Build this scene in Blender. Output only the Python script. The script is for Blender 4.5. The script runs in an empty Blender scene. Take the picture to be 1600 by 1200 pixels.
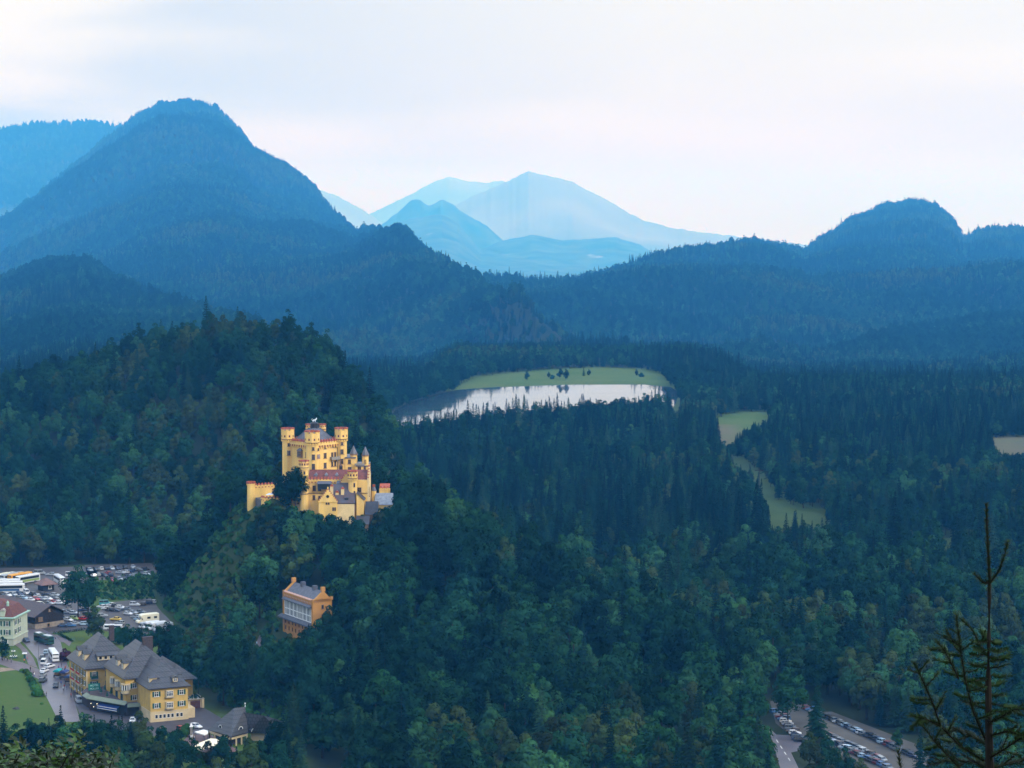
import bpy, bmesh, math, random
import numpy as np
from mathutils import Vector, Matrix

R = math.radians
SC = bpy.context.scene
COL = SC.collection
rng = np.random.default_rng(7)
random.seed(7)

# ------------------------------------------------------------------ camera
CZ, FOC, HOR = 175.0, 3800.0, 310.0          # height above the lake, focal length in photo pixels, horizon row
PITCH = math.atan((600.0 - HOR) / FOC)
CP, SP = math.cos(PITCH), math.sin(PITCH)
cam_d = bpy.data.cameras.new('camera')
cam_d.sensor_width = 36.0
cam_d.lens = 36.0 * FOC / 1600.0
cam_d.clip_start = 0.5
cam_d.clip_end = 120000.0
cam = bpy.data.objects.new('camera', cam_d)
cam.location = (0, 0, CZ)
cam.rotation_euler = (math.pi / 2 - PITCH, 0, 0)
COL.objects.link(cam)
SC.camera = cam

# ------------------------------------------------------------------ sky, sun, exposure
SUN_ELEV, SUN_AZ = R(34), R(126)             # azimuth measured from +Y towards +X
w = bpy.data.worlds.new('World')
SC.world = w
w.use_nodes = True
nt = w.node_tree
for n in list(nt.nodes):
    nt.nodes.remove(n)
N = nt.nodes.new
L = nt.links.new
out = N('ShaderNodeOutputWorld')
bg = N('ShaderNodeBackground')
bg.inputs['Strength'].default_value = 0.10
sky = N('ShaderNodeTexSky')
sky.sky_type = 'NISHITA'
sky.sun_disc = False
sky.sun_elevation = SUN_ELEV
sky.sun_rotation = SUN_AZ
sky.altitude = 900
sky.air_density = 1.4
sky.dust_density = 3.0
tc = N('ShaderNodeTexCoord')
sep = N('ShaderNodeSeparateXYZ')
L(tc.outputs['Generated'], sep.inputs[0])
# overcast: brighter towards the zenith, soft grey cloud banks near the horizon
zen = N('ShaderNodeMapRange')
zen.inputs[1].default_value = 0.0; zen.inputs[2].default_value = 1.0
zen.inputs[3].default_value = 9.0; zen.inputs[4].default_value = 17.0
L(sep.outputs['Z'], zen.inputs[0])
mp = N('ShaderNodeMapping')
mp.inputs['Scale'].default_value = (4.2, 4.2, 26.0)
mp.inputs['Location'].default_value = (0.35, 0.1, 0.2)
L(tc.outputs['Generated'], mp.inputs[0])
nz = N('ShaderNodeTexNoise')
nz.inputs['Scale'].default_value = 1.0
nz.inputs['Detail'].default_value = 3.0
nz.inputs['Roughness'].default_value = 0.42
nz.inputs['Distortion'].default_value = 0.25
L(mp.outputs[0], nz.inputs['Vector'])
# cloud banks are heavier to the left of the valley
side = N('ShaderNodeMapRange')
side.inputs[1].default_value = -0.20; side.inputs[2].default_value = 0.06
side.inputs[3].default_value = 1.0; side.inputs[4].default_value = 0.22
L(sep.outputs['X'], side.inputs[0])
bank = N('ShaderNodeMapRange')
bank.inputs[1].default_value = 0.38; bank.inputs[2].default_value = 0.62
bank.inputs[3].default_value = 0.0; bank.inputs[4].default_value = 1.0
bank.interpolation_type = 'SMOOTHSTEP'
L(nz.outputs['Fac'], bank.inputs[0])
bm_ = N('ShaderNodeMath'); bm_.operation = 'MULTIPLY'
L(bank.outputs[0], bm_.inputs[0]); L(side.outputs[0], bm_.inputs[1])
ccol = N('ShaderNodeMix'); ccol.data_type = 'RGBA'
ccol.inputs[6].default_value = (1.115, 1.08, 0.955, 1)
ccol.inputs[7].default_value = (0.66, 0.76, 0.89, 1)
L(bm_.outputs[0], ccol.inputs[0])
# unseen zenith tinted bluer, added to raise the blue light in the haze
zc_ = N('ShaderNodeMix'); zc_.data_type = 'RGBA'
zr_ = N('ShaderNodeMapRange'); zr_.inputs[1].default_value = 0.12; zr_.inputs[2].default_value = 0.75
L(sep.outputs['Z'], zr_.inputs[0]); L(zr_.outputs[0], zc_.inputs[0])
L(ccol.outputs[2], zc_.inputs[6]); zc_.inputs[7].default_value = (0.84, 1.06, 1.42, 1)
cl = N('ShaderNodeVectorMath'); cl.operation = 'SCALE'
L(zc_.outputs[2], cl.inputs[0]); L(zen.outputs[0], cl.inputs['Scale'])
mixs = N('ShaderNodeMix'); mixs.data_type = 'RGBA'
mixs.inputs[0].default_value = 0.93
L(sky.outputs[0], mixs.inputs[6]); L(cl.outputs[0], mixs.inputs[7])
L(mixs.outputs[2], bg.inputs['Color'])
L(bg.outputs[0], out.inputs['Surface'])

sun_d = bpy.data.lights.new('sun', 'SUN')
sun_d.energy = 2.4
sun_d.angle = R(14)
sun_d.color = (1.0, 0.95, 0.86)
sun = bpy.data.objects.new('sun', sun_d)
sd = Vector((math.sin(SUN_AZ) * math.cos(SUN_ELEV), math.cos(SUN_AZ) * math.cos(SUN_ELEV), math.sin(SUN_ELEV)))
sun.rotation_euler = (-sd).to_track_quat('-Z', 'Y').to_euler()
sun.location = (300, 300, 900)
COL.objects.link(sun)

SC.view_settings.view_transform = 'Standard'
SC.view_settings.look = 'None'
SC.view_settings.gamma = 1.0
SC.view_settings.use_curve_mapping = False
SC.view_settings.exposure = 0.0
SC.render.engine = 'CYCLES'
SC.cycles.max_bounces = 4
SC.cycles.diffuse_bounces = 2
SC.cycles.glossy_bounces = 2
SC.cycles.transmission_bounces = 2
SC.cycles.volume_bounces = 1
SC.cycles.use_denoising = True
SC.cycles.denoiser = 'OPENIMAGEDENOISE'
SC.cycles.caustics_reflective = False
SC.cycles.caustics_refractive = False

# ------------------------------------------------------------------ helpers
def W(px, py, D):
    """World point that stands D metres ahead of the camera and shows at photo pixel (px, py)."""
    a, b = (px - 800.0) / FOC, (600.0 - py) / FOC
    dy, dz = CP + b * SP, -SP + b * CP
    t = D / dy
    return Vector((a * t, D, CZ + dz * t))

def G(px, py, z=0.0):
    """Point of the level z that shows at photo pixel (px, py)."""
    a, b = (px - 800.0) / FOC, (600.0 - py) / FOC
    dy, dz = CP + b * SP, -SP + b * CP
    t = (z - CZ) / dz
    return Vector((a * t, dy * t, z))

def PX(x, y, z):
    x, y, z = np.asarray(x, float), np.asarray(y, float), np.asarray(z, float)
    zz = z - CZ
    d = y * CP - zz * SP
    return 800 + FOC * x / d, 600 - FOC * (y * SP + zz * CP) / d, d

def tag(o, label=None, cat=None, group=None, kind=None):
    if label: o['label'] = label
    if cat: o['category'] = cat
    if group: o['group'] = group
    if kind: o['kind'] = kind
    return o

def empty(name, loc=(0, 0, 0), rz=0.0):
    o = bpy.data.objects.new(name, None)
    o.location = loc
    o.rotation_euler = (0, 0, rz)
    o.empty_display_size = 0.5
    COL.objects.link(o)
    return o

class MB:
    """Collects vertices and faces of one mesh object."""
    def __init__(s):
        s.v, s.f, s.m = [], [], []
    def add(s, vs, fs, mi=0):
        n = len(s.v)
        s.v.extend([tuple(p) for p in vs])
        for f in fs:
            s.f.append(tuple(n + i for i in f)); s.m.append(mi)
        return s
    def box(s, x0, x1, y0, y1, z0, z1, mi=0):
        return s.add([(x0, y0, z0), (x1, y0, z0), (x1, y1, z0), (x0, y1, z0), (x0, y0, z1), (x1, y0, z1), (x1, y1, z1), (x0, y1, z1)],
                     [(0, 3, 2, 1), (4, 5, 6, 7), (0, 1, 5, 4), (1, 2, 6, 5), (2, 3, 7, 6), (3, 0, 4, 7)], mi)
    def obox(s, c, ax, ay, hx, hy, z0, z1, mi=0):
        """Box centred at c (x, y) with half sizes hx, hy along unit vectors ax, ay."""
        q = [(-1, -1), (1, -1), (1, 1), (-1, 1)]
        P = [(c[0] + i * hx * ax[0] + j * hy * ay[0], c[1] + i * hx * ax[1] + j * hy * ay[1]) for i, j in q]
        return s.prism(P, z0, z1, mi)
    def prism(s, P, z0, z1, mi=0, top=None):
        n = len(P)
        T = top or P
        vs = [(p[0], p[1], z0) for p in P] + [(p[0], p[1], z1) for p in T]
        fs = [tuple(range(n - 1, -1, -1)), tuple(range(n, 2 * n))] + [(i, (i + 1) % n, n + (i + 1) % n, n + i) for i in range(n)]
        return s.add(vs, fs, mi)
    def cone(s, c, r0, r1, z0, z1, n=10, mi=0, rot=0.0):
        P = [(c[0] + r0 * math.cos(rot + 2 * math.pi * i / n), c[1] + r0 * math.sin(rot + 2 * math.pi * i / n)) for i in range(n)]
        if r1 <= 1e-6:
            vs = [(p[0], p[1], z0) for p in P] + [(c[0], c[1], z1)]
            return s.add(vs, [tuple(range(n - 1, -1, -1))] + [(i, (i + 1) % n, n) for i in range(n)], mi)
        T = [(c[0] + r1 * math.cos(rot + 2 * math.pi * i / n), c[1] + r1 * math.sin(rot + 2 * math.pi * i / n)) for i in range(n)]
        return s.prism(P, z0, z1, mi, T)
    def tube(s, pts, rad, n=6, mi=0):
        pts = [Vector(p) for p in pts]
        rad = rad if hasattr(rad, '__len__') else [rad] * len(pts)
        vs, fs = [], []
        for k, p in enumerate(pts):
            d = (pts[min(k + 1, len(pts) - 1)] - pts[max(k - 1, 0)]).normalized()
            a = d.cross(Vector((0, 0, 1)))
            if a.length < 1e-4: a = Vector((1, 0, 0))
            a.normalize(); b = d.cross(a)
            for i in range(n):
                t = 2 * math.pi * i / n
                vs.append(p + rad[k] * (math.cos(t) * a + math.sin(t) * b))
        for k in range(len(pts) - 1):
            for i in range(n):
                j = (i + 1) % n
                fs.append((k * n + i, k * n + j, (k + 1) * n + j, (k + 1) * n + i))
        fs.append(tuple(range(n - 1, -1, -1))); fs.append(tuple((len(pts) - 1) * n + i for i in range(n)))
        return s.add(vs, fs, mi)
    def mesh(s, name, mats):
        me = bpy.data.meshes.new(name)
        me.from_pydata(s.v, [], s.f)
        for m in (mats if isinstance(mats, (list, tuple)) else [mats]):
            me.materials.append(m)
        if any(s.m): me.polygons.foreach_set('material_index', s.m)
        me.update()
        return me
    def build(s, name, mats, parent=None, loc=None, rz=0.0):
        o = bpy.data.objects.new(name, s.mesh(name, mats))
        COL.objects.link(o)
        if parent is not None: o.parent = parent
        if loc is not None: o.location = loc
        if rz: o.rotation_euler = (0, 0, rz)
        return o

def place_mesh(name, me, parent=None, loc=None, rz=0.0):
    o = bpy.data.objects.new(name, me)
    COL.objects.link(o)
    if parent is not None: o.parent = parent
    if loc is not None: o.location = loc
    if rz: o.rotation_euler = (0, 0, rz)
    return o

def mat(name, col, rough=0.8, noise=0.0, scale=1.0, metal=0.0, spec=0.3, emit=None, coord='Object', bump=0.0, col2=None, detail=4.0, sc3=None):
    """Principled material with a noise that varies the base colour."""
    m = bpy.data.materials.new(name)
    m.use_nodes = True
    nt = m.node_tree
    b = nt.nodes['Principled BSDF']
    b.inputs['Roughness'].default_value = rough
    b.inputs['Metallic'].default_value = metal
    b.inputs['Specular IOR Level'].default_value = spec
    b.inputs['Base Color'].default_value = (*col, 1)
    if noise > 0 or col2 is not None or bump > 0:
        t = nt.nodes.new('ShaderNodeTexCoord')
        v = t.outputs[coord]
        if sc3:
            mpn = nt.nodes.new('ShaderNodeMapping'); mpn.inputs['Scale'].default_value = sc3
            nt.links.new(v, mpn.inputs[0]); v = mpn.outputs[0]
        n = nt.nodes.new('ShaderNodeTexNoise')
        n.inputs['Scale'].default_value = scale
        n.inputs['Detail'].default_value = detail
        nt.links.new(v, n.inputs['Vector'])
        mr = nt.nodes.new('ShaderNodeMapRange')
        mr.inputs[1].default_value = 0.3; mr.inputs[2].default_value = 0.7
        nt.links.new(n.outputs['Fac'], mr.inputs[0])
        mx = nt.nodes.new('ShaderNodeMix'); mx.data_type = 'RGBA'
        c2 = col2 or tuple(c * (1 + noise) for c in col)
        c1 = col if col2 else tuple(c * (1 - noise) for c in col)
        mx.inputs[6].default_value = (*c1, 1); mx.inputs[7].default_value = (*c2, 1)
        nt.links.new(mr.outputs[0], mx.inputs[0])
        nt.links.new(mx.outputs[2], b.inputs['Base Color'])
        if bump > 0:
            bp = nt.nodes.new('ShaderNodeBump'); bp.inputs['Strength'].default_value = bump
            bp.inputs['Distance'].default_value = 0.2
            nt.links.new(n.outputs['Fac'], bp.inputs['Height']); nt.links.new(bp.outputs[0], b.inputs['Normal'])
    if emit:
        b.inputs['Emission Color'].default_value = (*emit[0], 1); b.inputs['Emission Strength'].default_value = emit[1]
    return m

def lattice(ix, iy, seed):
    h = (ix.astype(np.int64) * 374761393 + iy.astype(np.int64) * 668265263 + seed * 1442695041) & 0x7fffffff
    h = ((h ^ (h >> 13)) * 1274126177) & 0x7fffffff
    return ((h ^ (h >> 16)) & 0xffff) / 65535.0

def vnoise(x, y, seed=0):
    ix, iy = np.floor(x), np.floor(y)
    fx, fy = x - ix, y - iy
    fx, fy = fx * fx * (3 - 2 * fx), fy * fy * (3 - 2 * fy)
    a, b = lattice(ix, iy, seed), lattice(ix + 1, iy, seed)
    c, d = lattice(ix, iy + 1, seed), lattice(ix + 1, iy + 1, seed)
    return (a * (1 - fx) + b * fx) * (1 - fy) + (c * (1 - fx) + d * fx) * fy

def fbm(x, y, octv=4, seed=0):
    s, amp, t = 0.0, 1.0, 0.0
    for o in range(octv):
        s = s + amp * vnoise(x * 2 ** o, y * 2 ** o, seed + o * 17); t += amp; amp *= 0.5
    return s / t

def poly_sd(P, x, y):
    """Signed distance to polygon P (negative inside), vectorised."""
    P = np.asarray(P, float)
    x, y = np.asarray(x, float), np.asarray(y, float)
    d = np.full(x.shape, 1e12); ins = np.zeros(x.shape, bool)
    n = len(P)
    for i in range(n):
        ax, ay = P[i]; bx, by = P[(i + 1) % n]
        ex, ey = bx - ax, by - ay
        t = np.clip(((x - ax) * ex + (y - ay) * ey) / (ex * ex + ey * ey + 1e-12), 0, 1)
        d = np.minimum(d, (x - ax - t * ex) ** 2 + (y - ay - t * ey) ** 2)
        c = ((ay > y) != (by > y))
        xi = ax + (y - ay) * ex / (ey if abs(ey) > 1e-12 else 1e-12)
        ins ^= (c & (x < xi))
    d = np.sqrt(d)
    return np.where(ins, -d, d)

def sstep(t):
    t = np.clip(t, 0, 1)
    return t * t * (3 - 2 * t)

# ------------------------------------------------------------------ terrain
def mkcrest(pts, tree):
    U, Z, D = [], [], []
    for px, py, d in pts:
        p = W(px, py, d)
        U.append(p.x / p.y); Z.append(p.z - tree); D.append(d)
    i = np.argsort(U)
    return np.array(U)[i], np.array(Z)[i], np.array(D)[i]

def mkfoot(pts):
    U = [(px - 800) / FOC for px, d in pts]
    return np.array(U), np.array([d for px, d in pts], float)

LAYERS = []
def layer(pts, foot, tree=13, back=0.35, amp=6.0, wl=160.0, lin=0.6, seed=1):
    LAYERS.append(dict(c=mkcrest(pts, tree), f=mkfoot(foot), back=back, amp=amp, wl=wl, lin=lin, seed=seed))

def rough(pts, a, seed, step=5):
    """More points along a far crest, with a jagged outline."""
    rr = random.Random(seed); o = []
    for (x0, y0, d), (x1, y1, d1) in zip(pts[:-1], pts[1:]):
        n = max(1, int((x1 - x0) / step))
        for k in range(n):
            t = k / n; o.append((x0 + (x1 - x0) * t, y0 + (y1 - y0) * t + (rr.uniform(-a, a) if k else rr.uniform(-a, a) * .3), d + (d1 - d) * t))
    return o + [pts[-1]]

# domed hill behind the castle
layer([(-400, 640, 1500), (-150, 610, 1500), (0, 590, 1480), (90, 565, 1470), (170, 540, 1450), (250, 508, 1430), (320, 495, 1400), (390, 494, 1390), (470, 506, 1370), (520, 540, 1340),
       (560, 580, 1300), (600, 636, 1250), (622, 690, 1210), (640, 742, 1160), (660, 790, 1120), (690, 840, 1100), (740, 900, 1080)],
      [(-400, 1150), (0, 1112), (150, 1100), (260, 1085), (400, 1050), (560, 1040), (740, 1020)], tree=13, amp=7, wl=90, lin=0.45, seed=11)
# lower wooded ridge on the left, in front of the mountain
layer([(-400, 470, 5600), (-200, 440, 5500), (0, 430, 5400), (70, 404, 5400), (140, 400, 5300), (175, 425, 5000), (250, 452, 4500), (340, 476, 3900), (430, 500, 3300), (520, 545, 2600),
       (590, 610, 2050), (630, 680, 1850)], [(-400, 1640), (430, 1640), (630, 1620)], tree=21, amp=30, wl=330, seed=23)
# the big left mountain
layer(rough([(-500, 560, 9000), (-250, 480, 11000), (-100, 420, 12500), (0, 352, 13300), (60, 304, 13600), (120, 250, 13800), (180, 202, 14000), (225, 172, 14000), (246, 161, 14000), (285, 155, 14000), (312, 159, 14000), (340, 165, 13900),
       (365, 186, 13700), (400, 228, 13300), (440, 254, 12800), (480, 288, 12000), (520, 325, 11000), (552, 352, 10000), (590, 355, 9200), (618, 362, 8600), (645, 390, 7600), (670, 410, 6900), (700, 430, 6300), (760, 460, 5200), (840, 500, 4000)], 3.0, 38, 9),
      [(-500, 5600), (300, 4800), (500, 4300), (620, 4100), (720, 4300), (840, 3900)], tree=33, amp=250, wl=1300, lin=0.74, seed=37)
layer(rough([(440, 540, 4000), (500, 520, 4400), (560, 512, 4500), (600, 522, 4400), (640, 545, 4200), (690, 568, 3900), (730, 580, 3600)], 4, 36, 20), [(440, 3000), (600, 2900), (640, 2900), (730, 2900)], tree=21, amp=26, wl=300, lin=.5, back=.25, seed=39)
# a spur that runs down from the mountain towards the lake
layer([(150, 330, 12200), (230, 262, 13000), (300, 240, 13100), (350, 268, 12700), (390, 300, 11900), (440, 345, 10600), (500, 395, 8800), (560, 440, 7000), (620, 490, 5600), (680, 545, 4800)],
      [(150, 6500), (400, 5200), (560, 4600), (680, 4400)], tree=30, amp=90, wl=900, lin=0.6, back=.5, seed=41)
# saddle behind the lake and the right hand hills
layer(rough([(560, 470, 6000), (640, 440, 6200), (720, 430, 6400), (780, 425, 6500), (850, 431, 6500), (905, 432, 6600), (960, 416, 7200), (1000, 404, 7600), (1060, 394, 8200), (1130, 382, 9000), (1180, 378, 9400),
       (1230, 389, 9600), (1257, 397, 9800), (1290, 372, 10600), (1340, 341, 11500), (1380, 328, 12000), (1420, 323, 12000), (1460, 327, 12000), (1486, 345, 11600), (1506, 374, 11000), (1530, 362, 11000),
       (1570, 357, 11000), (1620, 359, 11000), (1900, 330, 11000), (2100, 330, 11000)], 1.8, 32, 14),
      [(560, 4700), (720, 4700), (1040, 4700), (1200, 4600), (1400, 4500), (1600, 4400), (2100, 4400)], tree=26, amp=200, wl=1100, lin=0.74, seed=51)
# lower wooded spurs in front of the right hand hills
layer([(930, 470, 5600), (1010, 440, 6000), (1080, 430, 6400), (1150, 427, 6600), (1220, 438, 6400), (1300, 462, 6000), (1380, 500, 5400)], [(930, 4500), (1380, 4500)], tree=20, amp=40, wl=420, lin=.6, seed=57)
layer([(1180, 500, 5400), (1280, 462, 6200), (1380, 434, 7000), (1480, 418, 7400), (1560, 410, 7600), (1700, 402, 7600), (1900, 402, 7600)], [(1180, 4500), (1900, 4400)], tree=21, amp=45, wl=480, lin=.6, seed=59)
# low wooded foothills between the valley floor and the hills
layer(rough([(700, 565, 2800), (760, 545, 3000), (820, 531, 3300), (880, 522, 3500), (950, 518, 3600), (1020, 532, 3300), (1070, 552, 3000)], 3, 33, 20), [(700, 2600), (1070, 2620)], tree=20, amp=14, wl=200, lin=.5, seed=61)
layer(rough([(1000, 572, 2900), (1060, 552, 3300), (1120, 532, 3900), (1190, 522, 4200), (1260, 540, 4100), (1330, 530, 4300), (1420, 505, 4700), (1520, 492, 4900), (1620, 490, 4900), (1900, 488, 4900)], 5, 34, 20), [(1000, 2680), (1200, 2900), (1900, 2900)], tree=21, amp=24, wl=300, lin=.5, seed=62)
layer(rough([(1120, 596, 2700), (1200, 580, 3000), (1290, 570, 3200), (1380, 585, 3000), (1470, 560, 3300), (1560, 548, 3500), (1640, 548, 3500), (1900, 545, 3500)], 4, 35, 20), [(1120, 2350), (1900, 2250)], tree=18, amp=16, wl=220, lin=.5, seed=65)
# hazy ridge far left
layer([(-500, 230, 20000), (-100, 212, 20000), (0, 200, 20000), (60, 191, 20000), (140, 190, 20000), (190, 197, 20000), (260, 232, 20000), (340, 300, 20000)], [(-500, 15500), (340, 15500)], tree=42, amp=90, wl=1800, seed=63)
# hills and mountains in the distance
layer(rough([(540, 405, 29000), (575, 370, 29000), (600, 353, 29000), (622, 345, 29000), (650, 338, 29000), (690, 333, 29000), (715, 346, 29000), (738, 374, 29000), (750, 389, 29000), (800, 392, 29000), (860, 402, 29000), (930, 408, 29000),
       (985, 406, 29000), (1020, 424, 29000), (1060, 440, 29000)], .8, 1), [(540, 23500), (1060, 23500)], tree=15, amp=70, wl=900, back=0.2, seed=71)
layer(rough([(740, 395, 30000), (780, 376, 30000), (830, 366, 30000), (880, 375, 30000), (930, 372, 30000), (960, 370, 30000), (1000, 381, 30000), (1022, 396, 30000), (1045, 420, 30000)], .8, 2), [(740, 26500), (1045, 26500)], tree=10, amp=80, wl=1000, back=0.2, seed=83)
layer(rough([(570, 375, 31800), (600, 348, 31800), (625, 328, 31800), (642, 312, 31800), (656, 311, 31800), (670, 321, 31800), (692, 311, 31800), (706, 318, 31800), (722, 330, 31800), (760, 352, 31800)], 1.2, 3), [(570, 30100), (760, 30100)], tree=4, amp=110, wl=1100, back=0.2, seed=95)
layer(rough([(640, 365, 38000), (690, 334, 38000), (720, 316, 38000), (750, 301, 38000), (772, 292, 38000), (795, 283, 38000), (812, 273, 38000), (826, 267, 38000), (846, 272, 38000), (868, 277, 38000), (892, 283, 38000), (915, 296, 38000),
       (932, 304, 38000), (958, 318, 38000), (980, 332, 38000), (1005, 345, 38000), (1050, 357, 38000), (1100, 365, 38000), (1150, 371, 38000), (1250, 382, 38000), (1400, 402, 38000)], 1.1, 4), [(640, 32500), (1400, 32500)], tree=0, amp=190, wl=1500, back=0.2, seed=107)
layer(rough([(440, 280, 46000), (470, 287, 46000), (530, 308, 46000), (570, 330, 46000), (600, 350, 46000), (640, 380, 46000)], 1.0, 5), [(440, 41000), (640, 41000)], tree=0, amp=150, wl=1900, back=0.2, seed=119)
layer(rough([(540, 352, 52000), (600, 324, 52000), (640, 305, 52000), (672, 287, 52000), (702, 276, 52000), (726, 282, 52000), (760, 286, 52000), (785, 283, 52000), (830, 302, 52000), (900, 332, 52000)], 1.0, 6), [(540, 46500), (900, 46500)], tree=0, amp=150, wl=1900, back=0.2, seed=131)
layer(rough([(-600, 402, 80000), (1000, 401, 80000), (2200, 402, 80000)], .6, 7), [(-600, 71000), (2200, 71000)], tree=0, amp=60, wl=2200, back=0.15, seed=143)

VZ = 8.0          # level of the village
RZ = 2.0          # level of the car park on the right
VILLAGE_PX = [(-330, 889), (60, 889), (132, 884), (205, 882), (262, 882), (243, 930), (250, 955), (296, 1000), (268, 1030), (292, 1060), (312, 1095), (352, 1118), (438, 1140), (470, 1180), (430, 1290), (-330, 1290)]
VILLAGE = [G(a, b, VZ).xy[:] for a, b in VILLAGE_PX]
RPARK_PX = [(1196, 1090), (1240, 1082), (1330, 1108), (1450, 1160), (1480, 1215), (1400, 1260), (1180, 1260)]
RPARK = [G(a, b, RZ).xy[:] for a, b in RPARK_PX]
LAKE_PX = [(1048, 604), (1000, 599.5), (900, 600), (820, 603), (760, 605), (715, 609), (675, 618), (640, 628), (616, 641), (606, 655), (612, 700), (700, 690), (800, 676), (900, 668), (1000, 656), (1050, 640), (1062, 615)]
LAKE = [G(a, b, 0).xy[:] for a, b in LAKE_PX]
CLZ = 54.0
def crest_pt(px, py, D, tree): 
    p = W(px, py, D); return (p.x, p.y, p.z - tree)
def on(px, D, z):
    a = (px - 800) / FOC
    return (a * (D * CP + (CZ - z) * SP), D, z)
# control points of the castle hill and the near valley (x, y, z)
CTRL = []
for px, D in [(-350, 700), (-350, 860), (-350, 1060), (-100, 720), (-100, 900), (-100, 1080), (60, 720), (60, 800), (60, 900), (60, 1000), (60, 1080), (160, 730), (160, 800), (160, 870), (160, 960), (160, 1060),
              (210, 760), (215, 850), (220, 930), (225, 1000), (250, 1040), (250, 740), (330, 725), (400, 735), (220, 1080)]:
    CTRL.append(on(px, D, VZ))
for px, D, z in [(262, 940, 9.5), (275, 900, 9), (300, 860, 9), (300, 820, 8.5), (330, 790, 9), (380, 772, 10), (440, 765, 10),
                 # left flank of the castle hill
                 (290, 965, 19), (320, 968, 32), (350, 970, 43), (378, 970, 52), (300, 1005, 12), (330, 1020, 18), (380, 1030, 30), (430, 1030, 42), (500, 1030, 48),
                 (330, 935, 16), (370, 940, 28), (410, 940, 37), (330, 900, 12), (390, 900, 20), (440, 905, 24), (400, 860, 12), (440, 872, 14.5), (480, 864, 14.5), (520, 885, 25), (430, 830, 12), (500, 830, 14),
                 # castle plateau
                 (395, 975, 54), (420, 962, 54.5), (440, 965, 55), (470, 952, 53), (480, 985, 54), (530, 985, 54), (560, 965, 53), (520, 945, 51), (570, 948, 49), (600, 960, 50), (615, 975, 48),
                 (400, 950, 52), (418, 944, 52.5), (440, 943, 51), (412, 932, 42), (450, 934, 41), (490, 932, 38), (530, 930, 38), (570, 934, 38), (600, 940, 41),
                 # front slope
                 (480, 910, 31), (540, 910, 33), (600, 910, 36), (540, 870, 24), (600, 870, 26), (600, 830, 17), (540, 830, 14), (560, 780, 9), (520, 740, 6), (600, 740, 6), (640, 790, 11),
                 (680, 880, 25), (700, 840, 17), (720, 790, 11), (700, 740, 5), (800, 840, 17), (820, 800, 11), (800, 750, 5), (900, 830, 14), (900, 780, 8), (900, 740, 4), (1000, 800, 10), (1000, 750, 4),
                 (1100, 790, 9), (1100, 750, 4), (1170, 760, 3.5), (650, 690, 4), (850, 690, 3), (1050, 690, 2.5), (480, 690, 6)]:
    CTRL.append(on(px, D, z))
for px, py, D, t in [(620, 748, 955, 15), (680, 768, 945, 15), (740, 802, 930, 15), (800, 834, 915, 15), (850, 868, 900, 15), (930, 905, 880, 15), (1000, 926, 862, 15), (1080, 966, 840, 15), (1150, 1020, 812, 14), (1195, 1085, 785, 13)]:
    CTRL.append(crest_pt(px, py, D, t))
for px, D, z in [(640, 1010, 30), (660, 1060, 14), (720, 990, 22), (720, 1060, 4), (780, 970, 14), (800, 1030, 2), (860, 945, 10), (880, 1000, 2), (960, 930, 6), (980, 980, 1.5), (1060, 890, 3), (1100, 930, 1.5), (1160, 850, 2), (1200, 900, 2),
                 (1220, 800, 2), (1220, 740, 2), (1260, 860, 2), (1300, 800, 2), (1300, 740, 2), (1400, 760, 2), (1400, 850, 2), (1500, 780, 2), (1600, 720, 2), (1600, 850, 2), (1800, 750, 2), (1800, 950, 2), (1400, 1000, 1.5), (1600, 1100, 1.5),
                 (1250, 690, 2), (1450, 690, 2), (1000, 1120, 1.5), (800, 1120, 1.5), (1200, 1120, 1.5), (2000, 850, 2), (2000, 1120, 1.5)]:
    CTRL.append(on(px, D, z))
CTRL = np.array(CTRL)
_d = np.hypot(CTRL[:, None, 0] - CTRL[None, :, 0], CTRL[:, None, 1] - CTRL[None, :, 1])
_A = np.zeros((len(CTRL) + 1,) * 2)
_A[:-1, :-1] = -np.sqrt(_d ** 2 + 16.0); _A[:-1, -1] = 1; _A[-1, :-1] = 1
_wt = np.linalg.solve(_A + np.diag([1e-6] * len(CTRL) + [0]), np.append(CTRL[:, 2], 0))

def near_h(x, y):
    h = np.full(x.shape, _wt[-1])
    for (cx, cy, cz), wgt in zip(CTRL, _wt[:-1]):
        h = h - wgt * np.sqrt((x - cx) ** 2 + (y - cy) ** 2 + 16.0)
    return h

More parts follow.
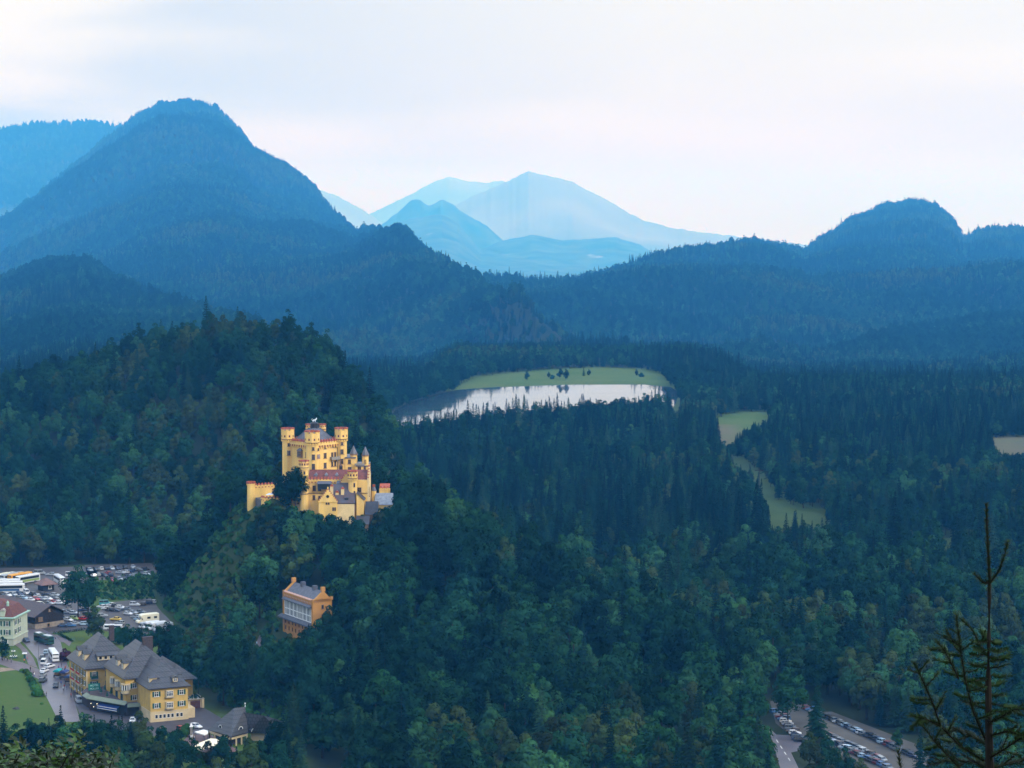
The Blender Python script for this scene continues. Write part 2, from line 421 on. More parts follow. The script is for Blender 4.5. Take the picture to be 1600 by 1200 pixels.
def height(x, y):
    x, y = np.asarray(x, float), np.asarray(y, float)
    shp = x.shape
    x, y = x.ravel(), y.ravel()
    u = x / np.maximum(y, 1.0)
    base = 1.5 + 1.6 * (fbm(x / 90, y / 90, 3, 5) - 0.5)
    base = np.where(y > 3000, 1.5, base)
    y0 = 2620 - 450 * sstep((u - 0.072) / 0.035) - 360 * sstep((-0.020 - u) / 0.02) - 60 * fbm(x / 160, x * 0 + 3.3, 2, 9)
    base = base - 0.060 * np.clip(y - y0, 0, 2100) * sstep((y - y0) / 240) - 0.0235 * np.maximum(y - 4800, 0)      # the land falls away beyond the lake
    h = base.copy()
    for Lr in LAYERS:
        U, Z, Dc = Lr['c']
        sel = (u > U[0] - 0.02) & (u < U[-1] + 0.02) & (y > Lr['f'][1].min() - 50)
        if not sel.any(): continue
        us, ys, xs = u[sel], y[sel], x[sel]
        zc, dc, df = np.interp(us, U, Z), np.interp(us, U, Dc), np.interp(us, *Lr['f'])
        t = np.clip((ys - df) / (dc - df), 0, None)
        tt = np.minimum(t, 1)
        prof = Lr['lin'] * tt + (1 - Lr['lin']) * sstep(tt)
        b = base[sel]
        z = b + (zc - b) * prof - np.where(t > 1, (ys - dc) * Lr['back'], 0)
        n = fbm(xs / Lr['wl'], ys / Lr['wl'], 4, Lr['seed']) - 0.5
        rdg = 0.5 - np.abs(2 * fbm(xs / (1.4 * Lr['wl']), ys / (2.6 * Lr['wl']), 3, Lr['seed'] + 5) - 1.0)
        z = z + Lr['amp'] * (1.6 * n + 0.9 * rdg) * sstep(tt * 3.0) * (1 - 0.85 * tt ** 3) * np.clip((zc - b) / 60.0, 0, 1)
        edge = np.minimum(us - (U[0] - 0.02), (U[-1] + 0.02) - us) / 0.02
        z = b + (z - b) * np.clip(edge, 0, 1)
        h[sel] = np.maximum(h[sel], z)
    # near valley and castle hill
    nr = (y < 1200)
    if nr.any():
        xs, ys = x[nr], y[nr]
        hn = near_h(xs, ys)
        hn = hn + 1.2 * (fbm(xs / 22, ys / 22, 3, 77) - 0.5) * sstep((hn - 11) / 10)
        fade = sstep((1180 - ys) / 90)
        lay = h[nr]
        dome = lay > 6.0
        h2 = hn * fade + lay * (1 - fade)
        h2 = np.where(dome, np.maximum(h2, lay), h2)
        # slope that carries the camera
        hill = 173.2 - 0.62 * ys + 0.00034 * ys * ys
        hill = np.where(ys > 640, 0, hill)
        h2 = np.where(ys < 690, np.maximum(np.where(ys < 640, np.minimum(h2, 12), h2), hill), h2)
        h[nr] = h2
        sd_ = poly_sd(VILLAGE, xs, ys)
        k = sstep((14 - sd_) / 14)
        k = np.where(ys < 690, 0, k)
        h[nr] = h[nr] * (1 - k) + VZ * k
        sd_ = poly_sd(RPARK, xs, ys)
        k = sstep((14 - sd_) / 14)
        h[nr] = h[nr] * (1 - k) + RZ * k
    lk = (y > 1500) & (y < 2700) & (np.abs(u) < 0.2)
    if lk.any():
        sd_ = poly_sd(LAKE, x[lk], y[lk])
        k = sstep((12 - sd_) / 24)
        h[lk] = np.where(sd_ > 260, h[lk], h[lk] * (1 - k) + -1.5 * k)
    return h.reshape(shp)

def hz(x, y):
    return float(height(np.array([x]), np.array([y]))[0])
# ------------------------------------------------------------------ ground sheet
US = np.concatenate([np.linspace(-0.36, -0.225, 40, endpoint=False), np.linspace(-0.225, 0.225, 620), np.linspace(0.225, 0.36, 41)[1:]])
YS = np.concatenate([np.array([-60.0, 0.5]), np.geomspace(4, 640, 60, endpoint=False), np.arange(640, 1180, 2.2), np.arange(1180, 2600, 7.0), np.arange(2600, 9000, 24.0), np.arange(9000, 14500, 50.0), np.arange(14500, 21000, 130.0), np.geomspace(21000, 86000, 300)])
YS = np.unique(np.concatenate([YS, [20000.0, 29000, 30000, 31800, 38000, 46000, 52000, 80000]]))
yy, uu = np.meshgrid(YS, US, indexing='ij')
wide = np.where(yy < 300, 1.0 + (300 - np.maximum(yy, 0)) / 60.0, 1.0)
xx = uu * np.maximum(yy, 0) * wide + np.where(yy < 300, uu * 260 * (1 - np.clip(yy, 0, 300) / 300), 0)
zz = height(xx, yy)
zz[0, :] = 174.5
nr_, nc_ = zz.shape
verts = np.stack([xx, yy, zz], -1).reshape(-1, 3)
ii = np.arange(nr_ * nc_).reshape(nr_, nc_)
quads = np.stack([ii[:-1, :-1], ii[:-1, 1:], ii[1:, 1:], ii[1:, :-1]], -1).reshape(-1, 4)

def np_mesh(name, verts, faces, mats, smooth=False, midx=None):
    me = bpy.data.meshes.new(name)
    k = faces.shape[1]
    me.vertices.add(len(verts)); me.vertices.foreach_set('co', np.ascontiguousarray(verts, np.float32).ravel())
    me.loops.add(faces.size); me.loops.foreach_set('vertex_index', np.ascontiguousarray(faces, np.int32).ravel())
    me.polygons.add(len(faces))
    me.polygons.foreach_set('loop_start', np.arange(0, faces.size, k, dtype=np.int32))
    me.polygons.foreach_set('loop_total', np.full(len(faces), k, np.int32))
    for m in mats: me.materials.append(m)
    if midx is not None: me.polygons.foreach_set('material_index', np.asarray(midx, np.int32))
    if smooth: me.polygons.foreach_set('use_smooth', np.ones(len(faces), bool))
    me.update(calc_edges=True)
    return me

# what grows where: meadow polygons on the ground (photo outline -> ground), level of each
MEADOW = [([(705, 608), (740, 590), (800, 583), (860, 578), (930, 574), (1000, 576), (1035, 582), (1050, 604)], 1.0, 0),     # beyond the lake
          ([(1100, 660), (1130, 647), (1198, 641), (1208, 654), (1180, 672), (1136, 698), (1112, 690)], 1.5, 1),              # clearing right of the lake
          ([(1138, 713), (1168, 714), (1182, 738), (1198, 740), (1206, 768), (1236, 788), (1296, 804), (1298, 824), (1204, 828), (1188, 766)], 1.5, 2),  # grass lane
          ([(1545, 685), (1640, 680), (1640, 715), (1545, 703)], 1.5, 3),
          ([(1040, 622), (1065, 622), (1065, 650), (1040, 648)], 1.5, 2),
          ([(1466, 842), (1488, 836), (1490, 848), (1468, 854)], 1.5, 2)]
grass = np.zeros(zz.shape); reed = np.zeros(zz.shape)
for P, lev, typ in MEADOW:
    PP = [G(a, b, lev).xy[:] for a, b in P]
    sd_ = poly_sd(PP, xx, yy)
    k = sstep((25 - sd_) / 30) * (zz < 14)
    grass = np.maximum(grass, k)
    if typ == 1:
        Q = [G(a, b, lev).xy[:] for a, b in [(1095, 662), (1150, 664), (1160, 680), (1128, 710), (1098, 700)]]
        reed = np.maximum(reed, sstep((10 - poly_sd(Q, xx, yy)) / 20))
    if typ == 2: grass = np.where(k > 0, np.minimum(grass, 1 - .45 * k), grass)
    if typ == 3: reed = np.maximum(reed, k * 0.9)
vk = poly_sd(VILLAGE, xx, yy)
grass = np.maximum(grass, sstep((6 - vk) / 12) * (yy > 690))
FLANK = [W(a, b, 960).xy[:] for a, b in []]
# light grass flank of the castle hill
fl = (PX(xx, np.maximum(yy, 5), zz)[0])
flank = ((yy > 840) & (yy < 1010) & (fl > 250) & (fl < 455) & (zz > 9)) * sstep((fl - 250) / 25) * sstep((470 - fl) / 60)
grass = np.maximum(grass, 0.45 * flank)

def ground_material():
    m = bpy.data.materials.new('ground')
    m.use_nodes = True
    nt = m.node_tree; b = nt.nodes['Principled BSDF']; N = nt.nodes.new; L = nt.links.new
    b.inputs['Roughness'].default_value = 0.95; b.inputs['Specular IOR Level'].default_value = 0.1
    tc = N('ShaderNodeTexCoord')
    def noise(sc, det=5):
        n = N('ShaderNodeTexNoise'); n.inputs['Scale'].default_value = sc; n.inputs['Detail'].default_value = det
        L(tc.outputs['Object'], n.inputs['Vector'])
        r = N('ShaderNodeMapRange'); r.inputs[1].default_value = 0.35; r.inputs[2].default_value = 0.65
        L(n.outputs['Fac'], r.inputs[0]); return r.outputs[0]
    def mix(f, a, c):
        x = N('ShaderNodeMix'); x.data_type = 'RGBA'
        if isinstance(f, float): x.inputs[0].default_value = f
        else: L(f, x.inputs[0])
        for s_, v in ((6, a), (7, c)):
            if isinstance(v, tuple): x.inputs[s_].default_value = (*v, 1)
            else: L(v, x.inputs[s_])
        return x.outputs[2]
    ag = N('ShaderNodeAttribute'); ag.attribute_name = 'grass'
    ar = N('ShaderNodeAttribute'); ar.attribute_name = 'reed'
    af = N('ShaderNodeAttribute'); af.attribute_name = 'farwood'
    floor_ = mix(noise(0.05), (0.012, 0.02, 0.010), (0.026, 0.036, 0.014))
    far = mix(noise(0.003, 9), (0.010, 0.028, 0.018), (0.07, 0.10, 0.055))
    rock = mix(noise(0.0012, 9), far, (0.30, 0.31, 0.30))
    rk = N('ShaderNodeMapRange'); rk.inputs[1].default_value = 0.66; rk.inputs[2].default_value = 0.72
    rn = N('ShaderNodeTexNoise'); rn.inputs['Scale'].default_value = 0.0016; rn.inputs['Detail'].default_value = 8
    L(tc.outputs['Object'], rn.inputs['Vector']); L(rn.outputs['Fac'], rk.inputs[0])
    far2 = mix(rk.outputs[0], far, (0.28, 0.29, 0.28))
    al = N('ShaderNodeAttribute'); al.attribute_name = 'limestone_haze'
    lime_haze = mix(noise(0.0006, 8), (0.165, 0.16, 0.155), (0.25, 0.24, 0.23))  # pale limestone tone with the missing brightness of the haze put into the colour
    far2 = mix(al.outputs['Fac'], far2, lime_haze)
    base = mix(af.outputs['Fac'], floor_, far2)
    gr = mix(noise(0.03, 6), (0.038, 0.078, 0.013), (0.062, 0.104, 0.022))
    gr1 = mix(noise(0.011, 7), gr, (0.085, 0.105, 0.03))
    gr2 = mix(noise(0.6, 3), gr1, (0.05, 0.095, 0.016))
    c = mix(ag.outputs['Fac'], base, gr2)
    rd = mix(noise(0.02, 6), (0.125, 0.10, 0.065), (0.095, 0.10, 0.05))
    c = mix(ar.outputs['Fac'], c, rd)
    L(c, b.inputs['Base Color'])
    bp = N('ShaderNodeBump'); bp.inputs['Strength'].default_value = 0.6; bp.inputs['Distance'].default_value = 40.0
    bn = N('ShaderNodeTexNoise'); bn.inputs['Scale'].default_value = 0.004; bn.inputs['Detail'].default_value = 9; bn.inputs['Roughness'].default_value = 0.65
    L(tc.outputs['Object'], bn.inputs['Vector'])
    hm = N('ShaderNodeMath'); hm.operation = 'MULTIPLY'
    L(bn.outputs['Fac'], hm.inputs[0]); L(af.outputs['Fac'], hm.inputs[1])
    L(hm.outputs[0], bp.inputs['Height']); L(bp.outputs[0], b.inputs['Normal'])
    return m

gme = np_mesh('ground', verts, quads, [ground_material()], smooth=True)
for nm, arr in (('grass', grass), ('reed', reed), ('farwood', sstep((yy - 14300) / 2500)), ('limestone_haze', sstep((yy - 32500) / 3000))):
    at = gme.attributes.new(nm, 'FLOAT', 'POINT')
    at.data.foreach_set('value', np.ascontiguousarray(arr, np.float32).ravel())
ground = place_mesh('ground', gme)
tag(ground, 'wooded valley floor with meadows rising to hills and mountains', None, None, 'structure')

# lake
def flat_sheet(name, P, z, m, label, kind='structure'):
    b = MB(); b.add([(p[0], p[1], z) for p in P], [tuple(range(len(P)))])
    o = b.build(name, m)
    if o.data.polygons[0].normal.z < 0: o.data.flip_normals()
    tag(o, label, None, None, kind)
    return o

lm = bpy.data.materials.new('lake_water'); lm.use_nodes = True
_nt = lm.node_tree; _b = _nt.nodes['Principled BSDF']
_b.inputs['Base Color'].default_value = (0.035, 0.06, 0.07, 1)
_b.inputs['IOR'].default_value = 1.9
_t = _nt.nodes.new('ShaderNodeTexCoord')
_m = _nt.nodes.new('ShaderNodeMapping'); _m.inputs['Scale'].default_value = (0.0025, 0.008, 1)
_m.inputs['Rotation'].default_value = (0, 0, 0.35)
_n = _nt.nodes.new('ShaderNodeTexNoise'); _n.inputs['Detail'].default_value = 2
_r = _nt.nodes.new('ShaderNodeMapRange'); _r.inputs[1].default_value = 0.40; _r.inputs[2].default_value = 0.62; _r.inputs[3].default_value = 0.025; _r.inputs[4].default_value = 0.09
_nt.links.new(_t.outputs['Object'], _m.inputs[0]); _nt.links.new(_m.outputs[0], _n.inputs['Vector']); _nt.links.new(_n.outputs['Fac'], _r.inputs[0]); _nt.links.new(_r.outputs[0], _b.inputs['Roughness'])
_n2 = _nt.nodes.new('ShaderNodeTexNoise'); _n2.inputs['Scale'].default_value = 0.8; _n2.inputs['Detail'].default_value = 2
_bp = _nt.nodes.new('ShaderNodeBump'); _bp.inputs['Strength'].default_value = 0.05; _bp.inputs['Distance'].default_value = 0.1
_nt.links.new(_t.outputs['Object'], _n2.inputs['Vector']); _nt.links.new(_n2.outputs['Fac'], _bp.inputs['Height']); _nt.links.new(_bp.outputs[0], _b.inputs['Normal'])
cx_, cy_ = np.mean(np.array(LAKE), 0)
LK2 = [(cx_ + (p[0] - cx_) * 1.05, cy_ + (p[1] - cy_) * 1.05) for p in LAKE]
flat_sheet('lake', LK2, 0.0, lm, 'pale lake below the wooded mountain reflecting the white sky')

# ------------------------------------------------------------------ tree shapes
def leaf_mat(name, c, var=0.38):
    m = bpy.data.materials.new(name); m.use_nodes = True
    nt = m.node_tree
    for n in list(nt.nodes): nt.nodes.remove(n)
    N = nt.nodes.new; L = nt.links.new
    o = N('ShaderNodeOutputMaterial'); d = N('ShaderNodeBsdfDiffuse')
    oi = N('ShaderNodeObjectInfo')
    tc = N('ShaderNodeTexCoord')
    n = N('ShaderNodeTexNoise'); n.inputs['Scale'].default_value = 0.55; n.inputs['Detail'].default_value = 3
    L(tc.outputs['Object'], n.inputs['Vector'])
    hs = N('ShaderNodeHueSaturation')
    hs.inputs['Color'].default_value = (*c, 1)
    a = N('ShaderNodeMapRange'); a.inputs[3].default_value = 1 - var * 1.3; a.inputs[4].default_value = 1 + var * 1.7
    L(oi.outputs['Random'], a.inputs[0])
    b_ = N('ShaderNodeMapRange'); b_.inputs[1].default_value = 0.3; b_.inputs[2].default_value = 0.7; b_.inputs[3].default_value = 0.72; b_.inputs[4].default_value = 1.3
    L(n.outputs['Fac'], b_.inputs[0])
    mu = N('ShaderNodeMath'); mu.operation = 'MULTIPLY'; L(a.outputs[0], mu.inputs[0]); L(b_.outputs[0], mu.inputs[1])
    L(mu.outputs[0], hs.inputs['Value'])
    h = N('ShaderNodeMapRange'); h.inputs[3].default_value = 0.487; h.inputs[4].default_value = 0.525
    fr = N('ShaderNodeMath'); fr.operation = 'FRACT'
    m7 = N('ShaderNodeMath'); m7.operation = 'MULTIPLY'; m7.inputs[1].default_value = 7.31
    L(oi.outputs['Random'], m7.inputs[0]); L(m7.outputs[0], fr.inputs[0]); L(fr.outputs[0], h.inputs[0]); L(h.outputs[0], hs.inputs['Hue'])
    L(hs.outputs[0], d.inputs['Color']); L(d.outputs[0], o.inputs['Surface'])
    return m

M_BARK = mat('bark', (0.035, 0.028, 0.02), 0.95, 0.3, 3.0, spec=0.1)
LEAF = {'dark': leaf_mat('leaf_dark', (0.0046, 0.021, 0.0105)), 'mid': leaf_mat('leaf_mid', (0.0088, 0.0355, 0.0135)), 'light': leaf_mat('leaf_light', (0.019, 0.059, 0.0195)),
        'olive': leaf_mat('leaf_olive', (0.029, 0.047, 0.0135)), 'spruce': leaf_mat('leaf_spruce', (0.0024, 0.012, 0.0078)), 'spruce2': leaf_mat('leaf_spruce_mid', (0.0055, 0.0225, 0.012)), 'spruce3': leaf_mat('leaf_spruce_pale', (0.014, 0.036, 0.016)),
        'red': leaf_mat('leaf_copper', (0.085, 0.022, 0.04)), 'shrub': leaf_mat('leaf_shrub', (0.042, 0.105, 0.026))}

def frames(nrm, rg):
    n = nrm / (np.linalg.norm(nrm, axis=1, keepdims=True) + 1e-9)
    r = rg.normal(size=n.shape)
    a = np.cross(n, r); a /= (np.linalg.norm(a, axis=1, keepdims=True) + 1e-9)
    return a, np.cross(n, a)

def leaf_quads(P, nrm, s, rg, asp=0.62):
    a, b = frames(nrm, rg)
    a = a * s[:, None]; b = b * (s * asp)[:, None]
    V = np.stack([P - a, P + b * 0.9 + a * 0.15, P + a, P - b * 0.9 + a * 0.1], 1).reshape(-1, 3)
    F = np.arange(len(V)).reshape(-1, 4)
    return V, F

def trunk_np(h, r0, r1, seed, limbs=4, n=6):
    b = MB(); rr = random.Random(seed)
    b.tube([(0, 0, -0.6), (rr.uniform(-.1, .1), rr.uniform(-.1, .1), h * .5), (rr.uniform(-.2, .2), rr.uniform(-.2, .2), h)], [r0, (r0 + r1) / 2, r1], n)
    for k in range(limbs):
        t = rr.uniform(0, 6.28); z = h * rr.uniform(.4, .85); l = h * rr.uniform(.25, .42)
        b.tube([(0, 0, z), (math.cos(t) * l * .5, math.sin(t) * l * .5, z + l * .35), (math.cos(t) * l, math.sin(t) * l, z + l * .6)], [r1 * .8, r1 * .5, r1 * .2], 4)
    return b

def broadleaf_crown(seed, h=14.0, r=5.2, n=2600, low=0.22, lobes=20, spread=1.0):
    rg = np.random.default_rng(seed)
    C, RR = [], []
    zc, zr = h * (0.5 + low / 2), h * (0.5 - low / 2)
    while len(C) < lobes:
        p = rg.uniform(-1, 1, 3)
        if np.linalg.norm(p) > 1: continue
        k = 0.70 * spread
        top = 0.9 if p[2] > 0 else 1.0
        C.append([p[0] * r * k * top, p[1] * r * k * top, zc + p[2] * zr * 0.74]); RR.append(rg.uniform(0.25, 0.46) * r * (1 - 0.25 * max(p[2], 0)))
    C.append([0, 0, h - 0.2 * r]); RR.append(0.26 * r)
    C, RR = np.array(C), np.array(RR)
    q = RR ** 2 / (RR ** 2).sum()
    k = rg.choice(len(C), size=n, p=q)
    d = rg.normal(size=(n, 3)); d /= np.linalg.norm(d, axis=1, keepdims=True)
    d[:, 2] = np.where((d[:, 2] < -0.35) & (rg.random(n) < 0.75), -d[:, 2], d[:, 2])
    P = C[k] + d * RR[k][:, None] * (0.72 + 0.38 * rg.random(n) ** 0.7)[:, None] * np.array([1, 1, 0.86])
    nrm = d + np.array([0, 0, 0.25]) + rg.normal(size=(n, 3)) * 0.24
    s = rg.uniform(0.26, 0.62, n) * (r / 5.2) ** 0.6 * (2600 / n) ** 0.4
    return leaf_quads(P, nrm, s, rg)

def spruce_crown(seed, h=22.0, r=3.4, levels=24, low=0.12, per=9):
    rg = np.random.default_rng(seed)
    P, Nn, S, A = [], [], [], []
    V, F = [], []
    for k in range(levels):
        t = k / (levels - 1)
        z = h * (low + (1 - low) * (t ** 0.92)) - 0.2
        rad = r * (1 - t) ** 0.85 * rg.uniform(0.82, 1.12) + 0.12
        m = max(4, int(per * (0.5 + 0.5 * (1 - t))))
        th0 = rg.uniform(0, 6.28)
        for j in range(m):
            th = th0 + 6.283 * j / m + rg.uniform(-.25, .25)
            L_ = rad * rg.uniform(0.65, 1.15)
            dz = -L_ * rg.uniform(0.18, 0.42)
            c, s_ = math.cos(th), math.sin(th)
            wv = L_ * rg.uniform(.16, .26) + .12
            base = np.array([0.05 * c, 0.05 * s_, z + .1 * L_]); tip = np.array([L_ * c, L_ * s_, z + dz + 0.12 * L_]); mid = np.array([.55 * L_ * c, .55 * L_ * s_, z + dz * .45 + .12 * L_])
            side = np.array([-s_, c, 0])
            for a_, b_ in ((base, mid), (mid, tip)):
                i0 = len(V)
                wa = wv * (0.5 if a_ is base else 1.0); wb = wv * (1.0 if b_ is mid else 0.12)
                hang = np.array([0, 0, -0.35 * wv])
                V += [a_ - side * wa + hang, a_, b_, b_ - side * wb + hang, a_ + side * wa + hang, b_ + side * wb + hang]
                F += [(i0, i0 + 1, i0 + 2, i0 + 3), (i0 + 1, i0 + 4, i0 + 5, i0 + 2)]
    i0 = len(V)
    V += [np.array([-.1, 0, h * .96]), np.array([.1, 0, h * .96]), np.array([.03, .0, h * 1.01]), np.array([-.03, 0, h * 1.01])]
    F += [(i0, i0 + 1, i0 + 2, i0 + 3)]
    # needle sprays that break the outline
    n = 420
    t = rg.random(n) ** 1.4
    th = rg.uniform(0, 6.28, n); rad = r * (1 - t) ** .85 * rg.uniform(.5, 1.08, n)
    PP = np.stack([rad * np.cos(th), rad * np.sin(th), h * (low + (1 - low) * t) - rad * .22], 1)
    V2, F2 = leaf_quads(PP, np.stack([np.cos(th), np.sin(th), np.full(n, .9)], 1) + rg.normal(size=(n, 3)) * .3, rg.uniform(.25, .55, n), rg, .4)
    V = np.array(V); F = np.array(F)
    return np.concatenate([V, V2]), np.concatenate([F, F2 + len(V)])

PROTO = []        # dict(kind, tone, crown mesh, trunk mesh, h, r, joined)
pcol = bpy.data.collections.new('tree_shapes')
def joined(name, cv, cf, tb, mats):
    tv = np.array(tb.v); n = len(cv)
    me = bpy.data.meshes.new(name)
    fs = [tuple(f) for f in cf.tolist()] + [tuple(i + n for i in f) for f in tb.f]
    me.from_pydata(cv.tolist() + tv.tolist(), [], fs)
    for m in mats: me.materials.append(m)
    mi = np.zeros(len(fs), np.int32); mi[len(cf):] = 1
    me.polygons.foreach_set('material_index', mi); me.update()
    return me
def proto(kind, tone, cv, cf, tb, h, r):
    k = len(PROTO)
    cm = np_mesh('crown', cv, cf, [LEAF[tone]])
    tm = tb.mesh('trunk', M_BARK)
    jm = joined('tree', cv, cf, tb, [LEAF[tone], M_BARK])
    o = bpy.data.objects.new('shape_%02d' % k, jm); pcol.objects.link(o)
    PROTO.append(dict(kind=kind, tone=tone, crown=cm, trunk=tm, h=h, r=r))
for i, (tone, h, r, lob, lowv) in enumerate([('dark', 15, 5.4, 22, .2), ('dark', 14, 4.6, 18, .16), ('mid', 15, 5.6, 24, .2), ('mid', 13, 4.8, 17, .18), ('mid', 17, 4.8, 22, .2), ('light', 14, 5.2, 20, .2),
                                             ('light', 12, 4.4, 16, .15), ('olive', 13, 4.6, 18, .2)]):
    cv, cf = broadleaf_crown(100 + i, h, r, 2900, lowv * .4, lob + 2)
    proto('broad', tone, cv, cf, trunk_np(h * .72, .34, .12, i), h, r)
for i, (tone, h, r, lev) in enumerate([('spruce', 23, 4.1, 25), ('spruce', 20, 3.4, 22), ('spruce2', 22, 4.3, 24), ('spruce', 25, 3.9, 27), ('spruce2', 19, 3.9, 20), ('spruce3', 20, 4.2, 21)]):
    cv, cf = spruce_crown(200 + i, h, r, lev)
    proto('spruce', tone, cv, cf, trunk_np(h * .9, .3, .05, 50 + i, 0), h, r)
for i, tone in enumerate(['shrub', 'light', 'mid']):
    cv, cf = broadleaf_crown(300 + i, 3.0, 2.0, 900, 0.0, 12)
    proto('shrub', tone, cv, cf, trunk_np(1.6, .1, .04, 90 + i, 2), 3.0, 2.0)
BROAD = [i for i, p in enumerate(PROTO) if p['kind'] == 'broad']
SPR = [i for i, p in enumerate(PROTO) if p['kind'] == 'spruce']
SHR = [i for i, p in enumerate(PROTO) if p['kind'] == 'shrub']
P_H = np.array([p['h'] for p in PROTO]); P_R = np.array([p['r'] for p in PROTO])

# ------------------------------------------------------------------ where trees stand
def jgrid(y0, y1, cell, umax, jit=0.48):
    n = int((y1 - y0) / cell)
    X, Y = [], []
    for k in range(n):
        y = y0 + (k + .5) * cell
        m = int(2 * (umax * y + (130 if y < 3000 else 60)) / cell)
        xs = (np.arange(m) - m / 2 + (0.5 if k % 2 else 0)) * cell
        X.append(xs); Y.append(np.full(m, y))
    X, Y = np.concatenate(X), np.concatenate(Y)
    X = X + rng.uniform(-jit, jit, len(X)) * cell; Y = Y + rng.uniform(-jit, jit, len(Y)) * cell
    return X, Y
parts_ = []
for y0, y1, cell, sc in ((655, 1150, 9.0, 1.36), (1150, 2050, 8.4, 1.04), (2050, 3000, 8.6, .92), (3000, 4200, 11.0, 1.25), (4200, 6000, 13.5, 1.6), (6000, 9000, 17.0, 2.05), (9000, 14300, 22.0, 2.65), (17500, 20300, 36.0, 4.0)):
    X, Y = jgrid(y0, y1, cell, 0.236)
    parts_.append(np.stack([X, Y, np.full(len(X), sc), np.full(len(X), cell)], 1))
T = np.concatenate(parts_)
X, Y, SCL = T[:, 0], T[:, 1], T[:, 2]
Z = height(X, Y)
px0, py0, dep = PX(X, Y, Z)
U_ = X / Y
# species
sp_noise = fbm(X / 70, Y / 70, 3, 301); sp_far = fbm(X / 420, Y / 420, 3, 307)
pS = np.full(len(X), 0.12)
mid_plain = (Y > 1080) & (Z < 6) & (Y < 2600)
pS[mid_plain] = 0.45
pS[mid_plain & (px0 > 600) & (px0 < 1290) & (py0 > 640) & (py0 < 880)] = 0.56
pS[mid_plain & (px0 > 1200) & (py0 > 640) & (py0 < 900)] = 0.45
pS[(Y < 1120) & (Z < 8) & (px0 > 900)] = 0.2
pS[(Y > 1050) & (Z >= 6) & (Y < 1560)] = 0.10
pS[(Y > 1560) & (px0 < 640) & (Y < 5600)] = 0.45
pS[(Y > 5600) & (px0 < 720)] = 0.26
pS[(Y > 2500) & (px0 >= 720)] = 0.42
near_left = (Y < 742) & (px0 < 520)
pS[near_left] = 0.35
isS = rng.random(len(X)) < np.clip(pS + 1.6 * (sp_noise - .5) * (pS > .2) + 2.4 * (sp_far - .5) * (Y > 1500), 0.02, 0.97)
tn = fbm(X / 55, Y / 55, 2, 311) + rng.normal(size=len(X)) * 0.17
tn = np.where(Y > 2000, .5 + (fbm(X / 330, Y / 330, 3, 317) - .5) * 1.9 + rng.normal(size=len(X)) * 0.16, tn)
wb = np.array(BROAD)
order = np.array([0, 1, 2, 4, 3, 5, 6, 7])          # dark ... light, olive
bi = np.clip(((tn - .18) / .64 * 8).astype(int), 0, 7)
lightzone = (Y < 1130) & (Z < 8) & (px0 > 850)
bi = np.where(lightzone, np.clip(bi + 1, 0, 7), bi)
IDX = np.where(isS, np.array(SPR)[rng.integers(0, len(SPR), len(X))], wb[order[bi]])
SIZE = SCL * np.where(Y < 1700, rng.uniform(0.62, 1.2, len(X)), rng.uniform(0.7, 1.14, len(X))) * np.where(isS, np.where(Y < 1100, .82, 1.0), 1.0)
SIZE = np.where(isS & (rng.random(len(X)) < .25), SIZE * .75, SIZE)
SIZE = np.where(isS & (Y > 2500), SIZE * .74, SIZE)
hill_trees = (Y < 1050) & (px0 > 430) & (px0 < 1230)
SIZE = np.where(hill_trees, SIZE * 1.05, SIZE)

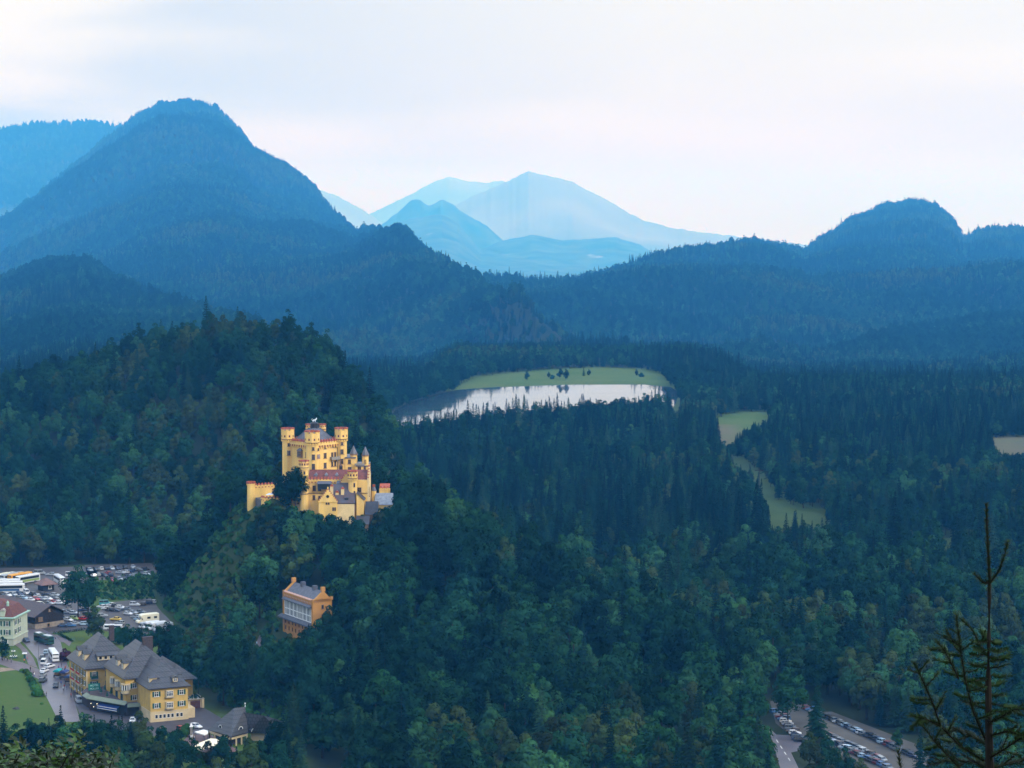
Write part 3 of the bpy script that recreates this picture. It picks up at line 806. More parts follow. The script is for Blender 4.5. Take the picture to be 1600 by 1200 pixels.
# what the photograph shows bare: (outline, trees nearer than this never cross it)
CLEAR = [([(652, 632), (700, 612), (760, 604), (860, 599), (1000, 598), (1047, 603), (1030, 606), (985, 614), (900, 620), (820, 622), (760, 629), (700, 638), (655, 648), (622, 649), (618, 640)], 2450),
         ([(712, 606), (760, 594), (800, 585), (870, 578), (930, 575), (1000, 577), (1033, 584), (1040, 598), (900, 597), (800, 598)], 2600),
         ([(1128, 656), (1150, 646), (1198, 642), (1200, 655), (1170, 662), (1135, 690), (1126, 690)], 2300),
         ([(1182, 742), (1195, 742), (1203, 768), (1212, 780), (1232, 790), (1236, 800), (1237, 820), (1207, 820), (1200, 790), (1189, 765)], 1700), ([(1254, 803), (1288, 806), (1292, 817), (1264, 817)], 1600), ([(1142, 715), (1164, 716), (1174, 733), (1160, 728)], 1800),
         ([(1550, 688), (1610, 688), (1610, 708), (1560, 702)], 2000),
         ([(1472, 842), (1486, 838), (1488, 845), (1474, 849)], 1400),
         ([(1040, 628), (1062, 626), (1060, 640), (1044, 642)], 2300),
         # castle
         ([(386, 757), (398, 753), (436, 760), (440, 740), (440, 668), (468, 668), (478, 655), (512, 655), (526, 668), (545, 668), (548, 700), (578, 700), (580, 752), (606, 764), (604, 782), (570, 806), (540, 806), (500, 796), (470, 790), (446, 786), (410, 788), (388, 784)], 968),
         # glass fronted house and path
         ([(440, 908), (470, 908), (512, 934), (508, 950), (490, 964), (462, 982), (452, 990), (441, 984)], 905),
         ([(396, 1000), (402, 968), (416, 962), (412, 985), (404, 1004)], 900),
         # light flank of the castle hill
         ([(262, 930), (300, 880), (345, 832), (392, 792), (420, 795), (392, 850), (350, 900), (322, 950), (280, 985), (258, 960)], 968),
         # village
         ([(-60, 895), (60, 893), (170, 900), (240, 893), (244, 940), (283, 992), (282, 1010), (240, 1008), (262, 1040), (292, 1080), (300, 1100), (345, 1102), (378, 1104), (408, 1128), (438, 1140), (404, 1156), (388, 1160), (380, 1150), (345, 1170), (300, 1165), (300, 1140), (262, 1130), (236, 1132), (214, 1120), (170, 1122), (145, 1112), (100, 1110), (85, 1118), (60, 1122), (-60, 1122)], 1075),
         # right hand car park and road
         ([(1210, 1112), (1222, 1112), (1236, 1108), (1262, 1112), (1262, 1160), (1255, 1140), (1244, 1150), (1214, 1128)], 900),
         ([(1288, 1120), (1310, 1122), (1380, 1150), (1425, 1178), (1425, 1210), (1340, 1190), (1300, 1160)], 900),
         ([(1200, 1138), (1215, 1150), (1252, 1215), (1225, 1215)], 900),
         ([(480, 1180), (500, 1180), (535, 1210), (485, 1210)], 800)]
hgt = P_H[IDX] * SIZE
rad = P_R[IDX] * SIZE
tx, ty, td = PX(X, Y, Z + hgt)
keep = np.ones(len(X), bool)
for shrink in (0.78, 0.6, 0.42, 0):
    hgt, rad = P_H[IDX] * SIZE, P_R[IDX] * SIZE
    tx, ty, td = PX(X, Y, Z + hgt); rpx = rad / dep * FOC
    bad = np.zeros(len(X), bool)
    for P, ymax in CLEAR:
        P = np.array(P, float)
        x0, y0 = P.min(0); x1, y1 = P.max(0)
        cand = np.where(keep & ~bad & (Y < ymax) & (px0 + rpx > x0) & (px0 - rpx < x1) & (ty < y1) & (py0 > y0))[0]
        hit = np.zeros(len(cand), bool)
        for t in np.linspace(0.06, 1.0, 12):
            for s in (-0.8, 0, 0.8):       # width of the crown at this height
                wv = np.where(isS[cand], 1.0 - t, np.sqrt(np.clip(1 - (2 * t - 1.1) ** 2 / 1.2, 0, 1)))
                hit |= poly_sd(P, px0[cand] + s * rpx[cand] * wv, py0[cand] + (ty[cand] - py0[cand]) * t) < 0
        bad[cand[hit]] = True
    if shrink: SIZE = np.where(bad, SIZE * shrink / (1 if shrink == .78 else (.78 if shrink == .6 else .6)), SIZE)
    else: keep &= ~bad
hgt, rad = P_H[IDX] * SIZE, P_R[IDX] * SIZE
tx, ty, td = PX(X, Y, Z + hgt)
# ground that carries no trees
keep &= ~((poly_sd(LAKE, X, Y) < 1))
keep &= ~((poly_sd(VILLAGE, X, Y) < 2) & (Y > 735))
RSH = [G(a, b, RZ).xy[:] for a, b in [(1203, 1096), (1240, 1090), (1268, 1104), (1296, 1112), (1440, 1166), (1470, 1210), (1400, 1250), (1220, 1250), (1196, 1140)]]
keep &= ~(poly_sd(RSH, X, Y) < 1)
keep &= ~((Y > 850) & (Y < 1000) & (poly_sd([(262, 930), (300, 880), (345, 832), (385, 796), (425, 800), (396, 850), (360, 905), (330, 955), (290, 990), (258, 965)], px0, py0) < 0))
for P, lev, typ in MEADOW:
    PP = [G(a, b, lev).xy[:] for a, b in P]
    keep &= ~((poly_sd(PP, X, Y) < -4) & (Z < 14))
CASTLE_G = [on(px, D, 54)[:2] for px, D in [(385, 968), (395, 950), (440, 945), (470, 940), (560, 932), (600, 945), (612, 975), (580, 990), (470, 990), (430, 985)]]
keep &= ~(poly_sd(CASTLE_G, X, Y) < 2)
keep &= ~((Y > 17000) & (px0 > 360))
# hidden by the terrain in front
gpx, gpy, gd = PX(xx, np.maximum(yy, 1), zz)
gpy = np.where(yy < 600, 5000, gpy)
runmin = np.minimum.accumulate(gpy, axis=0)
ci = np.clip(np.searchsorted(US, U_) - 1, 0, len(US) - 1); ri = np.clip(np.searchsorted(YS, Y) - 2, 0, len(YS) - 1)
keep &= ty < runmin[ri, ci] + 14
T_ = dict(x=X[keep], y=Y[keep], z=Z[keep], i=IDX[keep], s=SIZE[keep], r=rng.uniform(0, 6.283, keep.sum()))

def add_tree(px, py_base, z, idx, s, D=None):
    """A tree the photograph shows singly; its foot shows at (px, py_base) on the level z."""
    p = G(px, py_base, z) if D is None else Vector(on(px, D, z))
    if D is not None or z is None: pass
    for k, v in zip('xyzisr', (p.x, p.y, p.z, idx, s, random.uniform(0, 6.28))):
        T_[k] = np.append(T_[k], v)
    return len(T_['x']) - 1
# ------------------------------------------------------------------ materials of the buildings
M_YEL = mat('castle_plaster', (0.80, 0.53, 0.165), 0.9, 0.17, 0.3, spec=0.1, bump=0.1, sc3=(1.0, 1.0, 0.22), detail=7)
M_YEL2 = mat('pale_plaster', (0.74, 0.56, 0.28), 0.9, 0.14, 0.4, spec=0.1)
M_BRICK = mat('red_brick', (0.34, 0.085, 0.045), 0.85, 0.3, 1.2)
M_REDROOF = mat('red_roof', (0.135, 0.042, 0.034), 0.75, 0.35, 0.9)
M_SLATE = mat('slate', (0.075, 0.08, 0.105), 0.5, 0.3, 0.8, spec=0.5)
M_SLATEL = mat('wet_slate', (0.16, 0.18, 0.22), 0.35, 0.3, 0.8, spec=0.5)
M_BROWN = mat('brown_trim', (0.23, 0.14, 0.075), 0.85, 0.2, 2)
M_DARK = mat('window_glass', (0.02, 0.024, 0.03), 0.12, spec=0.6)
M_STONE = mat('grey_stone', (0.26, 0.24, 0.21), 0.9, 0.25, 0.6, bump=0.3)
M_WHITE = mat('white_paint', (0.78, 0.78, 0.76), 0.6, 0.05, 3)
M_IRON = mat('dark_metal', (0.03, 0.03, 0.035), 0.5, metal=0.4)

def mirror_to(part, o):
    return o

def window(parent, p, n, w, h, frame=None, pane=None, arch=False, bars=0, sill=True, proud=0.10, name='window', fw=0.16):
    """A window on a wall: p centre on the wall (parent's space), n outward horizontal normal."""
    n = Vector((n[0], n[1], 0)).normalized(); t = Vector((-n.y, n.x, 0))
    b = MB()
    def pt(u, z, d): return (p[0] + t.x * u + n.x * d, p[1] + t.y * u + n.y * d, p[2] + z)
    def slab(u0, u1, z0, z1, d0, d1, mi):
        b.add([pt(u0, z0, d0), pt(u1, z0, d0), pt(u1, z1, d0), pt(u0, z1, d0), pt(u0, z0, d1), pt(u1, z0, d1), pt(u1, z1, d1), pt(u0, z1, d1)],
              [(0, 1, 2, 3), (7, 6, 5, 4), (4, 5, 1, 0), (5, 6, 2, 1), (6, 7, 3, 2), (7, 4, 0, 3)], mi)
    a, c = w / 2, h / 2
    slab(-a, a, -c, c, 0.0, proud * .4, 1)
    slab(-a - fw, -a, -c - fw, c + fw, -.02, proud, 0); slab(a, a + fw, -c - fw, c + fw, -.02, proud, 0)
    slab(-a, a, c, c + fw, -.02, proud, 0); slab(-a - (.2 if sill else 0) - fw, a + (.2 if sill else 0) + fw, -c - fw - .02, -c, -.02, proud + (.15 if sill else 0), 0)
    for k in range(bars):
        u = -a + (k + 1) * w / (bars + 1)
        slab(u - .045, u + .045, -c, c, proud * .4, proud * .75, 0)
    if bars: slab(-a, a, c * .25, c * .25 + .08, proud * .45, proud * .7, 0)
    if arch:
        vs = [pt(-a - fw, c + fw, .0), pt(a + fw, c + fw, 0), pt(0, c + fw + w * .55, 0), pt(-a - fw, c + fw, proud * .9), pt(a + fw, c + fw, proud * .9), pt(0, c + fw + w * .55, proud * .9)]
        b.add(vs, [(2, 1, 0), (3, 4, 5), (0, 1, 4, 3), (1, 2, 5, 4), (2, 0, 3, 5)], 0)
    return b.build(name, [frame or M_BROWN, pane or M_DARK], parent)

def crenels(b, P0, P1, z, h=1.1, step=1.5, th=0.5, out=0.0, mi=0, cap=1, corbel=None, wall=0.8):
    """Battlemented parapet from P0 to P1 (x, y); the outer face lies 'out' beyond the line, to the right of P0 -> P1."""
    a, c = Vector(P0[:2]), Vector(P1[:2])
    d = (c - a); Ln = d.length; d.normalize(); n = Vector((d.y, -d.x))
    o = n * (out - th / 2)
    m = a + d * Ln / 2 + o
    b.obox(m, d, n, Ln / 2, th / 2, z, z + wall, mi)
    k = max(2, int(Ln / step)); s = Ln / k
    for i in range(k):
        q = a + d * (i + .5) * s + o
        b.obox(q, d, n, s * .30, th / 2 - .01, z + wall, z + wall + h * .42, mi)
        A = [q + d * x * s * .36 + n * y * (th / 2 + .12) for x, y in ((-1, -1), (1, -1), (1, 1), (-1, 1))]
        B = [q + d * x * s * .14 + n * y * .05 for x, y in ((-1, -1), (1, -1), (1, 1), (-1, 1))]
        b.prism([v[:] for v in A], z + wall + h * .42, z + wall + h * 1.15, cap, [v[:] for v in B])
        if corbel:
            b.obox(q + d * s * .5, d, n, s * .16, th / 2 - .03, z - corbel, z - .01, mi)
            b.obox(q, d, n, s * .16, th / 2 - .05, z - corbel * .55, z - .01, cap)

def tower(parent, name, c, r, z0, z1, n=8, rot=0.0, flare=0.4, top_h=3.6, mats=None, caps=8):
    """Tower with a wider battlemented head."""
    b = MB()
    zf = z1 - top_h
    b.cone(c, r * 1.02, r, z0, zf - .6, n, 0, rot)
    b.cone(c, r, r + flare, zf - .6, zf, n, 2, rot)  # brown band: shade under the flared head put into the colour
    b.cone(c, r + flare, r + flare, zf, z1 - 1.0, n, 0, rot)
    for k in range(2 * n):
        t = rot + 2 * math.pi * (k + .5) / (2 * n)
        u = Vector((math.cos(t), math.sin(t)))
        b.obox((c[0] + u.x * (r + flare * .62), c[1] + u.y * (r + flare * .62)), (-u.y, u.x), u, r * .11, flare * .42, zf - .95, zf - .35, 0)
    for k in range(caps):
        t = rot + 2 * math.pi * k / caps
        u = Vector((math.cos(t), math.sin(t)))
        q = (c[0] + u.x * (r + flare - .32), c[1] + u.y * (r + flare - .32))
        wd = (r + flare) * math.pi / caps * .62
        b.obox(q, (-u.y, u.x), u, wd * .9, .3, z1 - 1.0, z1 - .42, 0)
        b.obox(q, (-u.y, u.x), u, wd * 1.15, .42, z1 - .42, z1, 1)
    b.cone(c, r + flare - .55, r + flare - .55, z1 - 1.15, z1 - .85, n, 3, rot)
    for k in range(n):              # small dark openings in the head
        t = rot + 2 * math.pi * (k + .5) / n
        u = Vector((math.cos(t), math.sin(t))); rr = (r + flare) * math.cos(math.pi / n)
        b.obox((c[0] + u.x * (rr + .0), c[1] + u.y * (rr + .0)), (-u.y, u.x), u, .32, .05, zf + .75, zf + 1.6, 1)
        b.obox((c[0] + u.x * (rr + .03), c[1] + u.y * (rr + .03)), (-u.y, u.x), u, .2, .05, zf + .8, zf + 1.45, 4)
    return b.build(name, mats or [M_YEL, M_BRICK, M_BROWN, M_SLATE, M_DARK], parent)

# ------------------------------------------------------------------ castle
C0 = Vector(on(510, 960, CLZ))
def cl(px, py, D):
    return W(px, py, D) - C0
def on_plane(px, py, q, n):
    """Where the sight line through (px, py) meets the vertical plane through q (castle space) with normal n; castle space."""
    a, b = (px - 800.0) / FOC, (600.0 - py) / FOC
    d = Vector((a, CP + b * SP, -SP + b * CP)); o = Vector((0, 0, CZ)) - C0
    n = Vector((n[0], n[1], 0)); q = Vector((q[0], q[1], 0))
    t = ((q - o).dot(n)) / d.dot(n)
    return o + d * t
def thing(name, label, cat, group=None):
    return tag(empty(name, C0), label, cat, group)

keep = thing('castle_keep', 'tall yellow castle keep with battlemented corner towers and slate roof', 'castle')
KC = cl(491.5, 700, 971); KC = Vector((KC.x, KC.y))
HD = 10.75
kL, kF, kR, kB = KC + Vector((-HD, 0)), KC + Vector((0, -HD)), KC + Vector((HD, 0)), KC + Vector((0, HD))
b = MB()
b.prism([kL[:], kF[:], kR[:], kB[:]], -4, 23.4, 0)
for a, c in ((kL, kF), (kF, kR), (kR, kB), (kB, kL)):
    crenels(b, a, c, 23.0, h=1.5, step=1.35, th=0.9, out=0.55, cap=1, corbel=1.3, wall=0.75)
kw = b.build('keep_wall', [M_YEL, M_BRICK], keep)
b = MB()
q = 0.86
rb = [(KC + (v - KC) * q)[:] for v in (kL, kF, kR, kB)]; rt = [(KC + (v - KC) * .20)[:] for v in (kL, kF, kR, kB)]
b.prism(rb, 23.45, 29.3, 0, rt)
for v in (kL, kF, kR, kB):
    b.tube([(KC + (v - KC) * q).to_3d() + Vector((0, 0, 23.5)), (KC + (v - KC) * .20).to_3d() + Vector((0, 0, 29.35))], .14, 5, 0)
rf = b.build('roof', [M_SLATE], keep)
b = MB()
b.cone(KC[:], 1.75, 1.7, 29.0, 31.0, 8, 0); b.cone(KC[:], 2.0, 1.5, 31.0, 31.35, 8, 0); b.cone(KC[:], 1.4, .5, 31.35, 31.7, 8, 0)
b.build('lantern', [M_IRON], rf)
# white lion figure with raised head and tail on the lantern
b = MB()
x, y = KC
b.tube([(x - .75, y, 32.15), (x - .3, y, 32.3), (x + .35, y, 32.35), (x + .62, y, 32.75)], [.25, .3, .33, .24], 7)
b.cone((x + .78, y), .3, .18, 32.7, 33.25, 7)
for dx in (-.6, -.45, .25, .42): b.cone((x + dx, y + (.12 if dx in (-.6, .25) else -.12)), .1, .13, 31.65, 32.2, 6)
b.tube([(x - .8, y, 32.2), (x - 1.05, y, 32.7), (x - .85, y, 33.1)], [.1, .08, .1], 5)
b.build('roof_statue', [mat('zinc_white', (.72, .76, .8), .5)], keep)
nL, nR = Vector((-1, -1)).normalized(), Vector((1, -1)).normalized()
def kwin(px, py, face, w, h, parent=None, **k):
    q, n = ((kL, nL) if face == 'L' else (kR, nR))
    return window(parent or kw, on_plane(px, py, q, n), n, w, h, **k)
for px, py, f, w_, h_ in [(457.5, 693, 'L', .5, .9), (467.5, 696, 'L', .5, .9), (471.5, 696.5, 'L', .5, .9), (479, 698, 'L', .5, .9), (478.8, 711, 'L', .8, 1.9), (508, 699, 'R', .7, 1.1), (519, 697, 'R', .5, 1), (523.4, 697, 'R', .5, 1),
                           (508, 712, 'R', 1.1, 1.9), (508, 727.5, 'R', 1.1, 2.0), (519, 711, 'R', .8, 1.8), (523.6, 710.5, 'R', .8, 1.8), (519, 725, 'R', .7, 1.9), (523.6, 724.5, 'R', .7, 1.9), (516, 735.8, 'R', .8, .6)]:
    kwin(px, py, f, w_, h_, bars=1 if w_ > .7 else 0, fw=.2)
o_ = on_plane(469.5, 709, kL, nL)
b = MB(); t_ = Vector((-nL.y, nL.x))
b.obox((o_.x + nL.x * .3, o_.y + nL.y * .3), t_, nL, 1.35, .4, o_.z - 1.5, o_.z + 1.3, 0)
A = [(o_.xy + t_ * u * 1.6 + nL * v)[:] for u, v in ((-1, -.2), (1, -.2), (1, .9), (-1, .9))]
b.prism(A, o_.z + 1.3, o_.z + 2.5, 1, [(o_.xy + t_ * u * .15 + nL * v)[:] for u, v in ((-1, 0), (1, 0), (1, .1), (-1, .1))])
orl = b.build('oriel', [M_BROWN, M_SLATE], kw)
window(orl, (o_.x + nL.x * .7, o_.y + nL.y * .7, o_.z), nL, 2.0, 1.8, bars=3)
b = MB(); p = on_plane(521.5, 716, kR, nR); t_ = Vector((-nR.y, nR.x))
b.obox((p.x + nR.x * .7, p.y + nR.y * .7), t_, nR, 2.1, .7, p.z - .5, p.z - .2, 0)
b.obox((p.x + nR.x * 1.35, p.y + nR.y * 1.35), t_, nR, 2.1, .07, p.z - .2, p.z + .75, 0)
for s_ in (-1, 1):
    b.obox((p.x + nR.x * .65 + t_.x * 2.03 * s_, p.y + nR.y * .65 + t_.y * 2.03 * s_), nR, t_, .63, .07, p.z - .2, p.z + .75, 0)
    b.obox((p.x + nR.x * .4 + t_.x * 1.3 * s_, p.y + nR.y * .4 + t_.y * 1.3 * s_), t_, nR, .15, .4, p.z - 1.4, p.z - .5, 0)
b.build('balcony', [M_STONE], kw)
b = MB(); p = on_plane(526.8, 715, kR, nR)
b.tube([(p.x + nR.x * .1, p.y + nR.y * .1, 22.4), (p.x + nR.x * .1, p.y + nR.y * .1, .2)], .11, 5)
b.build('rain_pipe', [M_IRON], kw)
tws = []
for c, r_, zt in ((kL, 2.2, 29.3), (kR, 2.2, 29.4), (kF, 2.55, 29.2)):
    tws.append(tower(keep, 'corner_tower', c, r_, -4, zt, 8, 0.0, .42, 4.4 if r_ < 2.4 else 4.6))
for dx in (-2.75, 2.75):
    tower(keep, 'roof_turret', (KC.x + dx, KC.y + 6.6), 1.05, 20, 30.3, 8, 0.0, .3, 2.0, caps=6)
rcos = math.cos(math.pi / 8)
def twin(tw, c, r_, px, py, ang, w_, h_, **k):
    n = Vector((math.cos(R(ang)), math.sin(R(ang))))
    q = Vector(c[:2]) + n * r_ * 1.01 * rcos
    return window(tw, on_plane(px, py, q, n), n, w_, h_, fw=.15, **k)
for px, py, w_, h_ in ((451, 695, .7, 1.2), (451.6, 708, .9, 1.8)):
    twin(tws[0], kL, 2.2, px, py, -67.5, w_, h_)
twin(tws[0], kL, 2.2, 450.2, 708, -112.5, .5, 1.8)
for px, py, w_, h_ in ((489.6, 701.5, .8, 1.2), (489.8, 714.5, 1.1, 2.0), (489.8, 729.5, 1.1, 2.2)):
    twin(tws[2], kF, 2.55, px, py, -112.5, w_, h_, bars=1)
twin(tws[2], kF, 2.55, 497.5, 702.5, -67.5, .35, .9)
p = on_plane(497.8, 713.5, kF + Vector((math.cos(R(-67.5)), math.sin(R(-67.5)))) * 2.6 * rcos, Vector((math.cos(R(-67.5)), math.sin(R(-67.5)))))
n = Vector((math.cos(R(-67.5)), math.sin(R(-67.5)))); t_ = Vector((-n.y, n.x))
b = MB(); b.obox((p.x + n.x * .06, p.y + n.y * .06), t_, n, .62, .06, p.z - .9, p.z + .9, 0); b.obox((p.x + n.x * .1, p.y + n.y * .1), t_, n, .36, .07, p.z - .5, p.z + .6, 1)
b.build('coat_of_arms', [mat('painted_red', (.36, .2, .16), .8, .3, 4), M_STONE], tws[2])
for px, py, w_, h_ in ((534.5, 693.5, .8, 1.1), (534.2, 706, 1.1, 1.8), (534, 721, 1.1, 1.9)):
    twin(tws[1], kR, 2.2, px, py, -112.5 if px < 534 else -67.5, w_, h_, bars=1)
n = Vector((math.cos(R(-112.5)), math.sin(R(-112.5))))
window(tws[1], on_plane(532.8, 733, kR + n * 2.25 * rcos, n), n, 1.3, 2.4, arch=True)

# upper gatehouse with two cone roofed turrets, right of the keep
gh = thing('castle_gatehouse', 'yellow castle gatehouse with two slate cone turrets right of the keep', 'castle')
def blockpx(b, x0, x1, D0, D1, z0, z1, mi=0):
    a = cl(x0, 730, D0).x; c = cl(x1, 730, D0).x
    b.box(a, c, D0 - 960, D1 - 960, z0, z1, mi); return a, c
b = MB()
blockpx(b, 539.5, 555, 969, 982, -4, 17.2)
blockpx(b, 555.1, 575.4, 968, 982, -4, 14.0)
gx0, gx1 = cl(539, 730, 969).x, cl(575.8, 730, 968).x
b.box(gx0, cl(555.3, 730, 969).x + .2, 8.75, 22.2, 17.2, 17.6, 1); b.box(cl(555.4, 730, 968).x + .1, gx1, 7.75, 22.2, 14.0, 14.4, 1)
gw = b.build('wall', [M_YEL, M_SLATE], gh)
for px, py, D, w_, h_ in ((546, 721.5, 969, .9, 1.6), (546.5, 732.5, 969, 1.2, 1.2), (561.5, 732.5, 968, 1.1, 1.5), (570, 731, 968, .6, 1.2)):
    p = cl(px, py, D); window(gw, p, (0, -1), w_, h_, bars=1)
for px, zt, D in ((552.5, 22.3, 971), (570.8, 22.0, 969.5)):
    c = cl(px, 720, D); b = MB()
    b.cone(c[:2], 1.3, 1.3, 12, zt - 3.9, 8, 0); b.cone(c[:2], 1.55, 1.5, zt - 3.9, zt - 3.4, 8, 2); b.cone(c[:2], 1.62, 0, zt - 3.4, zt, 8, 1)
    t = b.build('turret', [M_YEL, M_SLATE, M_BROWN], gh)
    window(t, (c.x, c.y - 1.3 * rcos - .02, zt - 6.2), (0, -1), .5, 1.5, sill=False)
b = MB(); c = cl(562, 724, 968.3); b.box(c.x - 2, c.x + 2.0, c.y - .35, c.y + .3, 14.4, 15.2, 0); b.build('balustrade', [M_STONE], gh)

# long lower wing in front of the keep
wg = thing('castle_wing', 'lower castle wing with red tiled roof and battlemented towers', 'castle')
xl, xr = cl(480, 760, 948).x, cl(574, 760, 948).x
b = MB()
b.box(xl, xr, -12, 2, -6, 10.9, 0)
b.box(xl - .05, xr, -12.14, -12.0, 5.5, 5.85, 2)
crenels(b, (xl, -12), (cl(536, 750, 948).x, -12), 10.3, h=1.2, step=1.25, th=.7, out=.35, cap=1, corbel=.9, wall=.5)
ww = b.build('wall', [M_YEL, M_BRICK, M_BROWN], wg)
b = MB()
b.add([(xl + .3, -11.4, 10.95), (xr, -11.4, 10.95), (xr, -4.5, 14.2), (xl + .3, -4.5, 14.2), (xl + .3, 2.2, 10.95), (xr, 2.2, 10.95)], [(0, 1, 2, 3), (3, 2, 5, 4), (0, 3, 4), (1, 5, 2), (0, 4, 5, 1)], 0)
wr = b.build('roof', [M_REDROOF], wg)
for px, py in ((493.8, 742.5), (509.8, 742.5), (526, 742.5)):
    p = cl(px, py, 951.5); b = MB(); b.prism([(p.x - .55, p.y - .6), (p.x + .55, p.y - .6), (p.x + .55, p.y + 1.6), (p.x - .55, p.y + 1.6)], 12.0, 12.6, 0)
    b.prism([(p.x - .7, p.y - .75), (p.x + .7, p.y - .75), (p.x + .7, p.y + 1.7), (p.x - .7, p.y + 1.7)], 12.6, 13.3, 0, [(p.x - .05, p.y - .4), (p.x + .05, p.y - .4), (p.x + .05, p.y + 1.7), (p.x - .05, p.y + 1.7)])
    b.build('dormer', [M_SLATEL], wr)
# stepped gable on the right end and the cross gable
def step_gable(b, c, ax, half, z0, zt, th, steps=5, mi=0, cap=1):
    """Gable wall with steps, centred at c along the unit vector ax."""
    ax = Vector(ax); n = Vector((ax.y, -ax.x))
    for k in range(steps):
        hw = half * (1 - k / steps); a = z0 + (zt - z0) * k / steps; e = z0 + (zt - z0) * (k + 1) / steps
        b.obox(c, ax, n, hw, th / 2, a, e, mi)
        for s in (-1, 1):
            q = (c[0] + ax.x * s * (hw - half / steps * .5), c[1] + ax.y * s * (hw - half / steps * .5))
            b.obox(q, ax, n, half / steps * .55, th / 2 + .1, e, e + .22, cap)
b = MB(); step_gable(b, (xr + .25, -5), (0, 1), 7.0, 10.9, 15.6, .6, 5); b.box(xr + .01, xr + .55, -12, 2, -6, 10.9, 0); gbl = b.build('end_gable', [M_YEL2, M_BRICK], wg)
window(gbl, (xr + .56, -9.5, 6), (1, 0), 1.0, 3.6, bars=1)
p = cl(540.5, 757, 946.6); b = MB()
step_gable(b, (p.x, p.y), (1, 0), 2.9, 8.4, 13.4, .6, 6)
b.add([(p.x - 2.6, p.y + .31, 8.4), (p.x + 2.6, p.y + .31, 8.4), (p.x, p.y + .31, 12.8), (p.x - 2.6, p.y + 6, 8.4), (p.x + 2.6, p.y + 6, 8.4), (p.x, p.y + 6, 12.8)], [(0, 2, 5, 3), (1, 4, 5, 2), (0, 3, 4, 1)], 2)
b.build('cross_gable', [M_YEL, M_BRICK, M_REDROOF], wg)
for px, py, w_, h_ in ((491, 763, 1.0, 1.9), (499, 763, 1.0, 1.9), (490.5, 777.5, .8, 1.7), (499, 778, .6, 1.3), (561.5, 765.5, 1.3, 1.7)):
    window(ww, cl(px, py, 948), (0, -1), w_, h_, bars=1)
t1c, t2c = cl(475, 750, 946.5), cl(551, 750, 943.5)
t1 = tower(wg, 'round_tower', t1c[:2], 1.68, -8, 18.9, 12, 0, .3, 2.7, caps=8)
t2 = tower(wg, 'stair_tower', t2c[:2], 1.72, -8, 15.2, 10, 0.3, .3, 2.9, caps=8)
for tw, c, r_, lst in ((t1, t1c, 1.7, ((475.6, 739), (475.8, 750), (475.8, 763))), (t2, t2c, 1.72, ((553.6, 758), (553.8, 770.5), (553.9, 786)))):
    for px, py in lst:
        n = Vector((0.25, -1)).normalized() if tw is t2 else Vector((0.1, -1)).normalized()
        window(tw, on_plane(px, py, Vector(c[:2]) + n * r_ * .97, n), n, .5, 1.5 if py > 745 else 1.1, sill=False, fw=.1)
b = MB(); b.cone(t1c[:2], 1.8, 1.8, 5.5, 5.85, 12, 0); b.build('string_course', [M_BROWN], t1)
b = MB()
for k, (px, py, hw) in enumerate(((506.8, 757.5, 2.6), (538.5, 757, 2.9))):
    p = cl(px, py, 946.9); b.box(p.x - hw, p.x + hw, p.y - 1.0, p.y + 1.2, p.z - 1.6, p.z + .5, 2)
    A = [(p.x - hw - .3, p.y - 1.3), (p.x + hw + .3, p.y - 1.3), (p.x + hw + .3, p.y + 1.2), (p.x - hw - .3, p.y + 1.2)]
    b.prism(A, p.z + .5, p.z + 1.5, 0, [(A[0][0] + .3, p.y + .9), (A[1][0] - .3, p.y + .9), (A[2][0] - .3, p.y + 1.2), (A[3][0] + .3, p.y + 1.2)])
b.build('glazed_bay', [M_SLATE, M_BROWN, M_DARK], wg)

# stepped gable house in front
sg = thing('castle_gable_house', 'stepped gable house with brown roof at the castle front', 'castle')
p = cl(512.4, 790, 937.5); gxc, gyc = p.x, p.y
b = MB()
b.box(gxc - 3.6, gxc + 3.6, gyc, gyc + 10, -7, 3.4, 0)
step_gable(b, (gxc, gyc + .1), (1, 0), 3.75, 3.4, 8.3, .7, 7, 0, 1)
b.box(gxc - .22, gxc + .22, gyc - .1, gyc + .3, 8.5, 9.4, 0)
gwl = b.build('gable_wall', [M_YEL, M_BRICK], sg)
x2 = cl(553, 790, 937).x
b = MB(); b.box(gxc + 3.61, x2, gyc + .6, gyc + 8.5, -7, 3.1, 0)
b.add([(x2, gyc + .6, 3.1), (x2, gyc + 8.5, 3.1), (x2, gyc + 7.6, 9.4)], [(0, 1, 2)], 0)
b.build('side_wall', [M_YEL2], sg)
b = MB()
b.add([(gxc - 3.5, gyc + .5, 3.3), (gxc + 3.5, gyc + .5, 3.3), (gxc, gyc + .5, 7.9), (gxc - 3.5, gyc + 9, 3.3), (gxc + 3.5, gyc + 9, 3.3), (gxc, gyc + 9, 7.9)], [(0, 2, 5, 3), (1, 4, 5, 2)], 0)
b.add([(gxc + 1.5, gyc + .3, 3.0), (x2 + .3, gyc + .3, 3.0), (x2 + .3, gyc + 7.8, 9.7), (gxc + 1.5, gyc + 7.8, 9.7), (gxc + 1.5, gyc + 8.0, 9.4), (x2 + .3, gyc + 8.0, 9.4), (gxc + 1.5, gyc + .5, 2.7), (x2 + .3, gyc + .5, 2.7)],
      [(0, 1, 2, 3), (3, 2, 5, 4), (6, 7, 1, 0), (1, 7, 5, 2), (0, 3, 4, 6)], 0)
gr = b.build('roof', [mat('brown_tiles', (.085, .05, .048), .6, .5, .35, col2=(.07, .075, .095))], sg)
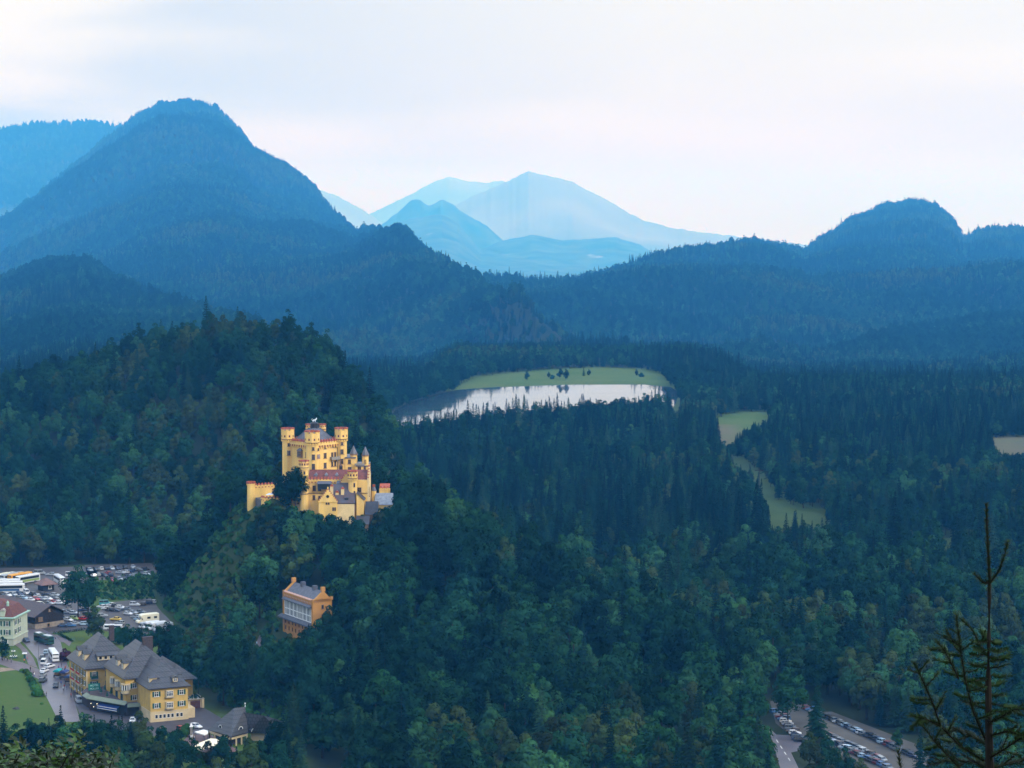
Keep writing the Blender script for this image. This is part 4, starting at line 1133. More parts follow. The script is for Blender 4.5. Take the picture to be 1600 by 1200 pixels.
for px, py, zt in ((518.2, 765, 10.0), (535.3, 769, 10.2), (526.8, 774.5, 7.6)):
    p = cl(px, py, 941.5); b = MB(); b.box(p.x - .6, p.x + .6, p.y - .5, p.y + .5, p.z - 3, p.z + 1.3, 0)
    A = [(p.x - .75, p.y - .65), (p.x + .75, p.y - .65), (p.x + .75, p.y + .65), (p.x - .75, p.y + .65)]
    b.prism(A, p.z + 1.3, p.z + 2.1, 1, [(p.x - .1, p.y - .5), (p.x + .1, p.y - .5), (p.x + .1, p.y + .5), (p.x - .1, p.y + .5)])
    b.build('chimney', [M_YEL2, M_BRICK], gr)
for px, py in ((538, 784.5), (541.5, 779)):
    p = cl(px, py, 940); b = MB(); b.box(p.x - .7, p.x + .7, p.y - .9, p.y + 1.0, p.z - .7, p.z + .2, 1)
    b.prism([(p.x - .9, p.y - 1.1), (p.x + .9, p.y - 1.1), (p.x + .9, p.y + 1.2), (p.x - .9, p.y + 1.2)], p.z + .2, p.z + .6, 0); b.build('dormer', [M_SLATE, M_DARK], gr)
for px, py, w_, h_ in ((510.2, 785, .42, 1.5), (513.6, 785, .42, 1.5), (520.5, 795.5, .4, 1.2), (523.6, 795.5, .4, 1.2)):
    window(gwl, cl(px, py, 937.5), (0, -1), w_, h_, sill=False, fw=.12)
p = cl(512, 775.8, 937.2); b = MB()
b.tube([(p.x, p.y - .05, p.z), (p.x, p.y + .3, p.z)], .6, 12); b.build('round_window', [M_DARK], gwl)

# lower roofs and turret at the right end
M_DSLATE = mat('dark_slate', (.034, .036, .047), .5, .3, .8)
ob = thing('castle_outbuilding', 'low slate roofed castle outbuilding below the wing on the right', 'outbuilding')
b = MB()
xa, xb = cl(557, 785, 940).x, cl(568.5, 785, 940).x
b.box(xa, xb, -20, -12.2, -9, 3.8, 0)
b.add([(xa, -20, 3.8), (xb, -20, 3.8), (xa, -20, 6.5)], [(0, 1, 2)], 0); b.add([(xa, -12.3, 3.8), (xa, -12.3, 6.5), (xb, -12.3, 3.8)], [(0, 1, 2)], 0)
b.add([(xa, -20.3, 6.7), (xb + .4, -20.3, 3.8), (xb + .4, -12.2, 3.8), (xa, -12.2, 6.7)], [(0, 1, 2, 3)], 1)
xc, xd = cl(562, 800, 936).x, cl(588, 800, 936).x
b.box(xb + .4, xd, -21, -14, -9, -1.2, 2); 
b.add([(xb + .4, -21.5, -1.5), (xd + .4, -21.5, -1.5), (xd + .4, -16, 3.0), (xb + .4, -16, 3.0)], [(0, 1, 2, 3)], 1)
b.add([(xb + .4, -16, 3.0), (xd + .4, -16, 3.0), (xd + .4, -12.3, 1.0), (xb + .4, -12.3, 1.0)], [(0, 1, 2, 3)], 1)
b.add([(xd + .4, -21.5, -1.5), (xd + .4, -12.3, 1.0), (xd + .4, -16, 3.0)], [(0, 1, 2)], 2)
b.box(xc - 1, xd - 3, -28, -22, -12, -4.2, 2)
b.add([(xc - 1.4, -28.4, -4.4), (xd - 2.6, -28.4, -4.4), (xd - 2.6, -22, -1.8), (xc - 1.4, -22, -1.8)], [(0, 1, 2, 3)], 1)
b.build('house', [M_YEL, M_DSLATE, M_BROWN], ob)
e0, e1 = cl(586, 780, 950).x, cl(612, 780, 950).x
b = MB(); b.box(e0, e1, -10, 2, -8, 1.0, 0)
b.add([(e0 - .3, -10.4, .9), (e1 + .3, -10.4, .9), (e1 + .3, -3, 4.7), (e0 - .3, -3, 4.7), (e1 + .3, 2.2, 1.0), (e0 - .3, 2.2, 1.0)], [(0, 1, 2, 3), (3, 2, 4, 5), (1, 4, 2), (0, 3, 5)], 1)
b.build('hall', [M_YEL, M_SLATEL], ob)
b = MB(); c = cl(584.2, 770, 957)
b.cone(c[:2], .95, .95, -6, 5.6, 8, 0); b.cone(c[:2], 1.1, .5, 5.6, 7.2, 8, 1); b.box(c.x - .5, c.x + .5, c.y - .5, c.y + .5, 7.2, 8.0, 2)
b.build('turret', [M_YEL, M_SLATE, M_BRICK], ob)
g0, g1 = cl(593, 768, 966).x, cl(609, 768, 966).x
b = MB(); b.box(g0, g1, 4, 10, -6, 5.0, 0); crenels(b, (g0, 4), (g1, 4), 5.0, h=1, step=1.3, th=.6, out=.1, cap=1, wall=.5)
b.add([(g0, 4.7, 5.5), (g1, 4.7, 5.5), (g1, 9.8, 7), (g0, 9.8, 7)], [(0, 1, 2, 3)], 1)
b.build('brick_wall', [M_YEL, M_BRICK], ob)

# terrace walls on the left
tw_ = thing('castle_terrace', 'battlemented yellow terrace wall with round corner turret left of castle', 'wall')
rc = cl(392.2, 770, 962)
b = MB(); b.cone(rc[:2], 1.62, 1.5, -9, 7.2, 12, 0); b.cone(rc[:2], 1.75, 1.75, 7.2, 7.9, 12, 0)
for k in range(8):
    t = 2 * math.pi * k / 8; u = (math.cos(t), math.sin(t)); b.obox((rc.x + u[0] * 1.5, rc.y + u[1] * 1.5), (-u[1], u[0]), u, .45, .3, 7.9, 8.7, 1)
b.build('corner_turret', [M_YEL, M_BRICK], tw_)
def wallpx(b, pts, z0, zt, th=.7, step=1.3):
    for (a, Da), (c, Dc) in zip(pts[:-1], pts[1:]):
        A, B_ = cl(a, 770, Da), cl(c, 770, Dc)
        d = (B_ - A).xy; L_ = d.length; d.normalize(); n = Vector((d.y, -d.x)); m = (A.xy + B_.xy) / 2
        b.obox(m, d, n, L_ / 2, th / 2, z0, zt, 0)
        crenels(b, A.xy, B_.xy, zt, h=1.0, step=step, th=th, out=th / 2 + .2, cap=1, corbel=.7, wall=.35)
b = MB(); wallpx(b, [(397, 962), (427, 966), (433, 972)], -8, 6.5); b.build('upper_wall', [M_YEL, M_BRICK], tw_)
b = MB(); wallpx(b, [(409, 950), (414, 947.5), (447, 948.5), (449, 956)], -9, 3.2); b.build('lower_wall', [M_YEL, M_BRICK], tw_)
b = MB(); wallpx(b, [(448, 951), (469, 949)], -9, 1.8); b.build('side_wall', [M_YEL, M_BRICK], tw_)
b = MB()
P = [cl(a, 770, D) for a, D in ((398, 963), (427, 967), (449, 957), (449, 951), (447, 949), (414, 948.5), (410, 951))]
b.prism([(v.x, v.y) for v in P], -8, 2.3, 0)
b.build('terrace_floor', [mat('terrace_paving', (.10, .095, .10), .7, .3, .8)], tw_)
b = MB()
for px, w_ in ((412.5, 2.0), (420, 1.3)):
    p = cl(px, 783, 947.6); b.prism([(p.x - w_ / 2, p.y - 1.2), (p.x + w_ / 2, p.y - 1.2), (p.x + w_ / 2, p.y + .3), (p.x - w_ / 2, p.y + .3)], -8, 1.4, 0, [(p.x - w_ / 2.6, p.y - .1), (p.x + w_ / 2.6, p.y - .1), (p.x + w_ / 2.6, p.y + .3), (p.x - w_ / 2.6, p.y + .3)])
b.build('buttress', [M_STONE], tw_)
for k, (px, py, D, c_, lb) in enumerate([(421, 770.5, 953, M_WHITE, 'white parasol at the left of the castle terrace'), (432, 772.5, 953, M_WHITE, 'white parasol on the castle terrace near the trees'), (427, 769.5, 956, mat('blue_cloth', (.25, .3, .5), .8), 'bluish parasol at the back of the castle terrace')]):
    p = W(px, py, D); base = CLZ + 2.3
    r_ = tag(empty('parasol', (p.x, p.y, base)), lb, 'parasol', 'parasols on the castle terrace')
    b = MB(); b.cone((0, 0), 1.5, .1, 2.2, 2.9, 8); b.build('canopy', [c_], r_)
    b = MB(); b.cone((0, 0), .05, .05, 0, 2.3, 6); b.build('pole', [M_IRON], r_)
# ------------------------------------------------------------------ roads, paths and car parks
M_ASPH = mat('wet_asphalt', (0.10, 0.087, 0.105), 0.36, 0.22, 0.12, spec=0.5, detail=8)
M_PATH = mat('paving', (0.12, 0.095, 0.10), 0.6, 0.22, 0.35, detail=6)
M_GRAVEL = mat('gravel', (0.058, 0.050, 0.049), 0.6, 0.25, 0.15, detail=8)
M_COBBLE = mat('red_paving', (0.125, 0.07, 0.065), 0.6, 0.25, 0.5)
M_MARK = mat('road_paint', (0.7, 0.7, 0.68), 0.6)
def sheet(name, P, z, m, label, dz):
    return flat_sheet(name, [G(a, b, z).xy[:] for a, b in P], z + dz, m, label)
sheet('car_park', [(-90, 887), (60, 887), (128, 885), (152, 890), (152, 902), (140, 915), (130, 935), (150, 962), (165, 942), (238, 934), (247, 950), (297, 1002), (280, 1012), (232, 1003), (186, 992), (158, 984), (140, 984), (96, 988), (56, 992), (22, 968), (-90, 962)], VZ, M_GRAVEL, 'grey car park at the foot of the castle hill', .02)
sheet('far_car_park', [(132, 883), (256, 879), (246, 894), (202, 903), (140, 908)], VZ, M_GRAVEL, 'shaded car park at the edge of the wood', .02)
sheet('road', [(24, 964), (44, 972), (64, 982), (86, 992), (95, 1004), (99, 1020), (106, 1040), (117, 1060), (113, 1084), (126, 1128), (92, 1128), (84, 1112), (66, 1076), (62, 1048), (58, 1030), (40, 1008), (22, 990), (10, 972)], VZ, M_ASPH, 'wet village road', .04)
sheet('footpath', [(-60, 1022), (0, 1026), (15, 1031), (36, 1035.5), (61, 1046), (64.5, 1063), (40, 1052), (20, 1045.5), (0, 1038), (-60, 1034)], VZ, M_PATH, 'footpath between the lawns', .06)
sheet('footpath', [(21, 998), (30, 1003.5), (42, 1015), (52, 1028), (59, 1044), (45, 1039), (40, 1028), (32, 1014), (21, 1006)], VZ, M_PATH, 'curved footpath from the pale green house', .05)
sheet('footpath', [(86, 991), (96, 995), (112, 1003), (108, 1010), (100, 1004), (94, 1003)], VZ, M_PATH, 'paved path behind the green bus', .07)
sheet('forecourt', [(112, 1086), (118, 1060), (127, 1094), (142, 1096), (200, 1108), (236, 1128), (288, 1122), (290, 1106), (303, 1102), (322, 1108), (346, 1122), (330, 1146), (300, 1150), (262, 1146), (240, 1150), (180, 1140), (130, 1130)], VZ, mat('forecourt_asphalt', (.05, .046, .056), .55, .2, .3), 'dark forecourt around the hotel', .03)
sheet('garden_terrace', [(296, 1148), (330, 1148), (372, 1172), (350, 1184), (300, 1176), (286, 1158)], VZ, M_COBBLE, 'reddish paved garden terrace beside the pavilion', .05)
sheet('sand_path', [(-60, 1042), (0, 1043), (22, 1044), (24, 1047), (0, 1050), (-60, 1050)], VZ, mat('bare_soil', (.22, .16, .11), .9, .3, .5), 'strip of bare soil above the lawn', .03)
sheet('car_park', [(1203, 1096), (1240, 1090), (1262, 1100), (1266, 1165), (1244, 1156), (1212, 1130)], RZ, mat('car_park_gravel', (.058, .054, .048), .7, .22, .15), 'grey car park below the wooded hill', .02)
sheet('car_park', [(1276, 1112), (1300, 1112), (1440, 1166), (1470, 1210), (1380, 1216), (1330, 1192), (1288, 1160)], RZ, mat('lane_gravel', (.072, .064, .054), .75, .22, .15), 'gravel forest car park with long rows of cars', .02)
sheet('forest_road', [(1200, 1136), (1213, 1148), (1250, 1150), (1254, 1172), (1236, 1176), (1262, 1230), (1228, 1230)], RZ, M_ASPH, 'forest road along the foot of the wooded hill', .04)
b = MB()
for k in range(4):
    p0, p1 = G(1213 + k * 6.2, 1156 + k * 9.5, RZ), G(1213 + k * 6.2 + 3, 1156 + k * 9.5 + 4.5, RZ)
    d = (p1 - p0).xy; L_ = d.length; d.normalize(); n = Vector((d.y, -d.x)); m = (p0 + p1).xy / 2
    b.add([(m.x + i * d.x * L_ / 2 + j * n.x * .12, m.y + i * d.y * L_ / 2 + j * n.y * .12, RZ + .06) for i, j in ((-1, -1), (1, -1), (1, 1), (-1, 1))], [(0, 1, 2, 3)])
o = b.build('road_marking', M_MARK); tag(o, 'white dashes on the forest road', None, None, 'structure')
if o.data.polygons[0].normal.z < 0: o.data.flip_normals()
# steep footpath beside the glass fronted house
pp = []
for a, c in ((396, 1004), (402, 990), (408, 976), (414, 966)):
    D = np.interp(c, (966, 1004), (884, 862)); q = on(a, D, 15); pp.append((q[0], D))
b = MB()
for (x, y) in pp:
    for s_ in (-1.1, 1.1): b.v.append((x + s_, y, max(hz(x + s_ * .5, y), hz(x, y)) + .12))
for k in range(len(pp) - 1): b.f.append((2 * k, 2 * k + 1, 2 * k + 3, 2 * k + 2)); b.m.append(0)
o = b.build('steep_footpath', M_PATH); tag(o, 'grey footpath climbing beside the glass fronted house', None, None, 'structure')

# ------------------------------------------------------------------ hotel
M_HOTEL = mat('hotel_plaster', (0.49, 0.335, 0.105), 0.9, 0.14, 0.4, spec=0.1)
M_CREAM = mat('cream_plaster', (0.52, 0.42, 0.26), 0.9, 0.12, 0.4, spec=0.1)
M_SHUT = mat('green_shutter', (0.012, 0.07, 0.055), 0.6)
M_OLIVE = mat('olive_sheet_roof', (0.135, 0.165, 0.115), 0.5, 0.12, 0.6)
def seam_roof(name, c1, c2, sx=0.55):
    m = bpy.data.materials.new(name); m.use_nodes = True
    nt = m.node_tree; b = nt.nodes['Principled BSDF']; N = nt.nodes.new; L = nt.links.new
    b.inputs['Roughness'].default_value = .42; b.inputs['Specular IOR Level'].default_value = .5
    tc = N('ShaderNodeTexCoord'); mp = N('ShaderNodeMapping'); mp.inputs['Rotation'].default_value = (R(90), 0, 0)
    cmb = N('ShaderNodeCombineXYZ'); sp = N('ShaderNodeSeparateXYZ'); L(tc.outputs['Object'], sp.inputs[0])
    ad = N('ShaderNodeMath'); ad.operation = 'ADD'; L(sp.outputs['X'], ad.inputs[0]); L(sp.outputs['Y'], ad.inputs[1])
    L(ad.outputs[0], cmb.inputs[0]); L(sp.outputs['Z'], cmb.inputs[1])
    br = N('ShaderNodeTexBrick'); br.inputs['Scale'].default_value = sx
    br.inputs['Mortar Size'].default_value = .06; br.inputs['Brick Width'].default_value = .6; br.inputs['Row Height'].default_value = .75
    br.inputs['Color1'].default_value = (*c1, 1); br.inputs['Color2'].default_value = (*c2, 1); br.inputs['Mortar'].default_value = (c1[0] * .3, c1[1] * .3, c1[2] * .3, 1)
    L(cmb.outputs[0], br.inputs['Vector'])
    n = N('ShaderNodeTexNoise'); n.inputs['Scale'].default_value = .5; n.inputs['Detail'].default_value = 6; L(tc.outputs['Object'], n.inputs['Vector'])
    mx = N('ShaderNodeMix'); mx.data_type = 'RGBA'; mx.blend_type = 'MULTIPLY'; mx.inputs[0].default_value = .6
    L(br.outputs['Color'], mx.inputs[6]); L(n.outputs['Color'], mx.inputs[7]); 
    g = N('ShaderNodeHueSaturation'); g.inputs['Saturation'].default_value = .55; g.inputs['Value'].default_value = 1.5; L(mx.outputs[2], g.inputs['Color'])
    L(g.outputs[0], b.inputs['Base Color'])
    return m
M_ROOFM = seam_roof('sheet_metal_roof', (.034, .030, .037), (.046, .040, .047))
M_ROOFP = seam_roof('pavilion_roof', (.030, .031, .040), (.038, .038, .048), 0.7)
O = G(235.5, 1129, VZ)
hotel = tag(empty('hotel', O, R(25)), 'large yellow hotel with dark hipped metal roofs and green shutters', 'hotel')
def hip(b, x0, x1, y0, y1, z, rx0, ry0, rx1, ry1, zr, ov=.9, mi=0, th=.25):
    E = [(x0 - ov, y0 - ov, z), (x1 + ov, y0 - ov, z), (x1 + ov, y1 + ov, z), (x0 - ov, y1 + ov, z)]
    if abs(ry1 - ry0) >= abs(rx1 - rx0): f = [(0, 1, 4), (1, 2, 5, 4), (2, 3, 5), (3, 0, 4, 5)]; Rg = [(rx0, ry0, zr), (rx1, ry1, zr)]
    else: f = [(0, 1, 5, 4), (1, 2, 5), (2, 3, 4, 5), (3, 0, 4)]; Rg = [(rx0, ry0, zr), (rx1, ry1, zr)]
    b.add(E + Rg + [(p[0], p[1], p[2] - th) for p in E], f + [(9, 8, 7, 6), (6, 7, 1, 0), (7, 8, 2, 1), (8, 9, 3, 2), (9, 6, 0, 3)], mi)
def swin(parent, x, y, z, n, w=1.15, h=1.45, sh=True, bars=1):
    wn = window(parent, (x, y, z), n, w, h, frame=M_WHITE, pane=M_DARK, bars=bars, fw=.1, proud=.08)
    if sh:
        nn = Vector((n[0], n[1])); t = Vector((-nn.y, nn.x))
        for s_ in (-1, 1):
            b = MB(); c = (x + t.x * s_ * (w / 2 + .45) + nn.x * .06, y + t.y * s_ * (w / 2 + .45) + nn.y * .06)
            b.obox(c, t, nn, .31, .05, z - h / 2 - .1, z + h / 2 + .1); b.build('shutter', M_SHUT, wn)
    return wn
FR, LF, RT = (0, -1), (-1, 0), (1, 0)
b = MB()
b.box(0, 12.4, 0, 17, 3.35, 11, 0); b.box(-.1, 12.5, -.1, 17, -1, 3.34, 1); b.box(12.5, 15.2, 1.5, 13, -1, 3.2, 1); b.box(-.14, 12.54, -.14, 17, 3.22, 3.45, 1)
b.build('front_block_wall', [M_HOTEL, M_CREAM], hotel)
b = MB(); b.box(-4, 14, 17.01, 38, -1, 12, 0); b.build('middle_block_wall', [M_HOTEL], hotel)
b = MB(); b.box(-3.9, 1, 15, 17, -1, 12, 0); b.build('corner_bay_wall', [M_HOTEL], hotel)
b = MB(); b.box(-9, 8, 44, 66, -1, 10.4, 0); b.box(-9.06, -8.6, 43.94, 44.4, -.9, 10.3, 1); b.build('rear_block_wall', [M_HOTEL, M_CREAM], hotel)
b = MB(); b.box(0, 14, 38.01, 43.99, -1, 11, 0); b.build('link_wall', [M_HOTEL], hotel)
b = MB(); hip(b, 0, 12.4, 0, 22, 11, 6.2, 9, 6.2, 22, 17.6); b.build('front_roof', [M_ROOFM], hotel)
b = MB(); hip(b, -4, 14, 15, 38, 12, 4.5, 24.5, 4.5, 32, 21.4); mr_ = b.build('middle_roof', [M_ROOFM], hotel)
b = MB(); hip(b, -9, 8, 44, 66, 10.4, -1, 54, -1, 58, 20.0); rr_ = b.build('rear_roof', [M_ROOFM], hotel)
b = MB(); b.add([(0, 37, 11.6), (15, 37, 11.3), (15, 45, 11.3), (0, 45, 11.6), (5, 37, 17), (5, 45, 17)], [(0, 3, 5, 4), (1, 4, 5, 2), (0, 4, 1), (2, 5, 3)], 0); b.build('link_roof', [M_ROOFM], hotel)
b = MB(); hip(b, 14, 21, 20, 42, 9, 16, 24, 16, 40, 13.5); b.box(14.02, 20.5, 20.5, 41.5, -1, 8.8, 1); b.build('back_annex', [M_ROOFM, M_HOTEL], hotel)
for (x, y, zt, w_) in ((5.2, 24.2, 23.0, .55), (9.5, 33, 21.4, 1.1), (4.5, 61, 21.0, .8)):
    b = MB(); b.box(x - w_, x + w_, y - .6, y + .6, zt - 5, zt, 0); b.box(x - w_ - .1, x + w_ + .1, y - .7, y + .7, zt, zt + .25, 0); b.build('chimney', [mat('chimney_brick', (.06, .045, .045), .9, .3, 2)], hotel)
def dormer(x, y, z, n, w=2.0, d=3.0, h=1.7, roof=1.0, nw=1, bars=1, flat=False):
    nn = Vector((n[0], n[1])); t = Vector((-nn.y, nn.x)); c = Vector((x, y))
    b = MB(); m = c - nn * d / 2
    b.obox(m, t, nn, w / 2, d / 2, z - h / 2, z + h / 2, 0)
    def q(u, v, zz): return (c.x + t.x * u + nn.x * v, c.y + t.y * u + nn.y * v, zz)
    a = w / 2 + .3; e = z + h / 2
    if flat: b.add([q(-a, .4, e), q(a, .4, e), q(a, -d - 1.8, e + 1.2), q(-a, -d - 1.8, e + 1.2), q(-a, .4, e - .2), q(a, .4, e - .2)], [(0, 1, 2, 3), (4, 5, 1, 0), (5, 2, 1), (4, 0, 3)], 1)
    else: b.add([q(-a, .35, e), q(a, .35, e), q(0, .35, e + roof), q(-a, -d - 1, e), q(a, -d - 1, e), q(0, -d - 1, e + roof)], [(0, 1, 2), (0, 2, 5, 3), (1, 4, 5, 2)], 1)
    o = b.build('dormer', [M_CREAM, M_ROOFM], hotel)
    for k in range(nw):
        u = (k - (nw - 1) / 2) * w / nw
        window(o, q(u, 0, z), nn, min(1.0, w / nw * .62), h * .62, frame=M_WHITE, bars=bars, fw=.08, sill=False)
    return o
dormer(8.6, 1.0, 13.0, FR, 1.5, 3, 1.4, .5); dormer(.5, 3.2, 13.1, LF, 1.2, 2.5, 1.4, .5)
dormer(4.6, 16.3, 14.6, FR, 1.6, 3, 1.5, .5)
dormer(-3.1, 21.0, 14.9, LF, 2.6, 3.5, 2.0, 1.5); dormer(-3.1, 27.5, 14.9, LF, 2.6, 3.5, 2.0, 1.5)
dormer(-1.0, 45.5, 13.3, FR, 7.2, 4, 1.6, 1, 4, 0, True)
dormer(-8.3, 50.0, 13.3, LF, 2.6, 3.5, 2.0, 1.5); dormer(-8.3, 57.5, 13.3, LF, 2.6, 3.5, 2.0, 1.5)
for z in (5.3, 9.0):
    for x in (2.0, 10.3): swin(hotel, x, -.005, z, FR)
    b = MB(); b.prism([(4.7, -.01), (5.1, -.75), (7.3, -.75), (7.7, -.01)], z - 1.25, z + 1.05, 0); b.prism([(4.6, -.0), (5.0, -.9), (7.4, -.9), (7.8, -.0)], z - 1.45, z - 1.25, 1)
    by_ = b.build('bay_window', [M_CREAM, M_STONE], hotel)
    window(by_, (6.2, -.75, z), FR, 1.9, 1.5, frame=M_WHITE, bars=3, fw=.08, sill=False)
for k in range(7): window(hotel, (1.9 + k * 1.32 + (.35 if k > 4 else 0), -.11, 1.75), FR, .82, 1.15, frame=M_WHITE, fw=.08, sill=False)
for z in (5.4, 9.3): swin(hotel, 2.7 - 4.5, 14.99, z, FR) if z > 20 else swin(hotel, -.9, 14.99, z, FR)
def round_bay(x, y, z, r, n0=0):
    b = MB()
    b.cone((x, y), r, r, z - 1.9, z - .9, 12, 0); b.cone((x, y), r * .6, r, z - 2.3, z - 1.9, 12, 0); b.cone((x, y), r * .93, r * .93, z - .9, z + .9, 12, 1); b.cone((x, y), r * 1.05, r * 1.05, z + .9, z + 1.2, 12, 0)
    b.cone((x, y), r * 1.08, r * 1.08, z - .9, z - .78, 12, 2)
    for k in range(12):
        t = 2 * math.pi * (k + .0) / 12
        b.obox((x + math.cos(t) * r * .95, y + math.sin(t) * r * .95), (-math.sin(t), math.cos(t)), (math.cos(t), math.sin(t)), .1, .08, z - .9, z + .9, 3)
    b.build('bay_window', [M_CREAM, M_DARK, M_STONE, M_WHITE], hotel)
round_bay(-3.7, 15.4, 8.9, 1.5); round_bay(-4.1, 22, 8.9, 1.3); round_bay(-4.1, 28, 8.9, 1.3)
for y in (19, 25, 31): window(hotel, (-4.01, y, 5.2), LF, 2.2, 2.4, frame=M_SHUT, bars=3, fw=.12, sill=False)
for x in (-6.4, -1.2):
    for z in (4.9, 8.2): swin(hotel, x, 43.99, z, FR, 1.2, 1.7)
b = MB(); b.box(-7.6, -5.2, 43.0, 43.98, 6.7, 6.9, 0); b.box(-7.6, -5.2, 43.0, 43.08, 6.9, 7.8, 1); b.build('balcony', [M_STONE, M_SHUT], hotel)
for y in (46.2, 50, 54, 58, 62):
    for z in (2.0, 5.1, 8.3): swin(hotel, -9.01, y, z, LF, 1.1, 1.5)
M_FLOW = mat('red_flowers', (.35, .02, .025), .8, .5, 3)
for y0, z in ((50.5, 7.0), (57.5, 7.0), (50.5, 3.9), (57.5, 3.9)):
    b = MB(); b.box(-10.2, -9.02, y0 - 2.4, y0 + 2.4, z - .25, z, 0); b.box(-10.25, -10.15, y0 - 2.4, y0 + 2.4, z, z + .9, 0)
    rr = random.Random(int(y0 * 10 + z))
    for k in range(26): 
        q = y0 - 2.3 + k * .184; b.cone((-10.3, q), .16, .05, z + .55 + rr.uniform(0, .2), z + 1.05 + rr.uniform(0, .2), 5, 1)
    b.build('balcony', [M_CREAM, M_FLOW], hotel)
# terrace with its restaurant front
P = [(-12.2, 27), (-4.0, 12.5), (-.15, 12.5), (-.15, 15), (-4.02, 15), (-4.02, 38), (-.1, 38.1), (-.1, 43.9), (-9, 43.9), (-12.2, 38)]
b = MB(); b.prism(P, -1, 3.8, 0); b.prism(P, 3.8, 3.95, 1)
b.build('terrace', [mat('dark_timber', (.03, .022, .02), .8, .2, 1), mat('terrace_boards', (.085, .06, .06), .7, .2, .8)], hotel)
def eave(b, a, c, out, z1, z0, mi=0):
    a, c = Vector(a), Vector(c); d = (c - a).normalized(); n = Vector((d.y, -d.x))
    b.add([(a.x, a.y, z1), (c.x, c.y, z1), (c.x + n.x * out + d.x * .4, c.y + n.y * out + d.y * .4, z0), (a.x + n.x * out - d.x * .4, a.y + n.y * out - d.y * .4, z0)], [(0, 3, 2, 1)], mi)
    b.add([(a.x, a.y, z1 - .25), (c.x, c.y, z1 - .25), (c.x + n.x * out + d.x * .4, c.y + n.y * out + d.y * .4, z0 - .2), (a.x + n.x * out - d.x * .4, a.y + n.y * out - d.y * .4, z0 - .2)], [(0, 1, 2, 3)], mi)
    b.add([(c.x + n.x * out + d.x * .4, c.y + n.y * out + d.y * .4, z0 - .2), (c.x + n.x * out + d.x * .4, c.y + n.y * out + d.y * .4, z0), (a.x + n.x * out - d.x * .4, a.y + n.y * out - d.y * .4, z0), (a.x + n.x * out - d.x * .4, a.y + n.y * out - d.y * .4, z0 - .2)], [(0, 1, 2, 3)], mi)
b = MB(); eave(b, (-12.2, 27.2), (-4.0, 12.3), 1.7, 4.9, 4.0); eave(b, (-12.3, 31.5), (-12.3, 27.2), 1.5, 5.0, 4.1); eave(b, (-4.0, 12.4), (-.2, 12.0), 1.6, 4.2, 3.3)
b.build('terrace_canopy', [M_OLIVE], hotel)
d_ = Vector((8.2, -14.7)).normalized(); n_ = Vector((d_.y, -d_.x))
def tp(u, v): return (-12.2 + d_.x * u + n_.x * v, 27 + d_.y * u + n_.y * v)
b = MB()
for k in range(5): b.obox(tp(2 + k * 3.2, .06), d_, n_, 1.2, .05, .6, 3.0, 0)
b.build('restaurant_window', [M_DARK], hotel)
b = MB(); A = [tp(4.5, .1), tp(13.5, .1), tp(13.5, 1.6), tp(4.5, 1.6)]
b.add([(A[0][0], A[0][1], 2.9), (A[1][0], A[1][1], 2.9), (A[2][0], A[2][1], 2.2), (A[3][0], A[3][1], 2.2)], [(3, 2, 1, 0)], 0)
b.add([(A[3][0], A[3][1], 2.2), (A[2][0], A[2][1], 2.2), (A[2][0], A[2][1], 1.5), (A[3][0], A[3][1], 1.5)], [(3, 2, 1, 0)], 0)
for z0, z1 in ((2.12, 2.32), (1.42, 1.6)):
    b.obox(tp(9, 1.63), d_, n_, 4.5, .03, z0, z1, 1)
b.build('blue_awning', [mat('blue_cloth_dark', (.02, .05, .22), .8), M_WHITE], hotel)
M_LAMP = mat('lamp_glow', (1, .9, .7), .5, emit=((1.0, .85, .6), 2.5))
for u, z in ((.6, 2.2), (3.4, 2.4), (1.8, 1.2)):
    b = MB(); q = tp(u, .5); b.cone(q, .1, .13, z, z + .22, 8); b.build('wall_lamp', [M_LAMP], hotel)
for k in range(4):
    b = MB(); q = (-7.5 + (k % 2) * 2.2, 24 + k * 3.6); b.cone(q, .07, .07, 3.95, 6.2, 6, 0); b.cone(q, .55, .06, 4.7, 6.3, 8, 0); b.cone(q, .7, .7, 4.65, 4.72, 8, 1); b.build('folded_parasol', [M_SHUT, M_STONE], hotel)
# hotel sign on the terrace corner: green board with pale lettering
def text_mesh(txt, size):
    c = bpy.data.curves.new('lettering', 'FONT'); c.body = txt; c.size = size; c.align_x = 'CENTER'; c.align_y = 'CENTER'; c.extrude = .02
    o = bpy.data.objects.new('lettering', c); COL.objects.link(o)
    bpy.context.view_layer.update()
    me = bpy.data.meshes.new_from_object(o.evaluated_get(bpy.context.evaluated_depsgraph_get()))
    bpy.data.objects.remove(o); return me
sq = (-9.2, 33.5)
b = MB(); b.box(sq[0] - 2.0, sq[0] + 2.0, sq[1] - .1, sq[1] + .1, 5.0, 7.3, 0)
for s_ in (-1.7, 1.7): b.box(sq[0] + s_ - .07, sq[0] + s_ + .07, sq[1] + .1, sq[1] + .25, 3.95, 7.0, 1)
sg_ = b.build('sign_board', [mat('sign_green', (.01, .16, .13), .5), M_IRON], hotel)
for txt, z, sz in (('HOTEL', 6.65, .95), ('M\u00dcLLER', 5.6, .85)):
    me = text_mesh(txt, sz); me.materials.append(mat('lettering', (.55, .75, .65), .6))
    o = place_mesh('lettering', me, sg_, (sq[0], sq[1] - .12, z)); o.rotation_euler = (R(90), 0, 0)
